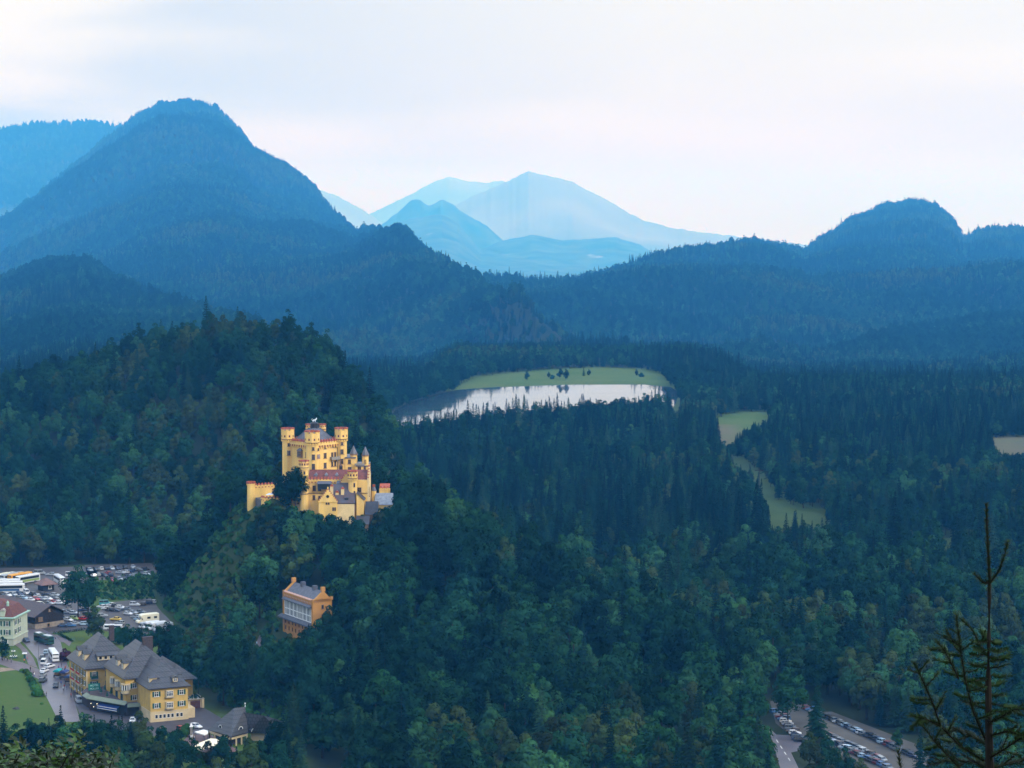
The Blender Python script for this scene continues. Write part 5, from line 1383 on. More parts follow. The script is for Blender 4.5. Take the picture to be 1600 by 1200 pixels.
# garage right of the hotel
ga = tag(empty('garage', O + Vector((math.cos(R(25)) * 17 - math.sin(R(25)) * 15, math.sin(R(25)) * 17 + math.cos(R(25)) * 15, 0)), R(25)), 'low garage with a brown door beside the hotel', 'garage')
b = MB(); b.box(-1.5, 5, 0, 7, -1, 2.9, 0); b.box(-1.9, 5.6, -.5, 7.4, 2.9, 3.2, 1); b.box(4.7, 5.5, -.45, .1, -1, 2.9, 0); b.build('wall', [M_CREAM, M_STONE], ga)
b = MB(); b.box(.9, 4.3, -.06, 0.0, 0, 2.5, 0); b.build('garage_door', [mat('brown_door', (.07, .03, .03), .6)], ga)
b = MB()
rr = random.Random(4)
for k in range(70): b.cone((rr.uniform(-1.5, 5.2), rr.uniform(0, 6.6)), rr.uniform(.2, .45), .05, 3.2, rr.uniform(3.4, 3.8), 5)
b.build('planted_roof', [LEAF['dark']], ga)
# ------------------------------------------------------------------ other village buildings
def rel(o, x, y, z): return (x - o.location.x, y - o.location.y, z - o.location.z)
# pavilion with hipped roof and open posts
Lp, Fp, Rp = G(325, 1139.5, 11.4), G(361, 1151, 11.4), G(388, 1144, 11.4)
Bp = Lp + Rp - Fp
pc = (Lp + Rp) / 2
pav = tag(empty('pavilion', (pc.x, pc.y, VZ)), 'open garden pavilion with steep dark hipped roof and arched dormers', 'pavilion')
q = [Vector(rel(pav, *v)) for v in (Lp, Fp, Rp, Bp)]
ap0 = W(366, 1107, pc.y + .5); ap1 = W(383, 1103.5, pc.y + 2.5)
za = (ap0.z + ap1.z) / 2 - VZ
a0, a1 = Vector((ap0.x - pc.x, .5, za)), Vector((ap1.x - pc.x, 2.5, za))
b = MB()
qq = [Vector((v.x * 1.0, v.y * 1.0, 3.4)) for v in q]
b.add([v[:] for v in qq] + [a0[:], a1[:]] + [(v.x, v.y, 3.1) for v in qq], [(0, 1, 4), (1, 2, 5, 4), (2, 3, 5), (3, 0, 4, 5), (9, 8, 7, 6), (6, 7, 1, 0), (7, 8, 2, 1), (8, 9, 3, 2), (9, 6, 0, 3)], 0)
pr = b.build('roof', [M_ROOFP], pav)
w0, w1 = Vector(rel(pav, *W(392, 1112, pc.y + 1))), Vector(rel(pav, *W(412, 1118, pc.y - 1)))
e1 = Vector(rel(pav, *G(386, 1146, 10.6))); e2 = Vector(rel(pav, *G(441, 1146, 10.6)))
bk = Vector((.25, 1)).normalized() * 13
b = MB()
b.add([(e1.x, e1.y, 2.6), (e2.x, e2.y, 2.6), (w1.x, w1.y, w1.z), (w0.x - 3, w0.y, w0.z), (e2.x + bk.x, e2.y + bk.y, 2.6), (e1.x + bk.x, e1.y + bk.y, 2.6)], [(0, 1, 2, 3), (1, 4, 2), (4, 5, 3, 2), (0, 3, 5)], 0)
b.box(e1.x + 1, e2.x - 1, e1.y + 1.5, e1.y + 10, -.5, 2.5, 1)
b.build('side_wing', [M_ROOFP, M_CREAM], pav)
def lerp(u, v, t): return u + (v - u) * t
b = MB()
for (u, v, n) in ((q[0], q[1], 5), (q[1], q[2], 4), (q[3], q[0], 4)):
    uu_, vv_ = lerp(u, pc * 0, .07), lerp(v, pc * 0, .07)
    for k in range(n):
        p = lerp(uu_, vv_, k / (n - 1) if n > 1 else 0); b.box(p.x - .22, p.x + .22, p.y - .22, p.y + .22, -.3, 3.0, 0)
    d = (vv_ - uu_).xy; L_ = d.length; d.normalize(); m = (uu_ + vv_).xy / 2
    b.obox(m, d, (d.y, -d.x), L_ / 2 + .2, .16, 2.3, 3.05, 0)
b.build('posts', [M_CREAM], pav)
b = MB(); c = sum((v.xy for v in q), Vector((0, 0))) / 4
P_ = [(c + (v.xy - c) * .6)[:] for v in q]; b.prism(P_, -.3, 3.0, 0); b.build('inner_hall', [mat('dark_hall', (.04, .035, .035), .8)], pav)
for px, py, fa in ((345.5, 1135, 0), (375, 1137.5, 1), (395, 1140.5, 1)):
    u, v = (q[0], q[1]) if fa == 0 else (q[1], q[2])
    d = (v - u).xy.normalized(); n = Vector((d.y, -d.x))
    # where the sight line meets the roof slope
    A_, B_, C_ = qq[0 if fa == 0 else 1], qq[1 if fa == 0 else 2], a0 if fa == 0 else a1
    nn = (B_ - A_).cross(C_ - A_); aa, bb = (px - 800) / FOC, (600 - py) / FOC
    dr = Vector((aa, CP + bb * SP, -SP + bb * CP)); oo = Vector((0, 0, CZ)) - pav.location
    p = oo + dr * ((A_ - oo).dot(nn) / dr.dot(nn)) + Vector((n.x, n.y, 0)) * .25
    b = MB(); k_ = 8; r_ = 1.0
    arc = [(math.cos(math.pi * i / k_) * r_, math.sin(math.pi * i / k_) * r_ * .95) for i in range(k_ + 1)]
    fv = [(p.x + d.x * a, p.y + d.y * a, p.z - .4 + z) for a, z in arc]; bv = [(x - n.x * 2.4, y - n.y * 2.4, z + .15) for x, y, z in fv]
    b.add(fv + bv, [tuple(range(k_ + 1))] + [(i, i + 1, k_ + 2 + i, k_ + 1 + i) for i in range(k_)], 0)
    iv = [(p.x + d.x * a * .78 + n.x * .05, p.y + d.y * a * .78 + n.y * .05, p.z - .4 + z * .78 + .05) for a, z in arc]
    b.add(iv, [tuple(range(k_ + 1))], 1)
    for i in range(k_):
        (x0, y0, z0), (x1, y1, z1) = fv[i], fv[i + 1]; (u0, v0, s0), (u1, v1, s1) = iv[i], iv[i + 1]
        b.add([(x0 + n.x * .06, y0 + n.y * .06, z0), (x1 + n.x * .06, y1 + n.y * .06, z1), (u1 + n.x * .02, v1 + n.y * .02, s1), (u0 + n.x * .02, v0 + n.y * .02, s0)], [(0, 1, 2, 3)], 2)
    b.build('arched_dormer', [M_ROOFP, M_DARK, M_WHITE], pr)
b = MB(); b.cone((a1.x, a1.y), .12, .05, za - .1, za + .9, 6); b.cone((a1.x, a1.y), .2, .2, za + .9, za + 1.2, 8); b.build('finial', [M_WHITE], pr)
M_AWN = mat('white_awning', (.80, .77, .70), .7, .04, 1)
M_AWNC = mat('cream_awning', (.80, .70, .50), .7, .04, 1)
for px, py, P, m, lb in ((313, 1145, [(304, 1143.5), (318, 1140), (325, 1141.5), (325, 1145.5), (319.5, 1148)], M_AWN, 'small white awning at the corner of the pavilion'),
                         (330, 1163, [(296, 1170), (308, 1162), (329, 1153.8), (338, 1154.5), (349, 1160.5), (334, 1166), (318, 1169.5), (300, 1174)], M_AWNC, 'large cream awning over the pavilion terrace')):
    z = VZ + 2.7
    V_ = [G(a, c, z) for a, c in P]; c0 = sum(V_, Vector()) / len(V_)
    r_ = tag(empty('awning', (c0.x, c0.y, VZ)), lb, 'awning', 'awnings at the pavilion')
    b = MB(); T = [(v.x - c0.x, v.y - c0.y) for v in V_]
    if sum(T[i][0] * T[(i + 1) % len(T)][1] - T[(i + 1) % len(T)][0] * T[i][1] for i in range(len(T))) < 0: T = T[::-1]
    b.prism(T, 2.64, 2.72, 0, T); b.prism([(x * .99, y * .99) for x, y in T], 2.40, 2.63, 0)
    b.build('cloth', [m], r_)
    b = MB()
    for k in range(0, len(T), 2): b.cone((T[k][0] * .93, T[k][1] * .93), .05, .05, 0, 2.5, 6)
    b.build('poles', [M_IRON], r_)
# white garden lantern pillar
p = G(299, 1152, VZ); r_ = tag(empty('garden_lantern', p), 'pale garden lantern pillar beside the hotel drive', 'lantern')
b = MB(); b.box(-.5, .5, -.5, .5, 0, .7, 0); b.box(-.35, .35, -.35, .35, .7, 3.3, 1); b.box(-.5, .5, -.5, .5, 3.3, 3.5, 0); b.cone((0, 0), .55, .08, 3.5, 4.6, 4, 0, R(45)); b.build('pillar', [M_WHITE, M_STONE], r_)

# barn: gable towards the road
gl, gr_ = G(54.5, 961.5, 13.5), G(96, 958, 13.5)
ax = Vector((-.72, .69)).normalized(); gx = Vector((.69, .72)).normalized()
barn = tag(empty('barn', (gl.x, gl.y, VZ), math.atan2(gx.y, gx.x)), 'long dark timber barn with brown gable roof and stone base', 'barn')
Wd, Ln = 13.5, 62.0
b = MB(); b.box(0, Wd, 0, Ln, 2.0, 5.6, 0); b.add([(0, 0, 5.6), (Wd, 0, 5.6), (Wd / 2, 0, 8.7)], [(0, 1, 2)], 0); b.add([(0, Ln, 5.6), (Wd / 2, Ln, 8.7), (Wd, Ln, 5.6)], [(0, 1, 2)], 0)
for k in range(14): b.box(.3 + k * 1.0, .42 + k * 1.0, -.06, .02, 2.2, 5.5, 0)
bw = b.build('timber_wall', [mat('dark_boards', (.02, .016, .015), .85, .35, 1.5)], barn)
b = MB(); b.box(.05, Wd - .05, .05, Ln, -1, 1.99, 0); b.box(-.1, Wd + .1, -.1, .04, -1, 1.9, 0); b.build('stone_base', [mat('rubble_base', (.24, .20, .16), .9, .2, 1)], barn)
b = MB(); ov = 1.5
b.add([(-ov, -1.4, 4.95), (Wd / 2, -1.4, 9.1), (Wd + ov, -1.4, 4.95), (-ov, Ln + 1, 4.95), (Wd / 2, Ln + 1, 9.1), (Wd + ov, Ln + 1, 4.95), (-ov, -1.4, 4.7), (Wd / 2, -1.4, 8.8), (Wd + ov, -1.4, 4.7)],
      [(0, 1, 4, 3), (1, 2, 5, 4), (0, 6, 7, 1), (1, 7, 8, 2)], 0)
b.build('roof', [mat('brown_barn_tiles', (.075, .058, .06), .75, .3, 1.6, detail=8)], barn)
window(bw, (2.6, -.02, 3.6), (0, -1), 1.6, 1.4, frame=M_BROWN, pane=mat('pale_board', (.16, .12, .08), .8)); window(bw, (6.8, -.02, 6.6), (0, -1), .5, .8, pane=M_STONE); window(barn, (6.2, -.11, .9), (0, -1), 1.0, 1.2)

# kiosk
p = G(72, 922, VZ); ki = tag(empty('kiosk', p, R(35)), 'small dark wooden hut with reddish hipped roof beside the coaches', 'hut')
b = MB(); b.box(-2.6, 2.6, -2.6, 2.6, 0, 2.8, 0); kw_ = b.build('wall', [mat('blue_dark_boards', (.02, .025, .035), .8, .2, 2)], ki)
b = MB(); hip(b, -2.6, 2.6, -2.6, 2.6, 2.85, -.3, 0, .3, 0, 5.3, 1.3); b.build('roof', [mat('faded_red_tiles', (.16, .095, .085), .8, .2, 1)], ki)
window(kw_, (.6, -2.61, 1.5), (0, -1), 1.0, 1.2, frame=M_WHITE); window(kw_, (2.61, 0, 1.5), (1, 0), 1.0, 1.2, frame=M_WHITE)

# pale green house at the left edge
p = G(20.8, 1009, VZ); gn = tag(empty('villa', p, R(-8)), 'pale green villa with red mansard roof and green shutters', 'house')
M_GRN = mat('pale_green_plaster', (.42, .47, .37), .9, .06, .5)
b = MB(); b.box(-24, 0, 0, 16, 2.7, 10.2, 0); b.box(-24.1, .12, -.12, 16, -1, 2.69, 1); b.box(-24.3, .35, -.35, 16.3, 2.6, 2.85, 0); vw = b.build('wall', [M_GRN, mat('villa_base', (.36, .38, .32), .9, .1, .5)], gn)
b = MB(); b.box(-25, .9, -.9, 17, 10.2, 10.7, 1)
b.prism([(-24, .2), (.1, .2), (.1, 16), (-24, 16)], 10.7, 14.2, 0, [(-21, 2.8), (-2.4, 2.8), (-2.4, 13.5), (-21, 13.5)])
b.prism([(-21, 2.8), (-2.4, 2.8), (-2.4, 13.5), (-21, 13.5)], 14.2, 16.4, 0, [(-17, 7), (-7, 7), (-7, 9), (-17, 9)])
b.cone((-3.2, 3.6), .55, .5, 14, 15.6, 10, 1); b.cone((-3.2, 3.6), .6, .1, 15.6, 16.4, 10, 1)
vr = b.build('roof', [mat('red_mansard', (.115, .045, .038), .8, .25, 1.2), mat('copper_green', (.30, .46, .38), .6, .1, 1)], gn)
for x in (-4.2, -10):
    b = MB(); b.box(x - .9, x + .9, .3, 2.4, 10.9, 13.0, 0); b.prism([(x - 1.1, .1), (x + 1.1, .1), (x + 1.1, 2.6), (x - 1.1, 2.6)], 13.0, 13.8, 1, [(x - .1, .5), (x + .1, .5), (x + .1, 2.6), (x - .1, 2.6)]); dm = b.build('dormer', [M_GRN, M_STONE], vr)
for z in (5.0, 8.3):
    for x in (-2.3, -5.6, -9, -12.5): swin(gn, x, -.005, z, FR, 1.1, 1.7)
for x in (-2.6, -6.6, -10.6): window(gn, (x, -.13, 1.5), FR, .8, 1.0, frame=M_WHITE)
for y in (3, 7): swin(gn, .005, y, 8.3, RT, 1.1, 1.7); swin(gn, .005, y, 5.0, RT, 1.1, 1.7)

# ochre house with the large glazed front on the hill side
Pl = W(443, 923, 880); d = Vector((.496, -.868)); g_ = Vector((.868, .496))
gz = 18.0
oh = tag(empty('ochre_house', (Pl.x, Pl.y, gz), math.atan2(d.y, d.x)), 'ochre house with a wide glazed front and battlements on the wooded slope', 'house')
H_, LL, WW = Pl.z - gz, 25.5, 7.2           # local x along the front, local y behind it
M_OCH = mat('ochre_plaster', (.46, .225, .055), .9, .10, .5)
b = MB(); b.box(0, LL, 0, WW, -8, H_ - .8, 0)
for x in (0, LL - .9): b.box(x - .15, x + 1.05, -.3, WW + .1, -8 if x else -8, H_ + .3, 0)
ow = b.build('wall', [M_OCH], oh)
b = MB(); crenels(b, (.9, -.1), (LL - .9, -.1), H_ - .9, h=.8, step=1.25, th=.5, out=.25, cap=1, corbel=1.2, wall=.5); b.build('parapet', [M_OCH, mat('pink_tiles', (.55, .34, .28), .7)], oh)
b = MB(); b.add([(.9, .3, H_ - .6), (LL - .9, .3, H_ - .6), (LL - .9, WW / 2 + .6, H_ + 3.0), (.9, WW / 2 + .6, H_ + 3.0), (.9, WW, H_ - .6), (LL - .9, WW, H_ - .6)], [(0, 1, 2, 3), (3, 2, 5, 4)], 0)
orf = b.build('roof', [M_SLATE], oh)
for x in (0, LL):
    b = MB(); A = [(WW * t, z) for t, z in ((0, H_ - .8), (1, H_ - .8), (1, H_ - .2), (.55, H_ + 3.3), (0, H_ - .2))]
    xx0, xx1 = x - .45 + (.3 if x == 0 else -.3), x + .45 + (.3 if x == 0 else -.3)
    b.add([(xx0, y, z) for y, z in A] + [(xx1, y, z) for y, z in A], [(4, 3, 2, 1, 0), (5, 6, 7, 8, 9)] + [(i, (i + 1) % 5, 5 + (i + 1) % 5, 5 + i) for i in range(5)], 0)
    b.box(xx0 - .1, xx1 + .1, WW * .45, WW * .65, H_ + 3.0, H_ + 4.6, 0); b.box(xx0 - .1, xx1 + .1, WW * .95, WW + .5, H_ - .2, H_ + .9, 0)
    b.build('gable', [M_OCH], oh)
for x, w_ in ((8, .7), (18, .7)):
    b = MB(); b.box(x - w_, x + w_, WW / 2 - .2, WW / 2 + 1.4, H_ + 1, H_ + 4.1); b.build('chimney', [M_SLATE], orf)
b = MB(); z0, z1 = H_ * .42, H_ * .80
b.box(1.6, LL - 1.6, -.12, .05, z0, z1, 0)
for k in range(19): 
    x = 1.6 + k * (LL - 3.2) / 18; wth = .28 if k % 3 == 0 else .12
    b.box(x - wth, x + wth, -.24, -.05, z0, z1, 1)
for z in (z0, z0 + (z1 - z0) * .42, z1 - .18): b.box(1.5, LL - 1.5, -.27, -.06, z - .05, z + .22, 1)
b.build('glazed_front', [mat('pale_glass', (.10, .13, .16), .15, spec=.8), M_WHITE], oh)
b = MB(); b.add([(.8, -.2, z1 + 1.0), (LL - .8, -.2, z1 + 1.0), (LL - .8, -1.2, z1 + .3), (.8, -1.2, z1 + .3)], [(0, 3, 2, 1)], 0); b.box(.8, LL - .8, -1.2, -.1, z1 + .05, z1 + .28, 0); b.build('canopy', [M_SLATE], oh)
b = MB(); b.add([(-1.4, -1.9, z0 - 1.0), (LL - .5, -1.9, z0 - 1.0), (LL - .5, -.1, z0 - .1), (-1.4, -.1, z0 - .1)], [(0, 1, 2, 3)], 0); b.box(-1.4, LL - .5, -1.85, -.1, z0 - 1.5, z0 - 1.02, 0); b.build('lower_eave', [M_SLATE], oh)
for k in range(8):
    for z in (H_ * .24, H_ * .07): window(ow, (1.9 + k * 2.9, -.02, z), (0, -1), .75, 1.5, frame=M_OCH, fw=.08, sill=False)
for y, z in ((3.6, H_ - 2.5), (3.6, H_ - 6)): window(ow, (LL + .16, y, z), (1, 0), .7, 1.3, frame=M_BROWN)
# ------------------------------------------------------------------ vehicles
PAINT = {'white': (.62, .63, .65), 'silver': (.30, .33, .36), 'grey': (.13, .145, .16), 'black': (.012, .013, .016), 'dark blue': (.012, .025, .07), 'blue': (.03, .11, .26), 'red': (.36, .018, .022), 'yellow': (.62, .42, .05), 'teal': (.01, .22, .24),
         'brown': (.07, .045, .035), 'light blue': (.30, .42, .52), 'green': (.22, .32, .08), 'orange': (.66, .30, .02), 'cream': (.72, .68, .52), 'dark green': (.012, .06, .05), 'dark red': (.14, .012, .02)}
PM = {k: mat('paint_' + k.replace(' ', '_'), v, .28, spec=.6) for k, v in PAINT.items()}
M_TYRE = mat('tyre', (.012, .012, .013), .8)
M_CGLASS = mat('car_glass', (.015, .02, .026), .08, spec=.7)
M_LIGHT = mat('headlamp', (.7, .7, .68), .2)

def loft(b, secs, mi=0, caps=True):
    """Skin over cross sections, each a list of points of equal length."""
    n = len(secs[0]); o = len(b.v)
    for s in secs: b.v.extend([tuple(p) for p in s])
    for k in range(len(secs) - 1):
        for i in range(n):
            j = (i + 1) % n
            b.f.append((o + k * n + i, o + k * n + j, o + (k + 1) * n + j, o + (k + 1) * n + i)); b.m.append(mi)
    if caps:
        b.f.append(tuple(o + i for i in range(n - 1, -1, -1))); b.m.append(mi)
        b.f.append(tuple(o + (len(secs) - 1) * n + i for i in range(n))); b.m.append(mi)

def car_meshes(kind):
    """Body, windows and wheel of a car; the nose points along +x, origin on the ground."""
    Lc, Wc, H, hood, roof0, roof1, tail = {'hatch': (4.1, 1.76, 1.48, .27, -.05, -.86, -.98), 'estate': (4.7, 1.82, 1.47, .30, .05, -.84, -.97), 'saloon': (4.6, 1.8, 1.44, .32, .04, -.50, -.70), 'suv': (4.5, 1.86, 1.72, .30, .06, -.86, -.97), 'van': (5.0, 1.95, 2.05, .55, .42, -.94, -.98)}[kind]
    h2, w2 = Lc / 2, Wc / 2
    belt = H * (.62 if kind != 'van' else .55)
    def sec(x, w, z0, z1, rd=.1):
        return [(x, -w + rd, z0), (x, w - rd, z0), (x, w, z0 + rd), (x, w, z1 - rd), (x, w - rd, z1), (x, -w + rd, z1), (x, -w, z1 - rd), (x, -w, z0 + rd)]
    b = MB()
    nose = belt * .72
    loft(b, [sec(h2, w2 * .78, .32, nose * .82), sec(h2 * .95, w2 * .92, .24, nose), sec(h2 * .78, w2, .22, nose + .06), sec(h2 * (hood + .28), w2, .22, belt - .04), sec(h2 * hood, w2, .22, belt), sec(h2 * -.6, w2, .22, belt + .02), sec(h2 * -.92, w2 * .95, .26, belt), sec(-h2, w2 * .85, .36, belt * .9)])
    rw = w2 * .76
    b.add([(h2 * roof0, -rw, H), (h2 * roof0, rw, H), (h2 * roof1, rw * .97, H - .03), (h2 * roof1, -rw * .97, H - .03), (h2 * roof0, -rw, H - .07), (h2 * roof0, rw, H - .07), (h2 * roof1, rw * .97, H - .1), (h2 * roof1, -rw * .97, H - .1)],
          [(0, 1, 2, 3), (0, 4, 5, 1), (1, 5, 6, 2), (2, 6, 7, 3), (3, 7, 4, 0)])
    for s in (-1, 1):
        for (x0, x1) in ((hood, roof0), (tail, roof1)):
            b.tube([(h2 * x0, s * w2 * .9, belt - .02), (h2 * x1, s * rw * .99, H - .05)], .05, 4)
        b.tube([(h2 * (roof0 + roof1) / 2, s * w2 * .9, belt), (h2 * (roof0 + roof1) / 2, s * rw, H - .05)], .05, 4)
        b.box(h2 * hood - .1, h2 * hood + .08, s * w2 * 1.0 + (0 if s > 0 else -.18), s * w2 + (.18 if s > 0 else 0), belt + .02, belt + .16)
    for s in (-1, 1): b.obox((h2 * .965, s * w2 * .66), (1, 0), (0, 1), .06, .16, nose * .72, nose * .92, 1)
    body = b.mesh('body', [PM['white'], M_LIGHT])
    g = MB()
    loft(g, [[(h2 * hood, -w2 * .9, belt - .03), (h2 * hood, w2 * .9, belt - .03), (h2 * tail, w2 * .9, belt - .03), (h2 * tail, -w2 * .9, belt - .03)], [(h2 * roof0, -rw, H - .06), (h2 * roof0, rw, H - .06), (h2 * roof1, rw * .97, H - .08), (h2 * roof1, -rw * .97, H - .08)]])
    glass = g.mesh('windows', M_CGLASS)
    return dict(body=body, glass=glass, L=Lc, W=Wc, axle=(h2 * .62, -h2 * .6), wr=.33 if kind != 'suv' else .37)
def wheel_mesh(r, w=.2):
    b = MB(); b.tube([(0, -w / 2, 0), (0, w / 2, 0)], r, 12, 0); b.tube([(0, -w / 2 - .01, 0), (0, w / 2 + .01, 0)], r * .6, 10, 1)
    return b.mesh('wheel', [M_TYRE, mat('rim', (.35, .36, .38), .35, metal=.6)])
CARS = {k: car_meshes(k) for k in ('hatch', 'estate', 'saloon', 'suv', 'van')}
WHEEL = wheel_mesh(.33)
CARN = {'hatch': 'hatchback', 'estate': 'estate car', 'saloon': 'saloon car', 'suv': 'off-road car', 'van': 'van'}
PAINTED = {}
def painted(me, color):
    k = (me.name, color)
    if k not in PAINTED:
        m = me.copy(); m.materials[0] = PM[color]; PAINTED[k] = m
    return PAINTED[k]
def car(px, py, head, color, kind, label, group, z=VZ, wheels=True, name='parked_car', cat='car'):
    p = G(px, py, z + .6); c = CARS[kind]
    r = tag(empty(name, (p.x, p.y, z + .05), R(head)), label, cat, group)
    place_mesh('body', painted(c['body'], color), r); place_mesh('windows', c['glass'], r)
    if wheels:
        for x in c['axle']:
            for s in (-1, 1): place_mesh('wheel', WHEEL, r, (x, s * (c['W'] / 2 - .12), .33))
    return r
CNT = {}
NTH = ['first', 'second', 'third', 'fourth', 'fifth', 'sixth', 'seventh', 'eighth', 'ninth', 'tenth', 'eleventh', 'twelfth', 'thirteenth', 'fourteenth', 'fifteenth', 'sixteenth', 'seventeenth', 'eighteenth', 'nineteenth', 'twentieth']
def row(cars_, head, where, group, z=VZ, frm='from the left', jit=6):
    """Cars of one row, listed in order; each label counts along the row."""
    for k, e in enumerate(cars_):
        px, py, color, kind = e[:4]
        hd = (e[4] if len(e) > 4 else head) + random.uniform(-jit, jit) + (180 if random.random() < .3 and kind != 'van' else 0)
        lb = '%s %s, %s %s in row %s' % (color, CARN[kind], NTH[k], frm.replace('the ', ''), where)
        car(px, py, hd, color, kind, lb, group, z, name='parked_van' if kind == 'van' else 'parked_car', cat='van' if kind == 'van' else 'car')
GR = 'cars parked in the village car parks'
row([(158, 947.5, 'white', 'hatch'), (166.5, 950.5, 'white', 'saloon'), (172.5, 952.8, 'black', 'saloon'), (180, 953, 'dark blue', 'saloon'), (188.5, 949, 'white', 'estate'), (196.5, 951.5, 'grey', 'saloon')], -20, 'below the tall grass', GR)
row([(164.5, 943, 'teal', 'van', 10), (173.5, 944.5, 'white', 'saloon', -12), (182, 946.5, 'black', 'hatch', -15)], -15, 'along the meadow edge', GR)
row([(211, 944.5, 'white', 'suv'), (220.5, 944, 'brown', 'hatch'), (230, 941.5, 'dark blue', 'suv'), (236.5, 940.5, 'white', 'hatch')], -8, 'at the back of the side lot', GR)
row([(200, 958.5, 'white', 'hatch'), (208.5, 957, 'silver', 'hatch'), (220, 955.5, 'grey', 'saloon'), (212, 963.5, 'silver', 'estate'), (215.5, 967, 'light blue', 'hatch')], -28, 'below the shrubby slope', GR, frm='from the back')
row([(193.5, 984.6, 'silver', 'estate'), (199.5, 986.4, 'dark blue', 'saloon'), (206, 988, 'black', 'saloon'), (214, 989.4, 'silver', 'estate'), (221.5, 991.8, 'white', 'hatch'), (229.5, 995, 'white', 'estate')], -36, 'nearest the hotel trees', GR)
row([(180.5, 967, 'yellow', 'saloon', -20), (186.5, 972.8, 'silver', 'hatch', -30), (161, 961.5, 'silver', 'hatch', 10)], -20, 'beside the white minibus', GR)
row([(262, 984.2, 'black', 'van', -62), (267, 986.4, 'dark red', 'van', -62), (273.5, 988.6, 'black', 'van', -62)], -62, 'next to the campers', GR, jit=2)
row([(99, 977.4, 'dark blue', 'saloon'), (110, 977, 'blue', 'saloon'), (118.5, 974, 'silver', 'saloon'), (134.5, 974.6, 'light blue', 'estate')], 8, 'nearest the road beside the barn', GR)
row([(98.5, 966.2, 'light blue', 'hatch'), (106.5, 968, 'white', 'saloon'), (116.5, 966, 'green', 'hatch'), (126.5, 966.2, 'red', 'hatch'), (136, 965.2, 'dark red', 'saloon')], -30, 'second from the barn road', GR)
row([(99.5, 956, 'silver', 'estate'), (107.5, 955, 'grey', 'saloon'), (116, 957.5, 'white', 'hatch'), (130.5, 952.6, 'dark blue', 'estate'), (137, 959, 'black', 'hatch')], -18, 'right of the barn gable', GR)
row([(64, 943.4, 'cream', 'estate'), (71.5, 942.8, 'black', 'hatch'), (76.5, 942.4, 'silver', 'saloon'), (84.5, 940.6, 'red', 'hatch'), (93, 942.2, 'white', 'saloon'), (102, 943, 'silver', 'hatch')], -25, 'just behind the barn roof', GR)
row([(28.5, 933.4, 'grey', 'saloon'), (38, 934, 'light blue', 'hatch'), (46.5, 936.6, 'white', 'saloon'), (55.5, 935.4, 'red', 'saloon'), (66, 935.4, 'silver', 'hatch'), (75, 935.2, 'white', 'hatch'), (84.5, 933.6, 'grey', 'estate'), (95, 938, 'white', 'hatch')], -32, 'amid the main car park', GR)
row([(5, 930.6, 'black', 'hatch'), (12.5, 929.6, 'white', 'hatch'), (21.5, 928.6, 'silver', 'saloon'), (31, 928.4, 'dark blue', 'suv'), (41.5, 926, 'white', 'van', -60), (50, 927.6, 'black', 'hatch'), (58, 931, 'white', 'hatch')], -50, 'in front of the long coaches', GR)
row([(64, 928, 'dark blue', 'hatch'), (76, 929.4, 'black', 'hatch'), (87, 929.6, 'silver', 'hatch'), (97, 931.4, 'grey', 'saloon')], -20, 'below the wooden hut', GR)
row([(62, 895.5, 'silver', 'van'), (78.5, 897.3, 'silver', 'hatch'), (111, 898.2, 'white', 'van'), (128, 897, 'grey', 'hatch')], 0, 'behind the wooden hut', GR)
FG = 'cars parked in the shaded far car park'
row([(146, 899, 'white', 'hatch'), (152.5, 898, 'silver', 'hatch'), (158.5, 897.6, 'black', 'estate'), (164, 898.8, 'black', 'saloon'), (168.5, 895.4, 'red', 'hatch'), (172, 898.4, 'dark blue', 'hatch')], -55, 'left of the shaded lot', FG)
row([(176, 906, 'red', 'saloon'), (183.5, 905.4, 'black', 'hatch'), (187.5, 904.2, 'silver', 'hatch'), (193, 903, 'black', 'saloon'), (199.5, 901.2, 'dark blue', 'hatch'), (208, 898.4, 'silver', 'saloon'), (213, 897, 'black', 'hatch'), (221, 895.5, 'black', 'hatch'), (229.5, 896.8, 'white', 'hatch')], -58, 'along the tall grass', FG)
row([(188.5, 894.4, 'silver', 'saloon'), (195, 893.6, 'white', 'hatch'), (204, 891.6, 'dark blue', 'hatch'), (216, 889.5, 'grey', 'hatch'), (228, 888.5, 'black', 'hatch')], -20, 'amid the shaded car park', FG)
row([(141, 890.4, 'silver', 'hatch'), (150, 889.4, 'black', 'hatch'), (158, 888.4, 'white', 'hatch'), (166, 887.6, 'black', 'saloon'), (175, 888, 'silver', 'hatch'), (184, 887.8, 'dark blue', 'hatch'), (196, 886.8, 'black', 'hatch'), (208, 886, 'silver', 'hatch')], -65, 'against the dark wood', FG)
# cars in the street
ST = 'vehicles in the village street'
def street(px, py, hd, c, k, lb): car(px, py, hd, c, k, lb, ST, name='van' if k == 'van' else 'car', cat='van' if k == 'van' else 'car')
street(41.5, 1000, -62, 'dark blue', 'saloon', 'dark blue car driving alone up the road past the pale green villa')
street(72, 1018.4, 95, 'light blue', 'hatch', 'light blue car squeezed left of the white coach')
street(66.2, 1026, 93, 'grey', 'estate', 'dark grey estate car at the roadside before the white van')
street(68.4, 1035, 92, 'white', 'van', 'white van in the queue left of the white coach')
street(77.5, 1040.4, 62, 'white', 'estate', 'white estate car pulling out of the queue')
street(69.4, 1047.4, 75, 'white', 'saloon', 'white saloon behind the white estate in the queue')
street(67.6, 1053.6, 85, 'silver', 'hatch', 'silver hatchback in the queue behind the white saloon')
street(67.2, 1062.5, 80, 'grey', 'suv', 'grey off-road car at the foot of the queue')
street(87, 1071, -85, 'black', 'hatch', 'black hatchback driving down the wet road alone')
street(123.5, 1094.6, -70, 'silver', 'van', 'silver van parked at the hotel corner behind the trees')
street(207, 1126, -85, 'white', 'hatch', 'white car parked in front of the hotel basement')
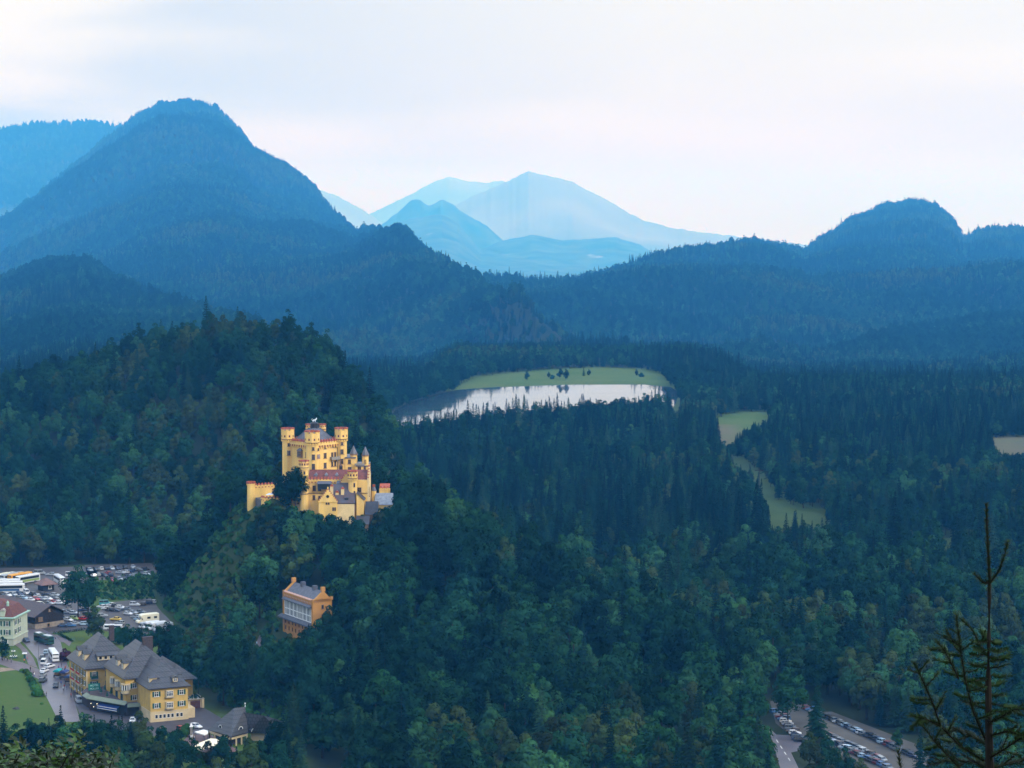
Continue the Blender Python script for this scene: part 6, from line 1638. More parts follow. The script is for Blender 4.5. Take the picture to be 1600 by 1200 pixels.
street(307, 1134.6, -40, 'white', 'hatch', 'white car on the dark hotel drive')
street(284.5, 1139, -40, 'red', 'hatch', 'red car half hidden by trees near the lantern pillar')
street(257, 1141.5, -75, 'black', 'estate', 'dark car under the tree before the hotel basement')
# car park of the wood on the right
RG = 'cars parked in the forest car park'
def rrow(x0, y0, x1, y1, n, head, where, frm='from the left', skip=()):
    cs = ['white', 'black', 'silver', 'dark blue', 'grey', 'black', 'silver', 'black', 'light blue', 'dark red', 'grey', 'white', 'dark blue', 'grey', 'black', 'blue', 'grey', 'brown']
    L_ = []
    for k in range(n):
        t = k / max(n - 1, 1)
        if k in skip: continue
        L_.append((x0 + (x1 - x0) * t + random.uniform(-.4, .4), y0 + (y1 - y0) * t + random.uniform(-.3, .3), random.choice(cs), random.choice(['hatch', 'hatch', 'saloon', 'estate', 'suv'])))
    row(L_, head, where, RG, RZ, frm)
random.seed(21)
rrow(1222, 1119, 1251, 1156, 11, -8, 'beside the forest road', 'from the back')
rrow(1212, 1111, 1219, 1116, 2, 30, 'under the back trees', 'from the left')
rrow(1292, 1119, 1350, 1147, 14, -58, 'above the gravel lane', 'from the left')
rrow(1356, 1149, 1428, 1181, 16, -58, 'at the right wood edge', 'from the left')
rrow(1294, 1148, 1345, 1171, 12, 120, 'just below the gravel lane', 'from the left')
rrow(1350, 1173.5, 1376, 1186, 7, 120, 'right below the lane', 'from the left')
rrow(1290, 1153.5, 1336, 1176, 11, -60, 'behind the lane row', 'from the left')
rrow(1344, 1180, 1388, 1199, 10, -60, 'nearest the lower lane', 'from the left')
rrow(1262, 1106, 1274, 1110, 3, 10, 'behind the dark spruce', 'from the left')

# coaches
def coach_meshes(L_=12.0, W_=2.5, H=3.45):
    b = MB(); w = W_ / 2; h = L_ / 2
    def sec(x, ww, z0, z1, rd=.22): return [(x, -ww + .05, z0), (x, ww - .05, z0), (x, ww, z0 + .1), (x, ww, z1 - rd), (x, ww - rd, z1), (x, -ww + rd, z1), (x, -ww, z1 - rd), (x, -ww, z0 + .1)]
    loft(b, [sec(-h, w * .95, .45, H - .12), sec(-h + .25, w, .35, H), sec(h - .8, w, .35, H), sec(h - .15, w * .97, .38, H - .25), sec(h, w * .93, .45, H * .62)])
    b.box(-2.4, .4, -.75, .75, H - .01, H + .2); b.box(2.6, 3.6, -.55, .55, H - .01, H + .08)
    body = b.mesh('body', PM['white'])
    g = MB()
    for s in (-1, 1): g.box(-h + .7, h - 1.0, s * w - .03, s * w + .03, 1.75, H - .62)
    g.add([(h - .08, -w * .85, 1.35), (h - .08, w * .85, 1.35), (h - .2, w * .85, H - .45), (h - .2, -w * .85, H - .45), (h + .03, -w * .85, 1.35), (h + .03, w * .85, 1.35), (h - .1, w * .85, H - .42), (h - .1, -w * .85, H - .42)], [(4, 5, 6, 7), (0, 3, 2, 1), (0, 1, 5, 4), (2, 3, 7, 6), (1, 2, 6, 5), (3, 0, 4, 7)])
    g.box(-h - .03, -h + .05, -w * .75, w * .75, 1.9, H - .6)
    m = MB()
    for s in (-1, 1): m.tube([(h - .3, s * w, H - .5), (h + .35, s * (w + .25), H - .6)], .06, 5); m.box(h + .25, h + .4, s * (w + .25) - .12, s * (w + .25) + .12, H - 1.2, H - .6)
    return body, g.mesh('windows', M_CGLASS), m.mesh('mirrors', M_IRON)
COACH = coach_meshes()
BWHEEL = wheel_mesh(.5, .32)
STRIPE = MB()
for s in (-1, 1): STRIPE.box(-5.5, 3.8, s * 1.25 - .035, s * 1.25 + .035, .75, 1.6)
STRIPE = STRIPE.mesh('side_panel', PM['blue'])
def coach(px, py, hd, color, label, group='coaches in the village', z=VZ, roof=None, stripe=None, name='coach', s=1.0):
    p = G(px, py, z + 1.7)
    r = tag(empty(name, (p.x, p.y, z + .05), R(hd)), label, 'coach', group)
    r.scale = (s, s, s)
    place_mesh('body', painted(COACH[0], color), r); place_mesh('windows', COACH[1], r); place_mesh('mirrors', COACH[2], r)
    if roof:
        b = MB(); b.box(-5.6, -1.2, -1.0, 1.0, 3.46, 3.5); b.box(1.2, 5.0, -1.0, 1.0, 3.46, 3.5); b.build('roof_panel', PM[roof], r)
    if stripe:
        place_mesh('side_panel', painted(STRIPE, stripe), r)
    for x in (3.4, -3.2):
        for q in (-1, 1): place_mesh('wheel', BWHEEL, r, (x, q * 1.1, .5))
coach(6, 902.5, 233, 'cream', 'pale coach at the photo border, leftmost of the slanted coaches', s=1.03)
coach(19, 902, 233, 'silver', 'silver white coach between the pale and the yellow coach', s=1.03)
coach(31, 902, 233, 'orange', 'bright yellow coach in the slanted row', s=1.03)
coach(43, 904.5, 233, 'white', 'white coach right of the yellow one with coloured side panel', stripe='green', s=1.03)
coach(9, 911.5, 9, 'white', 'white coach, rearmost of three parked side by side', s=1.03)
coach(13, 915, 9, 'white', 'white coach, middle of three parked side by side', s=1.03)
coach(15, 919.5, 9, 'white', 'long white coach with light blue side, front of three', stripe='blue', s=1.08)
coach(93, 905.5, -66, 'white', 'single white coach standing beside the wooden hut', s=1.0)
coach(68.5, 998, -52, 'dark green', 'dark green coach with white roof panels turning into the street', roof='white', s=1.0)
coach(83.8, 1023.5, -72, 'white', 'white coach coming down the village street', s=1.0)
coach(177, 977.5, -8, 'white', 'white minibus with dark windows beside the olive tree', 'vehicles in the side car park', s=.62, name='minibus')

# motor homes
def camper_meshes():
    b = MB(); w = 1.12
    def sec(x, z0, z1, ww=w, rd=.15): return [(x, -ww + .03, z0), (x, ww - .03, z0), (x, ww, z0 + .05), (x, ww, z1 - rd), (x, ww - rd, z1), (x, -ww + rd, z1), (x, -ww, z1 - rd), (x, -ww, z0 + .05)]
    loft(b, [sec(-3.3, .5, 2.8), sec(-3.2, .42, 2.9), sec(1.2, .42, 2.9), sec(2.0, 1.9, 2.75), sec(2.3, 2.1, 2.5)])
    loft(b, [sec(1.0, .4, 1.95, 1.0), sec(2.1, .4, 1.9, 1.0), sec(2.55, .4, 1.25, 1.0), sec(3.2, .42, 1.05, .95), sec(3.35, .5, .85, .85)])
    body = b.mesh('body', PM['white'])
    g = MB(); g.add([(2.1, -.85, 1.86), (2.1, .85, 1.86), (2.58, .85, 1.28), (2.58, -.85, 1.28), (2.2, -.85, 1.9), (2.2, .85, 1.9), (2.66, .85, 1.3), (2.66, -.85, 1.3)], [(4, 5, 6, 7), (0, 3, 2, 1), (0, 1, 5, 4), (3, 7, 6, 2), (1, 2, 6, 5), (0, 4, 7, 3)])
    for s in (-1, 1):
        for x0, x1 in ((-2.6, -1.7), (-.6, .4)): g.box(x0, x1, s * w - .02, s * w + .03, 1.5, 2.1)
        g.box(1.5, 2.1, s * 1.0 - .02, s * 1.0 + .03, 1.3, 1.8)
    return body, g.mesh('windows', M_CGLASS)
CAMP = camper_meshes()
for px, py, hd, col_, s, lb in ((230, 968.5, -150, 'cream', 1.35, 'large cream motor home, first and longest of the campers'), (227, 975.8, -148, 'silver', .82, 'short silver camper van in front of the large cream one'), (236, 976.6, -148, 'white', 1.0, 'white motor home, second behind the large cream one'), (245.5, 978.6, -148, 'white', 1.1, 'white motor home in the middle of the camper row'), (254.5, 981, -148, 'silver', 1.15, 'silver motor home, last before the dark vans')):
    p = G(px, py, VZ + 1.4); r = tag(empty('motor_home', (p.x, p.y, VZ + .05), R(hd)), lb, 'motor home', 'campers at the foot of the slope'); r.scale = (s,) * 3
    place_mesh('body', painted(CAMP[0], col_), r); place_mesh('windows', CAMP[1], r)
    for x in (2.3, -1.9):
        for q in (-1, 1): place_mesh('wheel', WHEEL, r, (x, q * .95, .33))

# horse drawn carriages with cloth tops
def carriage(px, py, hd, canopy, label):
    p = G(px, py, VZ + 1.2); r = tag(empty('horse_carriage', (p.x, p.y, VZ + .05), R(hd)), label, 'carriage', 'horse carriages by the hotel')
    b = MB(); b.box(-2.2, 1.6, -.95, .95, .75, 1.15, 0)
    for x in (-1.8, -.8, .2): b.box(x, x + .55, -.85, .85, 1.15, 1.5, 1); b.box(x, x + .1, -.85, .85, 1.5, 1.95, 1)
    b.box(1.1, 1.7, -.8, .8, 1.15, 1.7, 1); b.build('body', [M_IRON, M_BROWN], r)
    b = MB(); A = [(-2.4, -1.1), (1.3, -1.1), (1.3, 1.1), (-2.4, 1.1)]
    b.prism(A, 2.55, 2.62, 0); b.prism(A, 2.62, 3.0, 0, [(-2.3, -.5), (1.2, -.5), (1.2, .5), (-2.3, .5)]); b.box(-2.42, -2.36, -1.1, 1.1, 2.2, 2.6, 0)
    for x in (-2.3, 1.2):
        for y in (-1.0, 1.0): b.box(x - .04, x + .04, y - .04, y + .04, 1.1, 2.6, 1)
    b.build('canopy', [canopy, M_IRON], r)
    for x, rr_ in ((-1.5, .55), (1.2, .42)):
        for q in (-1, 1):
            b = MB(); t = [(x + math.cos(k * math.pi / 6) * rr_, q * 1.05, rr_ + math.sin(k * math.pi / 6) * rr_) for k in range(13)]; b.tube(t, .05, 4)
            for k in range(0, 12, 2): b.tube([(x, q * 1.05, rr_), t[k]], .03, 3)
            b.build('wheel', M_IRON, r)
    b = MB()
    for q in (-.35, .35): b.tube([(1.6, q, .9), (4.6, q, 1.0)], .04, 4)
    b.build('shaft', M_BROWN, r)
    return p
M_TEALC = mat('teal_cloth', (.01, .27, .29), .7, .1, 1); M_NAVY = mat('navy_cloth', (.03, .05, .16), .8, .15, 1)
CARR = [(carriage(91.2, 1053, 80, M_TEALC, 'horse carriage with a teal cloth top in front of the hotel'), 80), (carriage(102, 1055, 75, M_NAVY, 'carriage with a navy top right of the teal one'), 75), (carriage(109.5, 1062, 75, mat('slate_blue_cloth', (.05, .09, .2), .8), 'carriage with slate blue top nearest the hotel wall'), 75)]
def horse(name, loc, hd, col_, label):
    sk = [((.75, 0, 1.35), .30), ((.1, 0, 1.32), .33), ((-.6, 0, 1.38), .31), ((1.05, 0, 1.65), .2), ((1.35, 0, 2.0), .15), ((1.6, 0, 2.02), .13), ((1.95, 0, 1.75), .075)]
    b = MB()
    b.tube([p for p, r_ in (sk[2], sk[1], sk[0], sk[3], sk[4], sk[5], sk[6])], [.22, .32, .30, .2, .15, .13, .07], 10)
    for x, y, hind in ((.7, .17, 0), (.85, -.17, 0), (-.6, .18, 1), (-.75, -.18, 1)):
        if hind: b.tube([(x, y, 1.35), (x + .05, y, .95), (x - .15, y, .55), (x - .08, y, .1), (x - .02, y, 0)], [.18, .13, .08, .06, .09], 7)
        else: b.tube([(x, y, 1.3), (x, y, .75), (x + .03, y, .4), (x, y, .1), (x + .04, y, 0)], [.15, .09, .07, .055, .09], 7)
    for s in (-.06, .06): b.cone((1.55, s), .04, .0, 2.1, 2.28, 5)
    r = tag(empty(name, loc, hd), label, 'horse', 'carriage horses')
    b.build('body', mat('horse_coat', col_, .7, .2, 2), r)
    b = MB(); b.tube([(-.82, 0, 1.5), (-1.02, 0, 1.3), (-1.05, 0, .7)], [.07, .09, .03], 6); b.tube([(1.42, 0, 2.17), (1.15, 0, 1.92), (.85, 0, 1.66)], [.05, .08, .05], 5)
    b.build('mane_and_tail', mat('horse_hair', (.015, .012, .01), .9), r)
for (p, hd), col_, lb in zip(CARR, ((.03, .018, .012), (.05, .025, .014), (.02, .014, .012)), ('dark brown', 'bay', 'black')):
    d = Vector((math.cos(R(hd)), math.sin(R(hd)))); n = Vector((-d.y, d.x))
    for s, w_ in ((-1, 'right'), (1, 'left')):
        q = p.xy + d * 3.6 + n * .42 * s
        horse('horse', (q.x, q.y, VZ + .05), R(hd), col_, '%s horse on the %s of the pair before its carriage' % (lb, w_))
# ------------------------------------------------------------------ people: one continuous skin each, posed walking or standing
def person_mesh(pose):
    st = {'walk': (.30, -.26, .22, -.2), 'stand': (.05, -.04, .06, .05), 'stride': (.38, -.34, -.25, .28)}[pose]
    lf, rf, la, ra = st
    V = [((0, 0, .98), .145), ((0, 0, 1.2), .135), ((0, 0, 1.42), .155), ((0, .005, 1.52), .065), ((0, .02, 1.60), .085), ((0, .02, 1.70), .095), ((0, .015, 1.77), .06)]
    E = [(0, 1), (1, 2), (2, 3), (3, 4), (4, 5), (5, 6)]
    for s, f, a in ((1, lf, la), (-1, rf, ra)):
        k = len(V)
        V += [((s * .10, 0, .90), .105), ((s * .105, f * .5, .50), .068), ((s * .105, f * .75 - .06, .09), .045), ((s * .11, f * .75 + .10, .04), .036)]
        E += [(0, k), (k, k + 1), (k + 1, k + 2), (k + 2, k + 3)]
        k = len(V)
        V += [((s * .20, 0, 1.42), .062), ((s * .245, a * .35, 1.14), .045), ((s * .235, a * .9 + .05, .90), .034), ((s * .225, a * 1.0 + .08, .80), .03)]
        E += [(2, k), (k, k + 1), (k + 1, k + 2), (k + 2, k + 3)]
    me = bpy.data.meshes.new('figure'); me.from_pydata([v for v, r in V], E, [])
    o = bpy.data.objects.new('figure', me); COL.objects.link(o)
    sk = o.modifiers.new('skin', 'SKIN')
    for i, (v, r) in enumerate(V): me.skin_vertices[0].data[i].radius = (r, r * .9)
    me.skin_vertices[0].data[0].use_root = True
    sb = o.modifiers.new('smooth', 'SUBSURF'); sb.levels = 1; sb.render_levels = 1
    bpy.context.view_layer.update()
    m = bpy.data.meshes.new_from_object(o.evaluated_get(bpy.context.evaluated_depsgraph_get()))
    bpy.data.objects.remove(o)
    m.materials.clear()
    for x in (M_SKIN, M_SKIN, M_SKIN): m.materials.append(x)
    for p in m.polygons:
        c = p.center
        z = c.z
        head = z > 1.5
        hand = abs(c.x) > .2 and z < .9 and z > .74
        if head or hand: p.material_index = 0
        elif z > .96 or (abs(c.x) > .17 and z > .74): p.material_index = 1
        else: p.material_index = 2
        p.use_smooth = True
    m.name = 'body'
    return m
M_SKIN = mat('skin', (.42, .25, .17), .6)
POSES = {k: person_mesh(k) for k in ('walk', 'stand', 'stride')}
def hair_mesh():
    b = MB()
    for k in range(4):
        z0, z1 = 1.70 + k * .035, 1.735 + k * .035
        b.cone((0, 0.0), [.105, .112, .1, .07][k], [.112, .1, .07, .02][k], z0, z1, 10)
    return b.mesh('hair', M_IRON)
HAIR = hair_mesh()
CLOTH = {k: mat('cloth_' + k.replace(' ', '_'), v, .85) for k, v in {'red': (.4, .03, .03), 'white': (.7, .7, .68), 'black': (.015, .015, .018), 'blue': (.04, .1, .35), 'navy': (.015, .025, .08), 'grey': (.15, .16, .17), 'orange': (.55, .2, .04), 'green': (.05, .15, .06), 'beige': (.4, .32, .22), 'purple': (.14, .04, .18)}.items()}
HAIRC = {k: mat('hair_' + k, v, .8) for k, v in {'dark': (.015, .011, .009), 'brown': (.06, .035, .02), 'fair': (.3, .2, .09), 'grey': (.3, .3, .3)}.items()}
PMESH = {}
def person(px, py, pose, top, leg, hair, hd, label, group, z=VZ, s=1.0):
    p = G(px, py, z + .0)
    r = tag(empty('person', (p.x, p.y, z + .06), R(hd)), label, 'person', group); r.scale = (s,) * 3
    k = (pose, top, leg)
    if k not in PMESH:
        m = POSES[pose].copy(); m.materials[1] = CLOTH[top]; m.materials[2] = CLOTH[leg]; PMESH[k] = m
    place_mesh('body', PMESH[k], r)
    h = HAIR.copy() if (hair,) not in PMESH else PMESH[(hair,)]
    if (hair,) not in PMESH: h.materials[0] = HAIRC[hair]; PMESH[(hair,)] = h
    place_mesh('hair', h, r)
GP = 'people in the village street'
for e in [(2.2, 1031.5, 'walk', 'blue', 'navy', 'dark', 80, 'person in blue walking on the footpath at the photo border'), (6.8, 1032, 'stand', 'beige', 'black', 'fair', 10, 'person in a beige top standing on the left footpath'), (11.5, 1034, 'walk', 'black', 'black', 'dark', 100, 'person all in black walking on the left footpath'),
          (17.6, 1036, 'stride', 'grey', 'navy', 'brown', 70, 'person in grey striding along the left footpath'), (38, 1036.4, 'stand', 'orange', 'black', 'brown', 0, 'person in an orange jacket at the bend of the footpath'), (42.6, 1033, 'walk', 'red', 'grey', 'dark', 90, 'person in a red top where the two footpaths meet'),
          (47.6, 1049, 'walk', 'black', 'navy', 'dark', 30, 'person in black at the corner of the shrub row'), (52.2, 1056.4, 'stand', 'navy', 'grey', 'brown', 60, 'person in navy beside the round shrubs'), (53.6, 1058, 'walk', 'white', 'blue', 'fair', 60, 'person in white beside the round shrubs'),
          (68.8, 1089, 'walk', 'grey', 'black', 'dark', 70, 'left of two people walking down the road side by side'), (72.4, 1089, 'walk', 'black', 'navy', 'brown', 70, 'right of two people walking down the road side by side'),
          (96.2, 1042.6, 'stand', 'navy', 'black', 'dark', 90, 'person in navy on the pavement above the carriages'), (91.6, 1047.2, 'stand', 'purple', 'black', 'dark', 200, 'person in purple standing in front of the teal carriage'), (102, 1047.6, 'stand', 'red', 'navy', 'brown', 140, 'person in a red top behind the navy carriage'),
          (100.6, 1077, 'stand', 'red', 'grey', 'dark', 20, 'person in red among the group below the carriages'), (99, 1080, 'walk', 'white', 'navy', 'fair', 200, 'person in white among the group below the carriages'), (95.4, 1071.4, 'stand', 'blue', 'black', 'brown', 0, 'person in blue beside the teal carriage wheel'),
          (104.5, 1078.5, 'stand', 'black', 'black', 'dark', 100, 'person in black below the navy carriage'), (108.6, 1075.6, 'walk', 'navy', 'beige', 'brown', 80, 'person in navy and beige near the hotel wall'), (112, 1082, 'walk', 'green', 'black', 'dark', 250, 'person in green on the red brown hotel pavement'),
          (117.4, 1083, 'stand', 'white', 'blue', 'grey', 30, 'person in white on the hotel pavement'), (121.2, 1086.4, 'walk', 'grey', 'navy', 'dark', 250, 'person in grey walking along the hotel wall'), (124.6, 1091, 'stand', 'black', 'grey', 'dark', 300, 'person in black at the hotel corner'),
          (111, 1090.4, 'walk', 'red', 'black', 'brown', 260, 'person in red nearest the hotel corner van'), (114.6, 1072.8, 'stand', 'orange', 'navy', 'fair', 50, 'person in orange between the carriages and the wall'),
          (296.4, 1156.6, 'stand', 'navy', 'black', 'dark', 40, 'person in navy at the foot of the garden lantern'), (304, 1157.5, 'walk', 'white', 'blue', 'fair', 90, 'person in white on the garden terrace'), (317.6, 1153.4, 'stand', 'red', 'black', 'brown', 10, 'person in red under the small white awning'),
          (86, 1061, 'stride', 'navy', 'navy', 'dark', 250, 'person in dark blue crossing the road near the teal carriage')]:
    person(*e[:8], GP)
p_ = W(401, 980, 872)
r = tag(empty('person', (p_.x, 872, hz(p_.x, 872) + .1), 1.0), 'person in light blue walking on the steep footpath', 'person', 'people on the steep footpath')
m = POSES['walk'].copy(); m.materials[1] = mat('cloth_light_blue', (.3, .5, .65), .8); m.materials[2] = CLOTH['navy']; place_mesh('body', m, r); place_mesh('hair', HAIR, r)

# ------------------------------------------------------------------ street furniture
def lamp(px, py, h, label):
    p = G(px, py, VZ); r = tag(empty('street_lamp', p), label, 'street lamp', 'street lamps by the road')
    b = MB(); b.cone((0, 0), .09, .06, 0, h, 8); b.tube([(0, 0, h - .05), (-.6, 0, h + .15), (-1.2, 0, h + .15)], .045, 5); b.build('pole', mat('lamp_grey', (.12, .12, .12), .5), r)
    b = MB(); b.box(-1.75, -1.1, -.14, .14, h + .05, h + .2); b.build('lamp_head', M_STONE, r)
lamp(31.6, 1003, 5.6, 'tall street lamp at the verge beside the pale green villa')
lamp(60.4, 1033, 6.6, 'tall street lamp beside the queue of cars')
lamp(169.5, 966, 6.0, 'street lamp in the side car park near the yellow car')
for px, py, h, lb in ((38.6, 1030, 2.8, 'white topped stall pole at the footpath bend'),):
    p = G(px, py, VZ); r = tag(empty('notice_post', p), 'small green post with a white top at the footpath bend', 'post')
    b = MB(); b.box(-.35, .35, -.3, .3, 0, 2.0); b.build('post', M_SHUT, r); b = MB(); b.prism([(-.8, -.7), (.8, -.7), (.8, .7), (-.8, .7)], 2.0, 2.3, 0); b.build('top', M_WHITE, r)
p = G(21, 1028, VZ); r = tag(empty('fountain', p), 'dark green fountain figure on the small lawn', 'fountain')
b = MB(); b.cone((0, 0), 1.4, 1.5, 0, .6, 12); b.cone((0, 0), .3, .22, .6, 2.2, 8); b.cone((0, 0), .2, .8, 2.2, 2.5, 12); b.cone((0, 0), .2, .12, 2.5, 3.6, 8); b.build('column', mat('bronze_green', (.06, .12, .10), .6), r)
b = MB()
for k in range(9): 
    t = k * .7; b.cone((math.cos(t) * .62, math.sin(t) * .62), .2, .05, 2.5, 2.75, 5)
    b.cone((math.cos(t) * 1.2, math.sin(t) * 1.2), .22, .05, .6, .9, 5)
b.build('flowers', M_WHITE, r)
for px, py, w_, lb in ((115.5, 1031, 1.8, 'small notice board on the verge by the hotel'),):
    p = G(px, py, VZ); r = tag(empty('notice_board', p, R(20)), lb, 'sign'); b = MB(); b.box(-w_ / 2, w_ / 2, -.06, .06, 1.6, 2.3); b.build('board', M_WHITE, r); b = MB(); b.box(-.8, -.7, -.05, .05, 0, 1.6); b.box(.7, .8, -.05, .05, 0, 1.6); b.build('posts', M_IRON, r)
p = G(25.5, 1108, VZ); r = tag(empty('boulder', p), 'dark grey boulder lying on the lawn', 'boulder')
bm_2 = bmesh.new(); bmesh.ops.create_icosphere(bm_2, subdivisions=3, radius=1.0)
for v in bm_2.verts:
    n_ = v.co.normalized(); k_ = 1 + .18 * math.sin(5 * n_.x + 2 * n_.y) * math.cos(4 * n_.y - n_.z); v.co = Vector((n_.x * 1.15 * k_, n_.y * .85 * k_, max(n_.z, -.2) * .75 * k_))
me = bpy.data.meshes.new('rock'); bm_2.to_mesh(me); bm_2.free(); me.materials.append(mat('dark_rock', (.05, .055, .06), .8, .3, 2, bump=.4)); place_mesh('rock', me, r)
# round clipped shrubs between the lawn and the road
def clipped(seed, r_):
    rg = np.random.default_rng(seed); n = 900
    d = rg.normal(size=(n, 3)); d /= np.linalg.norm(d, axis=1, keepdims=True); d[:, 2] = np.abs(d[:, 2]) * 1.0 - .15
    P_ = d * r_ * (.82 + .25 * rg.random(n))[:, None] * np.array([1, 1, .9]) + np.array([0, 0, r_ * .35])
    return leaf_quads(P_, d + rg.normal(size=(n, 3)) * .35, rg.uniform(.12, .24, n), rg)
cv, cf = clipped(5, 1.25)
CLIP = np_mesh('foliage', cv, cf, [LEAF['shrub']])
tb = MB(); tb.tube([(0, 0, -.2), (0, 0, .6)], [.12, .08], 6); CLST = tb.mesh('stem', M_BARK)
for k, (px, py, s) in enumerate([(40.5, 1051.5, 1.05), (45, 1056, 1.05), (46.6, 1062.2, 1.1), (49.2, 1066.2, 1.15), (51.8, 1072.2, 1.2), (55.4, 1077.8, 1.35), (59.2, 1087.4, 1.7), (34.5, 1049.5, .8), (65, 1100.6, .45)]):
    p = G(px, py, VZ); r = tag(empty('clipped_shrub', p, k * 1.3), 'round clipped shrub, %s from the top of the row along the lawn' % NTH[[1, 2, 3, 4, 5, 6, 7, 0, 8][k]], 'shrub', 'clipped shrubs along the lawn'); r.scale = (s,) * 3
    place_mesh('foliage', CLIP, r); place_mesh('stem', CLST, r)
# hedge beside the lawn behind the hotel
h_ = tag(empty('hedge', G(112, 998, VZ)), 'low hedge along the lawn behind the hotel', 'hedge')
A0, A1 = G(84, 991.5, VZ), G(133, 984.5, VZ); A2 = G(113, 1003.5, VZ)
rg = np.random.default_rng(8); P_ = []
for u, v in ((A0, A1), (G(93, 993, VZ), A2)):
    for k in range(420):
        q = u + (v - u) * rg.random(); P_.append((q.x - h_.location.x + rg.normal() * .3, q.y - h_.location.y + rg.normal() * .3, rg.random() * 1.1))
P_ = np.array(P_); cv, cf = leaf_quads(P_, rg.normal(size=P_.shape) + np.array([0, 0, .8]), rg.uniform(.15, .3, len(P_)), rg)
place_mesh('foliage', np_mesh('foliage', cv, cf, [LEAF['dark']]), h_)

# utility pole in the grass lane
p = G(1186, 776, 1.5); r = tag(empty('power_pole', p), 'slender wooden power pole standing in the grass lane', 'pole'); b = MB(); b.cone((0, 0), .3, .2, -.5, 17, 6); b.box(-2.6, 2.6, -.12, .12, 15.2, 15.6); b.build('pole', M_BARK, r)
# white gravel heap by the small clearing
# ------------------------------------------------------------------ plants in front of the camera
M_NEEDLE = mat('young_needles', (.012, .034, .008), .6, .35, 40, spec=.15)
M_NEEDLE2 = mat('old_needles', (.006, .016, .006), .7, .3, 40)
M_STEM = mat('spruce_stem', (.007, .006, .005), .85, .3, 30)
DS = 12.0
def near(px, py, D=DS): return W(px, py, D)
base = near(1548, 1330)
gz_ = hz(base.x, DS)
sp = tag(empty('young_spruce', (base.x, DS, gz_)), 'top of a young spruce with bare leader shoot close to the camera', 'tree')
o_sp = Vector((base.x, DS, gz_))
stemP = [(1541, 786, .004), (1543, 840, .005), (1546, 905, .007), (1546, 935, .010), (1545, 1000, .0125), (1544, 1060, .015), (1545, 1130, .018), (1547, 1220, .024), (1548, 1330, .034)]
pts = [near(a, c) - o_sp for a, c, r_ in stemP]; rad_ = [r_ for a, c, r_ in stemP]
pts += [Vector((0, 0, 2.0)), Vector((0, 0, -.4))]; rad_ += [.09, .13]
b = MB(); b.tube(pts, rad_, 8); b.build('trunk', M_STEM, sp)
rg = np.random.default_rng(77)
def shoot(parent, pts, r_, young=True, dens=520, nl=.017, name='branch'):
    """A twig with needles set all round it."""
    b = MB(); pts = [Vector(p) for p in pts]
    r_ = r_ * .55; b.tube(pts, [r_ * (1 - .55 * k / (len(pts) - 1)) for k in range(len(pts))], 6, 0)
    V, F = [], []
    for k in range(len(pts) - 1):
        a, c = pts[k], pts[k + 1]; d = (c - a); L_ = d.length; d.normalize()
        s1 = d.cross(Vector((.3, .7, .6))).normalized(); s2 = d.cross(s1)
        for j in range(int(L_ * dens * 1.35)):
            t = rg.random(); th = rg.uniform(0, 6.28); u = s1 * math.cos(th) + s2 * math.sin(th)
            q = a + d * L_ * t + u * r_ * .7; e = (u * .8 + d * .75 + Vector((0, 0, .12))).normalized() * nl * 1.25 * rg.uniform(.75, 1.25); s_ = d.cross(u) * .0027
            i0 = len(V); V += [q - s_, q + s_, q + e + s_ * .4, q + e - s_ * .4]; F.append((i0, i0 + 1, i0 + 2, i0 + 3))
    for v in V: b.v.append(tuple(v))
    n0 = len(b.v) - len(V)
    for f in F: b.f.append(tuple(n0 + i for i in f)); b.m.append(1)
    return b.build(name, [M_STEM, M_NEEDLE if young else M_NEEDLE2], parent)
def pp3(lst, dz=0.0): return [near(a, c, DS + e) - o_sp for a, c, e in lst]
shoot(sp, pp3([(1545, 935, 0), (1546, 905, 0), (1543, 840, 0), (1541, 788, 0)]), .011, True, 620, .015, 'leader')
shoot(sp, pp3([(1546, 912, 0), (1560, 893, -.02), (1569, 870, -.03), (1575, 846, -.04)]), .009, True, 620, .016)
shoot(sp, pp3([(1545, 911, 0), (1535, 910, -.02), (1526, 900, -.03), (1522, 895, -.03)]), .008, True, 620, .015)
def spray(lst, r_, subs, young=True):
    P_ = pp3(lst); o = shoot(sp, P_, r_, young)
    for (t, ang, ln, e) in subs:
        k = min(int(t * (len(lst) - 1)), len(lst) - 2); f = t * (len(lst) - 1) - k
        a = [lst[k][i] + (lst[k + 1][i] - lst[k][i]) * f for i in range(3)]
        dx, dy = math.cos(R(ang)) * ln, -math.sin(R(ang)) * ln
        q = pp3([tuple(a), (a[0] + dx * .5, a[1] + dy * .5 + ln * .04, a[2] + e * .5), (a[0] + dx, a[1] + dy, a[2] + e)])
        shoot(o, q, .0055, young, 460, .014, 'twig')
    return o
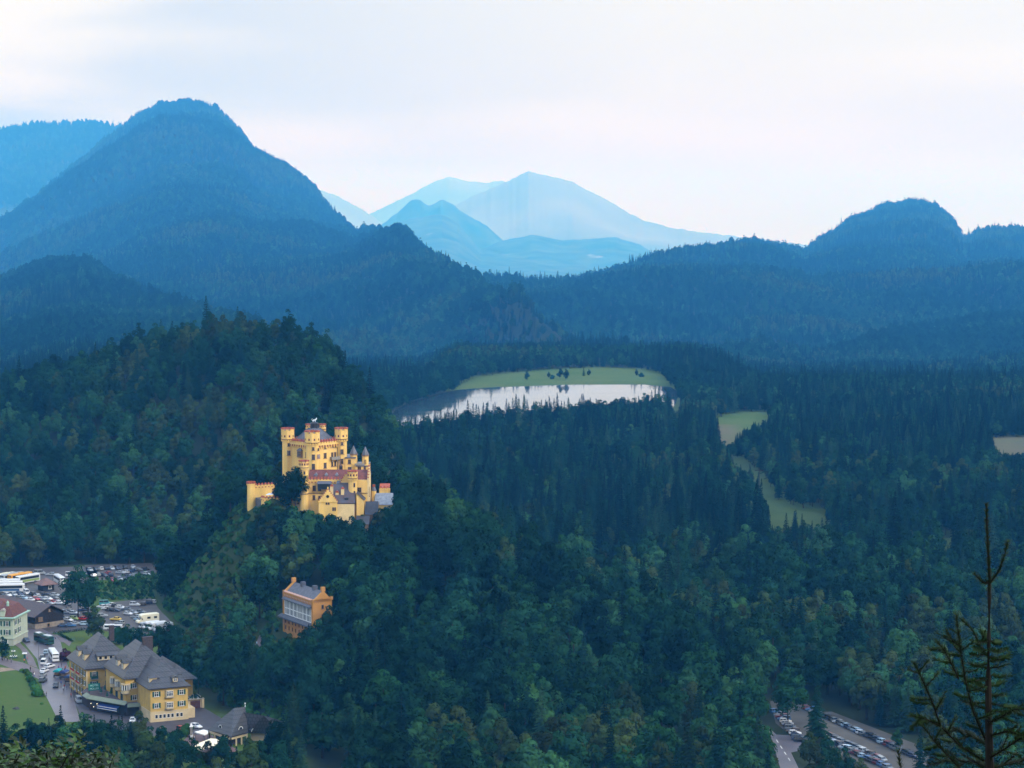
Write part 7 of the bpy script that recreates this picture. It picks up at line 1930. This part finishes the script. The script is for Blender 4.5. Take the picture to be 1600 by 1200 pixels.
# long upward side shoots on the left
spray([(1550, 1180, .1), (1520, 1110, -.05), (1508, 1060, -.1), (1500, 1010, -.15), (1494, 960, -.2), (1485, 1000 - 2, -.2)][:5], .009, [(.15, 160, 26, .1), (.2, 20, 30, -.1), (.35, 165, 24, .1), (.4, 15, 26, -.1), (.52, 168, 30, .1), (.55, 10, 22, 0), (.68, 170, 28, .1), (.7, 130, 36, .05), (.72, 35, 26, 0), (.85, 150, 14, 0)])
spray([(1500, 1010, -.15), (1490, 1003, -.2), (1478, 985, -.22), (1464, 1003 - 0, -.22)][:3] , .007, [(.5, 150, 30, .0)])
spray([(1498, 1060, -.1), (1488, 1040, -.15), (1475, 1015, -.2), (1464, 1002, -.22)], .007, [(.4, 170, 26, .1), (.7, 178, 22, .1)])
spray([(1540, 1190, .1), (1500, 1165, -.1), (1470, 1135, -.2), (1458, 1100, -.25), (1447, 1075, -.28), (1436, 1050, -.3), (1428, 1034, -.3)], .009,
      [(.2, 170, 30, .1), (.28, 60, 30, 0), (.36, 160, 40, .1), (.45, 62, 34, -.1), (.5, 172, 34, .1), (.55, 176, 30, .1), (.68, 48, 30, -.05), (.82, 158, 20, 0), (.84, 50, 24, 0)])
spray([(1470, 1135, -.2), (1450, 1125, -.25), (1435, 1120, -.3), (1421, 1118, -.3)], .007, [(.3, 195, 18, .1), (.6, 230, 22, .1), (.7, 160, 12, 0)], True)
spray([(1500, 1200, -.1), (1480, 1180, -.2), (1462, 1160, -.25), (1440, 1132, -.3)], .008, [(.3, 168, 22, .1), (.6, 200, 20, .1), (.7, 60, 22, 0)])
# short rows of twigs on both sides of the stem
for y0, ln in ((1000, 20), (1012, 34), (1024, 28), (1035, 34), (1046, 30), (1058, 36), (1070, 24), (1082, 34), (1096, 40), (1110, 46)):
    for ang in (rg.uniform(-12, 22), 180 + rg.uniform(-22, 12)):
        a = (1545, y0 + rg.uniform(-4, 4), 0); l_ = ln * rg.uniform(.7, 1.15)
        shoot(sp, pp3([a, (a[0] + math.cos(R(ang)) * l_ * .5, a[1] - math.sin(R(ang)) * l_ * .5 + 2, rg.uniform(-.1, .1)), (a[0] + math.cos(R(ang)) * l_, a[1] - math.sin(R(ang)) * l_, rg.uniform(-.2, .2))]), .006, True, 430, .014)
spray([(1546, 1005, 0), (1533, 985, .1), (1527, 1000, .12)][:2], .006, [])
spray([(1546, 1028, 0), (1532, 1010, .05), (1520, 985, .06), (1503, 970 - 2, .08)], .008, [(.35, 150, 16, 0), (.35, 70, 24, 0)])
spray([(1545, 1130, 0), (1565, 1120, -.1), (1585, 1108, -.2), (1625, 1110, -.3)], .008, [(.2, 28, 28, 0), (.35, -25, 28, 0), (.5, 30, 26, 0), (.6, -20, 30, 0)])
spray([(1545, 1150, 0), (1575, 1142, -.1), (1600, 1150, -.25), (1640, 1165, -.3)], .008, [(.2, 20, 28, 0), (.4, -28, 30, 0), (.55, 15, 24, 0)])
spray([(1545, 1185, 0), (1570, 1170, -.1), (1600, 1150, -.2), (1630, 1140, -.3)], .009, [(.2, 60, 30, 0), (.3, -20, 28, 0), (.5, 70, 26, 0), (.6, -15, 30, 0)])
spray([(1545, 1165, .0), (1520, 1150, .15), (1495, 1140, .25), (1470, 1146, .3)], .008, [(.2, 150, 24, 0), (.4, 200, 26, 0), (.6, 150, 20, 0)], False)
spray([(1546, 1200, .0), (1520, 1190, .15), (1480, 1188, .3), (1450, 1196, .3)], .008, [(.2, 150, 30, 0), (.4, 205, 24, 0), (.5, 140, 26, 0), (.7, 165, 24, 0)], False)
spray([(1546, 1200, .0), (1580, 1192, .1), (1610, 1184, .2), (1640, 1186, .3)], .008, [(.2, 40, 30, 0), (.4, -15, 24, 0), (.5, 30, 26, 0)], False)
spray([(1420, 1260, -.3), (1412, 1220, -.3), (1406, 1192, -.3), (1403, 1172, -.3)], .008, [])
for k in range(16):                        # lower whorls, mostly below the picture
    y0 = rg.uniform(1215, 1310); s = 1 if k % 2 else -1; ln = rg.uniform(60, 130)
    shoot(sp, pp3([(1546, y0, 0), (1546 + s * ln * .5, y0 - 8, rg.uniform(-.2, .2)), (1546 + s * ln, y0 - 5, rg.uniform(-.4, .4))]), .008, False, 300, .015)

# leafy shrub tips at the lower left
M_LEAF1 = mat('bright_leaf', (.030, .078, .014), .45, .3, 20, spec=.4)
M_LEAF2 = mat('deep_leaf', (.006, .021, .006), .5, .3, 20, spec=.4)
DL = 17.0
lb_ = W(70, 1300, DL); lgz = hz(lb_.x, DL)
sh = tag(empty('leafy_shrub', (lb_.x, DL, lgz)), 'leafy shrub tips close to the camera at the lower left', 'shrub')
o_sh = Vector((lb_.x, DL, lgz))
def leaf_blade(b, p, d, up, L_, w_, mi):
    d = d.normalized(); s = d.cross(up).normalized(); n = s.cross(d)
    q = [p, p + d * L_ * .3 + s * w_ * .5 + n * .004, p + d * L_ * .65 + s * w_ * .42 + n * .002, p + d * L_ - n * .008, p + d * L_ * .65 - s * w_ * .42 + n * .002, p + d * L_ * .3 - s * w_ * .5 + n * .004, p + d * L_ * .35 - n * .006, p + d * L_ * .68 - n * .006]
    b.add(q, [(0, 1, 6), (1, 2, 7, 6), (2, 3, 7), (3, 4, 7), (4, 5, 6, 7), (5, 0, 6)], mi)
tips = [(128, 1152), (118, 1158), (100, 1168), (88, 1166), (70, 1172), (55, 1178), (38, 1166), (30, 1164), (16, 1162), (8, 1176), (165, 1172), (178, 1180), (150, 1180), (140, 1188), (110, 1182), (92, 1188), (60, 1190), (24, 1186), (46, 1194), (126, 1196), (76, 1200), (160, 1202), (4, 1198), (100, 1204)]
wood_b, leaf_b = MB(), MB()
for (a, c) in tips:
    e = rg.uniform(-.8, .8); tip = W(a, c, DL + e) - o_sh
    mid = W(a - 20 + rg.uniform(-8, 8), c + 45, DL + e * .7) - o_sh; low = W(70 + (a - 70) * .5, 1290, DL + e * .3) - o_sh
    path = [tip, tip * .6 + mid * .4, mid, low]
    wood_b.tube(path[::-1] , [.010, .007, .004, .002], 5, 0)
    wood_b.tube([low, Vector((0, 0, 1.2)), Vector((0, 0, -.3))], [.010, .03, .05], 5, 0)
    for k in range(44):
        t = rg.random() ** 1.2 * 1.5
        i = 0 if t < .4 else (1 if t < 1 else 2); f = (t / .4 if i == 0 else ((t - .4) / .6 if i == 1 else (t - 1) / 1.0))
        q = path[i] + (path[i + 1] - path[i]) * f + Vector(rg.normal(size=3) * .03)
        d = Vector((rg.normal(), rg.normal() * .6, rg.uniform(-.2, .9)))
        up = Vector((rg.normal() * .6, -.5 + rg.normal() * .5, 1.0))
        leaf_blade(leaf_b, q, d, up, rg.uniform(.045, .075), rg.uniform(.024, .036), 0 if rg.random() < .45 else 1)
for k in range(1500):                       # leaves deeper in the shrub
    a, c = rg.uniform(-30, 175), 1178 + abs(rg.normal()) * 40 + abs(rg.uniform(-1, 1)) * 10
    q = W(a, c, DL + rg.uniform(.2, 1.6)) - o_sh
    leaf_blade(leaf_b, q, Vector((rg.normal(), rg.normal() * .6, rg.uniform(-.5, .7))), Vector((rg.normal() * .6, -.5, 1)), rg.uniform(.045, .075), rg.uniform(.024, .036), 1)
wood_b.build('stems', M_STEM, sh); leaf_b.build('leaves', [M_LEAF1, M_LEAF2], sh)
# ------------------------------------------------------------------ trees the photograph shows singly
SPECIAL = {}
def special(px, yb, z, idx, s, label, group=None, name=None):
    SPECIAL[add_tree(px, yb, z, idx, s)] = (label, group, name)
B_D, B_D2, B_M, B_M2, B_MT, B_L, B_L2, B_O = BROAD
special(122, 966, VZ, B_M, 1.42, 'tall broadleaf tree rising from the parked cars beside the dark barn')
special(138, 965, VZ, B_MT, 1.02, 'slim broadleaf tree just right of the tallest car park tree')
special(147, 1003, VZ, B_O, 1.05, 'olive green tree on the lawn behind the hotel, before the white minibus')
special(186, 1006, VZ, SHR[2], 2.1, 'round dark bush at the corner of the hotel lawn')
special(4, 1032, VZ, B_D2, .62, 'dark round tree beside the pale green house')
special(101, 1033, VZ, SHR[0], 1.5, 'small copper purple tree beside the road at the hotel')
for k, (a, yb, i, s) in enumerate([(200, 1020, B_M, .72), (216, 1026, B_D, .72), (232, 1022, B_M2, .85), (248, 1032, B_D2, .9), (262, 1028, B_M, .9), (276, 1034, B_D, .9), (292, 1046, B_M2, .95), (262, 1048, B_D2, .8), (280, 1060, B_M, .8), (300, 1066, B_D, .8), (290, 1078, B_M2, .6), (310, 1084, B_D2, .7)]):
    special(a, yb, VZ, i, s, 'dark leafy tree in the belt between the hotel roof and the car park', 'trees between hotel and car park')
special(96, 1196, VZ, SPR[0], .78, 'dark pointed spruce standing before the foot of the village road')
special(6, 1196, VZ, SPR[2], .82, 'dark spruce at the lower edge of the lawn, cut by the photo border')
special(132, 1190, VZ, SPR[1], .72, 'narrow spruce in front of the hotel terrace')
special(148, 1188, VZ, SPR[0], .6, 'short dark spruce between the narrow spruce and the terrace front')
special(34, 1196, VZ, B_O, .82, 'olive broadleaf tree at the lower edge of the lawn')
special(56, 1192, VZ, B_D, .72, 'dark round tree between the lawn and the pointed spruce')
special(72, 1202, VZ, B_M2, .85, 'broadleaf tree left of the pointed spruce below the lawn')
special(112, 1204, VZ, B_D, .8, 'dark broadleaf tree right of the pointed spruce by the road')
special(160, 1198, VZ, B_D2, .85, 'dark leafy tree below the blue awning')
special(182, 1196, VZ, B_M, .75, 'leafy tree before the hotel terrace, left of the olive one')
special(218, 1172, VZ, B_O, .92, 'tall olive green tree in front of the hotel terrace corner')
special(206, 1186, VZ, B_O, .8, 'olive tree with a rounded crown below the terrace corner')
special(236, 1190, VZ, B_M2, .82, 'leafy tree before the cream basement of the hotel')
special(256, 1192, VZ, B_O, .7, 'olive tree between the hotel basement and the red car')
special(278, 1164, VZ, B_D2, .42, 'small dark tree beside the white garden lantern')
special(292, 1150, VZ, SHR[1], 1.3, 'leafy bush at the edge of the hotel drive')
special(274, 1200, VZ, B_D, .75, 'dark tree left of the large white awning')
special(300, 1204, VZ, B_M, .66, 'leafy tree in front of the large white awning')
special(326, 1212, VZ, B_O, .78, 'olive tree below the large white awning')
special(352, 1216, VZ, B_D, .85, 'dark tree below the pavilion eaves')
special(428, 1204, VZ, B_D, 1.0, 'large dark tree covering the right end of the pavilion')
special(408, 1216, VZ, B_M2, .85, 'leafy tree before the right half of the pavilion')
special(450, 1212, VZ, B_M, .9, 'leafy tree right of the pavilion beside the forest track')
for a, yb, i, s in [(442, 790, B_D, .98), (452, 792, B_D2, 1.12), (462, 791, B_D, 1.2)]:
    p = Vector(on(a, 948 if a < 460 else 946, 52.5))
    for k, v in zip('xyzisr', (p.x, p.y, p.z, i, s, a)): T_[k] = np.append(T_[k], v)
    SPECIAL[len(T_['x']) - 1] = ({442: 'round dark tree on the castle terrace, left of three', 452: 'dark tree on the castle terrace between two others', 462: 'tall dark tree against the castle keep beside the round tower'}[a], None, None)
p = Vector(on(588, 985, 52))
for k, v in zip('xyzisr', (p.x, p.y, p.z, B_M, .95, 1.0)): T_[k] = np.append(T_[k], v)
SPECIAL[len(T_['x']) - 1] = ('dark leafy tree close behind the right end of the castle', None, None)
for a, yb, i, s, lb in [(875, 593, B_D, .72, 'left tree of the close pair on the meadow beyond the lake'), (884, 594, B_D2, .76, 'right tree of the close pair on the meadow beyond the lake'), (857, 591, B_D2, .45, 'small tree left of the close pair on the lakeside meadow'),
                        (863, 593, SHR[2], 1.5, 'low bush beside the small tree on the lakeside meadow'), (912, 588, SPR[1], .5, 'pointed tree standing on the middle of the lakeside meadow'), (920, 588, B_D2, .5, 'round tree beside the pointed one on the lakeside meadow'),
                        (824, 595, B_D2, .7, 'lone dark tree on the left part of the lakeside meadow'), (994, 588, B_D2, .5, 'sparse tree near the right end of the lakeside meadow'), (1002, 590, SHR[2], 1.6, 'bush near the right end of the lakeside meadow')]:
    special(a, yb, 1.0, i, s, lb)
for a, yb, i, s, lb in [(1177, 712, SPR[0], 1.0, 'tall spruce before the clearing right of the lake, left of a pair'), (1192, 713, SPR[3], .9, 'tall spruce before the clearing right of the lake, right of a pair'), (1152, 715, SPR[1], .85, 'spruce at the pale edge of the clearing, left of the tall pair')]:
    special(a, yb, 1.5, i, s, lb)
for a, yb, i, s, lb in [(1228, 860, SPR[2], .85, 'dark spruce at the near end of the grass lane'), (1243, 866, SPR[0], .95, 'tall dark spruce beside the near end of the grass lane'), (1284, 862, SPR[1], .85, 'single spruce right of the grass lane')]:
    special(a, yb, 1.5, i, s, lb)
for a, yb, i, s, lb in [(1231, 1130, B_M, 1.25, 'tall tree with a bare stem standing among the parked cars beside the wood'), (1276, 1160, SPR[2], 1.0, 'dark spruce between the two parts of the forest car park'), (1265, 1196, B_O, .8, 'olive tree at the edge of the forest car park'),
                        (1292, 1214, B_M, .85, 'round leafy tree in front of the forest car park'), (1320, 1222, B_M2, .8, 'leafy tree at the lower border before the parked rows'), (1345, 1226, B_O, .62, 'yellowish tree below the parked rows'), (1402, 1172, B_L2, .55, 'small leafy tree among the last parked cars')]:
    special(a, yb, RZ, i, s, lb)

# trees that close the wood along the foot of the castle walls
FR_X = [398, 412, 440, 470, 500, 540, 566, 584, 604, 622]; FR_Y = [790, 789, 790, 794, 799, 808, 810, 796, 789, 780]
for k, a in enumerate(np.arange(404, 622, 5.2)):
    a = a + random.uniform(-1.5, 1.5); top = np.interp(a, FR_X, FR_Y) + random.uniform(-1, 7)
    D = random.uniform(925, 937) if a < 560 else random.uniform(934, 944)
    x_ = on(a, D, 45)[0]; z_ = hz(x_, D); zt = W(a, top, D).z
    i = random.choice([B_D, B_D2, B_M, B_M2, B_L2, B_O]); s = (zt - z_) / P_H[i]
    if s < .3: continue
    s = min(s, 1.5)
    for kk, v in zip('xyzisr', (x_, D, z_, i, s, random.uniform(0, 6.28))): T_[kk] = np.append(T_[kk], v)
# trees on the far left shore of the lake
for a in np.arange(604, 716, 4.0):
    yb = np.interp(a, [604, 640, 675, 716], [646, 631.5, 621, 608.5]) - random.uniform(0, 3)
    add_tree(a + random.uniform(-2, 2), yb, 1.0, random.choice([B_D, B_M, B_D2, SPR[1], SPR[2]]), random.uniform(.6, 1.05))
# spruces that edge the near shore of the lake
for k, a in enumerate(np.arange(614, 1052, 3.4)):
    a = a + random.uniform(-1.5, 1.5)
    top = np.interp(a, [612, 650, 690, 740, 780, 820, 870, 930, 960, 1000, 1012, 1046], [660, 652, 641, 628, 624, 620, 619, 619, 623, 616, 609, 606]) + random.choice([0, 2, 4, 7, 10, 13]) * random.uniform(.6, 1.1)
    D = np.interp(a, [612, 700, 800, 900, 1000, 1050], [1655, 1690, 1760, 1800, 1860, 1960]) + random.uniform(-22, 10)
    x_ = on(a, D, 2)[0]; z_ = hz(x_, D); zt = W(a, top, D).z
    i = random.choice(SPR + [B_D, B_M, B_D2, B_M2, SPR[2], SPR[4]]); s = (zt - z_) / P_H[i]
    if s < .25: continue
    for kk, v in zip('xyzisr', (x_, D, z_, i, min(s, 1.5), random.uniform(0, 6.28))): T_[kk] = np.append(T_[kk], v)
n_t = len(T_['x'])
TX_, TY_, TZ_, TI, TS, TR = T_['x'], T_['y'], T_['z'], T_['i'].astype(int), T_['s'], T_['r']
TH, TRD = P_H[TI] * TS, P_R[TI] * TS
bx, by, bd = PX(TX_, TY_, TZ_)
tpx, tpy, _ = PX(TX_, TY_, TZ_ + TH)
KIND = np.array([p['kind'] for p in PROTO])[TI]
# how much of each tree shows: fill a coarse picture from near to far
BW, BH = 800, 600
cov = np.zeros((BH, BW), bool)
vis = np.zeros(n_t, int)
YG, XG = np.mgrid[0:BH, 0:BW]
for k in np.argsort(bd):
    rr = TRD[k] / bd[k] * FOC / 2 * .85
    y0, y1 = tpy[k] / 2, (by[k] - (.15 * (by[k] - tpy[k]) if KIND[k] == 'broad' else 0)) / 2
    cx = bx[k] / 2
    a0, a1, b0, b1 = max(0, int(cx - rr)), min(BW, int(cx + rr) + 1), max(0, int(y0)), min(BH, int(y1) + 1)
    if a0 >= a1 or b0 >= b1: continue
    ys, xs = YG[b0:b1, a0:a1], XG[b0:b1, a0:a1]
    if KIND[k] == 'spruce':
        mk = np.abs(xs + .5 - cx) <= rr * np.clip((ys + 1 - y0) / max(y1 - y0, .5), 0, 1)
    else:
        mk = ((xs + .5 - cx) / max(rr, .5)) ** 2 + ((ys + .5 - (y0 + y1) / 2) / max((y1 - y0) / 2, .5)) ** 2 <= 1
    c = cov[b0:b1, a0:a1]
    new = mk & ~c
    vis[k] = new.sum()
    c |= mk
for k in SPECIAL: vis[k] += 100000
single = np.zeros(n_t, bool)
for kd, cap in (('broad', 296), ('spruce', 296), ('shrub', 200)):
    ids = np.where((KIND == kd) & (vis > (6 if kd != 'shrub' else 99999)))[0]
    ids = ids[np.argsort(-vis[ids])][:cap]
    single[ids] = True

# labels of the single trees
TONE = {'dark': 'dark green', 'mid': 'mid green', 'light': 'fresh green', 'olive': 'olive green', 'spruce': 'dark', 'spruce2': 'mid green', 'spruce3': 'pale green', 'shrub': 'green'}
MARKS = [('yellow castle keep', 492, 730), ('castle terrace wall', 410, 775), ('glass fronted ochre house', 472, 950), ('hotel', 215, 1060), ('pavilion roof', 380, 1130), ('forest car park', 1330, 1150), ('forest car park drive', 1240, 1125), ('grass lane', 1215, 790),
         ('pale clearing', 1150, 670), ('lake', 840, 630), ('brown field at the right edge', 1580, 695), ('car park beside the castle hill', 200, 960), ('coach park', 40, 905), ('far car park', 200, 892)]
def region(k):
    x, y, D, z = bx[k], tpy[k], TY_[k], TZ_[k]
    if D < 745 and x < 520: return 'in the belt below the village'
    if D < 1030 and 250 < x < 1235: return 'on the castle hill'
    if D < 1650 and z > 5 and x < 700: return 'on the domed hill behind the castle'
    if D < 1140: return 'in the leafy wood on the valley floor'
    if D < 1900: return 'in the dark valley wood before the lake'
    if D < 2650: return 'in the wood near the lake'
    return 'on the mountain side'
KN = {'broad': 'broadleaf tree', 'spruce': 'spruce', 'shrub': 'bush'}
TOT = 16
cells = {}
ids = [k for k in np.where(single)[0] if k not in SPECIAL]
for k in ids:
    mk = min(MARKS, key=lambda m: (m[1] - bx[k]) ** 2 + ((m[2] - tpy[k]) * 1.2) ** 2)
    dx, dy = bx[k] - mk[1], tpy[k] - mk[2]
    dist = math.hypot(dx, dy)
    side = ('right of' if dx > 0 else 'left of') if abs(dx) > abs(dy) else ('below' if dy > 0 else 'above')
    cells.setdefault((KIND[k], PROTO[TI[k]]['tone'], mk[0], side), []).append((dist, k))
ORD = ['nearest', 'second nearest', 'third nearest', 'fourth nearest', 'fifth nearest', 'sixth nearest', 'seventh nearest', 'eighth nearest', 'ninth nearest', 'tenth nearest']
LAB = {}
for (kd, tone, mk, side), lst in cells.items():
    lst.sort()
    for q, (dist, k) in enumerate(lst):
        size = 'tall ' if TH[k] > (15.5 if kd == 'broad' else 20) else ('small ' if TH[k] < (11 if kd == 'broad' else 14) else '')
        if q < len(ORD):
            LAB[k] = ('%s%s %s, %s %s the %s' % (size, TONE[tone], KN[kd], ORD[q], side, mk), region(k))
        else:
            LAB[k] = ('%s%s %s %s' % (size, TONE[tone], KN[kd], region(k)), region(k))
copper = None
for k in np.where(single)[0]:
    p = PROTO[TI[k]]
    nm = {'broad': 'broadleaf_tree', 'spruce': 'spruce_tree', 'shrub': 'bush'}[p['kind']]
    root = empty(nm, (TX_[k], TY_[k], TZ_[k]), TR[k])
    root.scale = (TS[k],) * 3
    cm = p['crown']
    if k in SPECIAL:
        lb, gp, _n = SPECIAL[k]
        if 'copper' in lb:
            if copper is None:
                copper = cm.copy(); copper.materials[0] = LEAF['red']
            cm = copper
        tag(root, lb, 'bush' if p['kind'] == 'shrub' and 'tree' not in lb else 'tree', gp or {'broad': 'broadleaf trees', 'spruce': 'spruces', 'shrub': 'bushes'}[p['kind']] + ' by the castle, village and clearings')
    else:
        lb, rg_ = LAB[k]
        tag(root, lb, 'tree', {'broad': 'broadleaf trees ', 'spruce': 'spruces ', 'shrub': 'bushes '}[p['kind']] + rg_)
    place_mesh('crown', cm, root); place_mesh('trunk', p['trunk'], root)

# ------------------------------------------------------------------ the rest of the woods: one mass per hill
def wood_tree():
    ng = bpy.data.node_groups.new('wood', 'GeometryNodeTree')
    ng.interface.new_socket('Geometry', in_out='INPUT', socket_type='NodeSocketGeometry')
    ng.interface.new_socket('Geometry', in_out='OUTPUT', socket_type='NodeSocketGeometry')
    N, L = ng.nodes.new, ng.links.new
    gi, go = N('NodeGroupInput'), N('NodeGroupOutput')
    ci = N('GeometryNodeCollectionInfo'); ci.inputs['Collection'].default_value = pcol
    ci.inputs['Separate Children'].default_value = True; ci.inputs['Reset Children'].default_value = True
    ip = N('GeometryNodeInstanceOnPoints')
    ip.inputs['Pick Instance'].default_value = True
    def attr(nm, ty):
        a = N('GeometryNodeInputNamedAttribute'); a.data_type = ty; a.inputs['Name'].default_value = nm
        return [o for o in a.outputs if o.enabled and o.name == 'Attribute'][0]
    L(gi.outputs[0], ip.inputs['Points']); L(ci.outputs[0], ip.inputs['Instance'])
    L(attr('shape', 'INT'), ip.inputs['Instance Index']); L(attr('turn', 'FLOAT_VECTOR'), ip.inputs['Rotation']); L(attr('size', 'FLOAT_VECTOR'), ip.inputs['Scale'])
    L(ip.outputs[0], go.inputs[0])
    return ng
WNG = wood_tree()
def wood(name, ids, label, lean=0.05):
    me = bpy.data.meshes.new(name)
    me.vertices.add(len(ids))
    me.vertices.foreach_set('co', np.stack([TX_[ids], TY_[ids], TZ_[ids]], 1).astype(np.float32).ravel())
    a = me.attributes.new('shape', 'INT', 'POINT'); a.data.foreach_set('value', TI[ids].astype(np.int32))
    a = me.attributes.new('turn', 'FLOAT_VECTOR', 'POINT')
    rv = np.stack([rng.normal(size=len(ids)) * lean, rng.normal(size=len(ids)) * lean, TR[ids]], 1)
    a.data.foreach_set('vector', rv.astype(np.float32).ravel())
    a = me.attributes.new('size', 'FLOAT_VECTOR', 'POINT')
    s = TS[ids]; sv = np.stack([s * rng.uniform(.9, 1.12, len(s)), s * rng.uniform(.9, 1.12, len(s)), s * rng.uniform(.92, 1.1, len(s))], 1)
    a.data.foreach_set('vector', sv.astype(np.float32).ravel())
    o = place_mesh(name, me)
    md = o.modifiers.new('trees', 'NODES'); md.node_group = WNG
    tag(o, label, None, None, 'stuff')
    return o
rest = ~single
zone = np.full(n_t, 5)
zone[(TY_ < 1140)] = 1
zone[(TY_ < 1040) & (bx > 240) & (bx < 1235)] = 0
zone[(TY_ < 1640) & (TY_ >= 1020) & (TZ_ > 5) & (bx < 720)] = 2
zone[(TY_ >= 1140) & (TY_ < 2650) & (zone != 2)] = 3
zone[(TY_ >= 1560) & (bx < 640) & (TZ_ > 5)] = 4
zone[(TY_ >= 2000) & (bx < 720) & (zone != 3)] = 4
zone[(TY_ > 17000)] = 6
for z_, (nm, lb) in enumerate([('castle_hill_woods', 'broadleaf woods covering the castle hill'), ('valley_edge_woods', 'leafy woods along the near valley floor'), ('domed_hill_woods', 'dark broadleaf woods on the domed hill behind the castle'),
                               ('valley_woods', 'mixed spruce woods on the valley floor around the lake'), ('mountain_woods', 'blue hazy woods on the big left mountain'), ('ridge_woods', 'hazy woods on the hills to the right of the lake'), ('far_ridge_woods', 'pale blue woods on the distant left ridge')]):
    ids = np.where(rest & (zone == z_))[0]
    if len(ids): wood(nm, ids, lb)
print('TREES', n_t, 'single', single.sum(), 'rest', [(int((rest & (zone == z_)).sum())) for z_ in range(7)])

# bushes and tall grass on the light flank of the castle hill and around the village
bxs, bys = jgrid(700, 1095, 2.3, 0.23)
bz = height(bxs, bys)
bpx, bpy_, _ = PX(bxs, bys, bz)
fl_ = ((bys > 850) | (bpx > 300)) & (bys > 755) & (bpx > 236) & (bpx < 470) & (bz > 8.4) & (poly_sd(CASTLE_G, bxs, bys) > 1.5)
fl_ |= (bys > 838) & (bys < 938) & (bpx >= 430) & (bpx < 548) & (bz > 9)
fl_ &= rng.random(len(bxs)) < 0.9
fieldP = [G(a, b, VZ).xy[:] for a, b in [(140, 906), (200, 902), (250, 892), (245, 930), (238, 936), (160, 940), (145, 925)]]
fl_ |= (poly_sd(fieldP, bxs, bys) < 0) & (rng.random(len(bxs)) < 0.85)
GLASS_G = [G(a, b, 19).xy[:] for a, b in [(438, 990), (447, 995), (500, 962), (512, 945), (490, 938), (440, 955)]]
fl_ &= poly_sd(GLASS_G, bxs, bys) > 1
pathP = [(a, b) for a, b in [(394, 1006), (402, 966), (418, 960), (414, 985), (406, 1008)]]
fl_ &= ~(poly_sd(pathP, bpx, bpy_ - 6) < 0)
n0 = n_t
TX_, TY_, TZ_ = bxs[fl_], bys[fl_], bz[fl_]
m_ = len(TX_)
TI = np.array(SHR)[rng.choice(3, m_, p=[.7, .2, .1])]; TS = rng.uniform(.4, 1.0, m_); TR = rng.uniform(0, 6.28, m_)
inf = poly_sd(fieldP, TX_, TY_) < 2
TS = np.where(inf, TS * .62, TS)
wood('undergrowth', np.arange(m_), 'low green shrubs on the open flank of the castle hill')
# ------------------------------------------------------------------ air
hm = bpy.data.materials.new('haze'); hm.use_nodes = True
_nt = hm.node_tree
for n in list(_nt.nodes): _nt.nodes.remove(n)
_o = _nt.nodes.new('ShaderNodeOutputMaterial'); _v = _nt.nodes.new('ShaderNodeVolumePrincipled')
_v.inputs['Color'].default_value = (0.068, 0.41, 1.0, 1)
_v.inputs['Absorption Color'].default_value = (1, 1, 1, 1)
_v.inputs['Density'].default_value = 0.000070
_v.inputs['Density Attribute'].default_value = ''
_v.inputs['Anisotropy'].default_value = 0.0
_nt.links.new(_v.outputs[0], _o.inputs['Volume'])
hm.cycles.homogeneous_volume = True
hb = MB(); hb.box(-32500, 32500, -400, 88000, -2050.0, 900.0)
haze = hb.build('haze', hm)
haze.visible_shadow = True
tag(haze, 'blue valley haze', None, None, 'stuff')
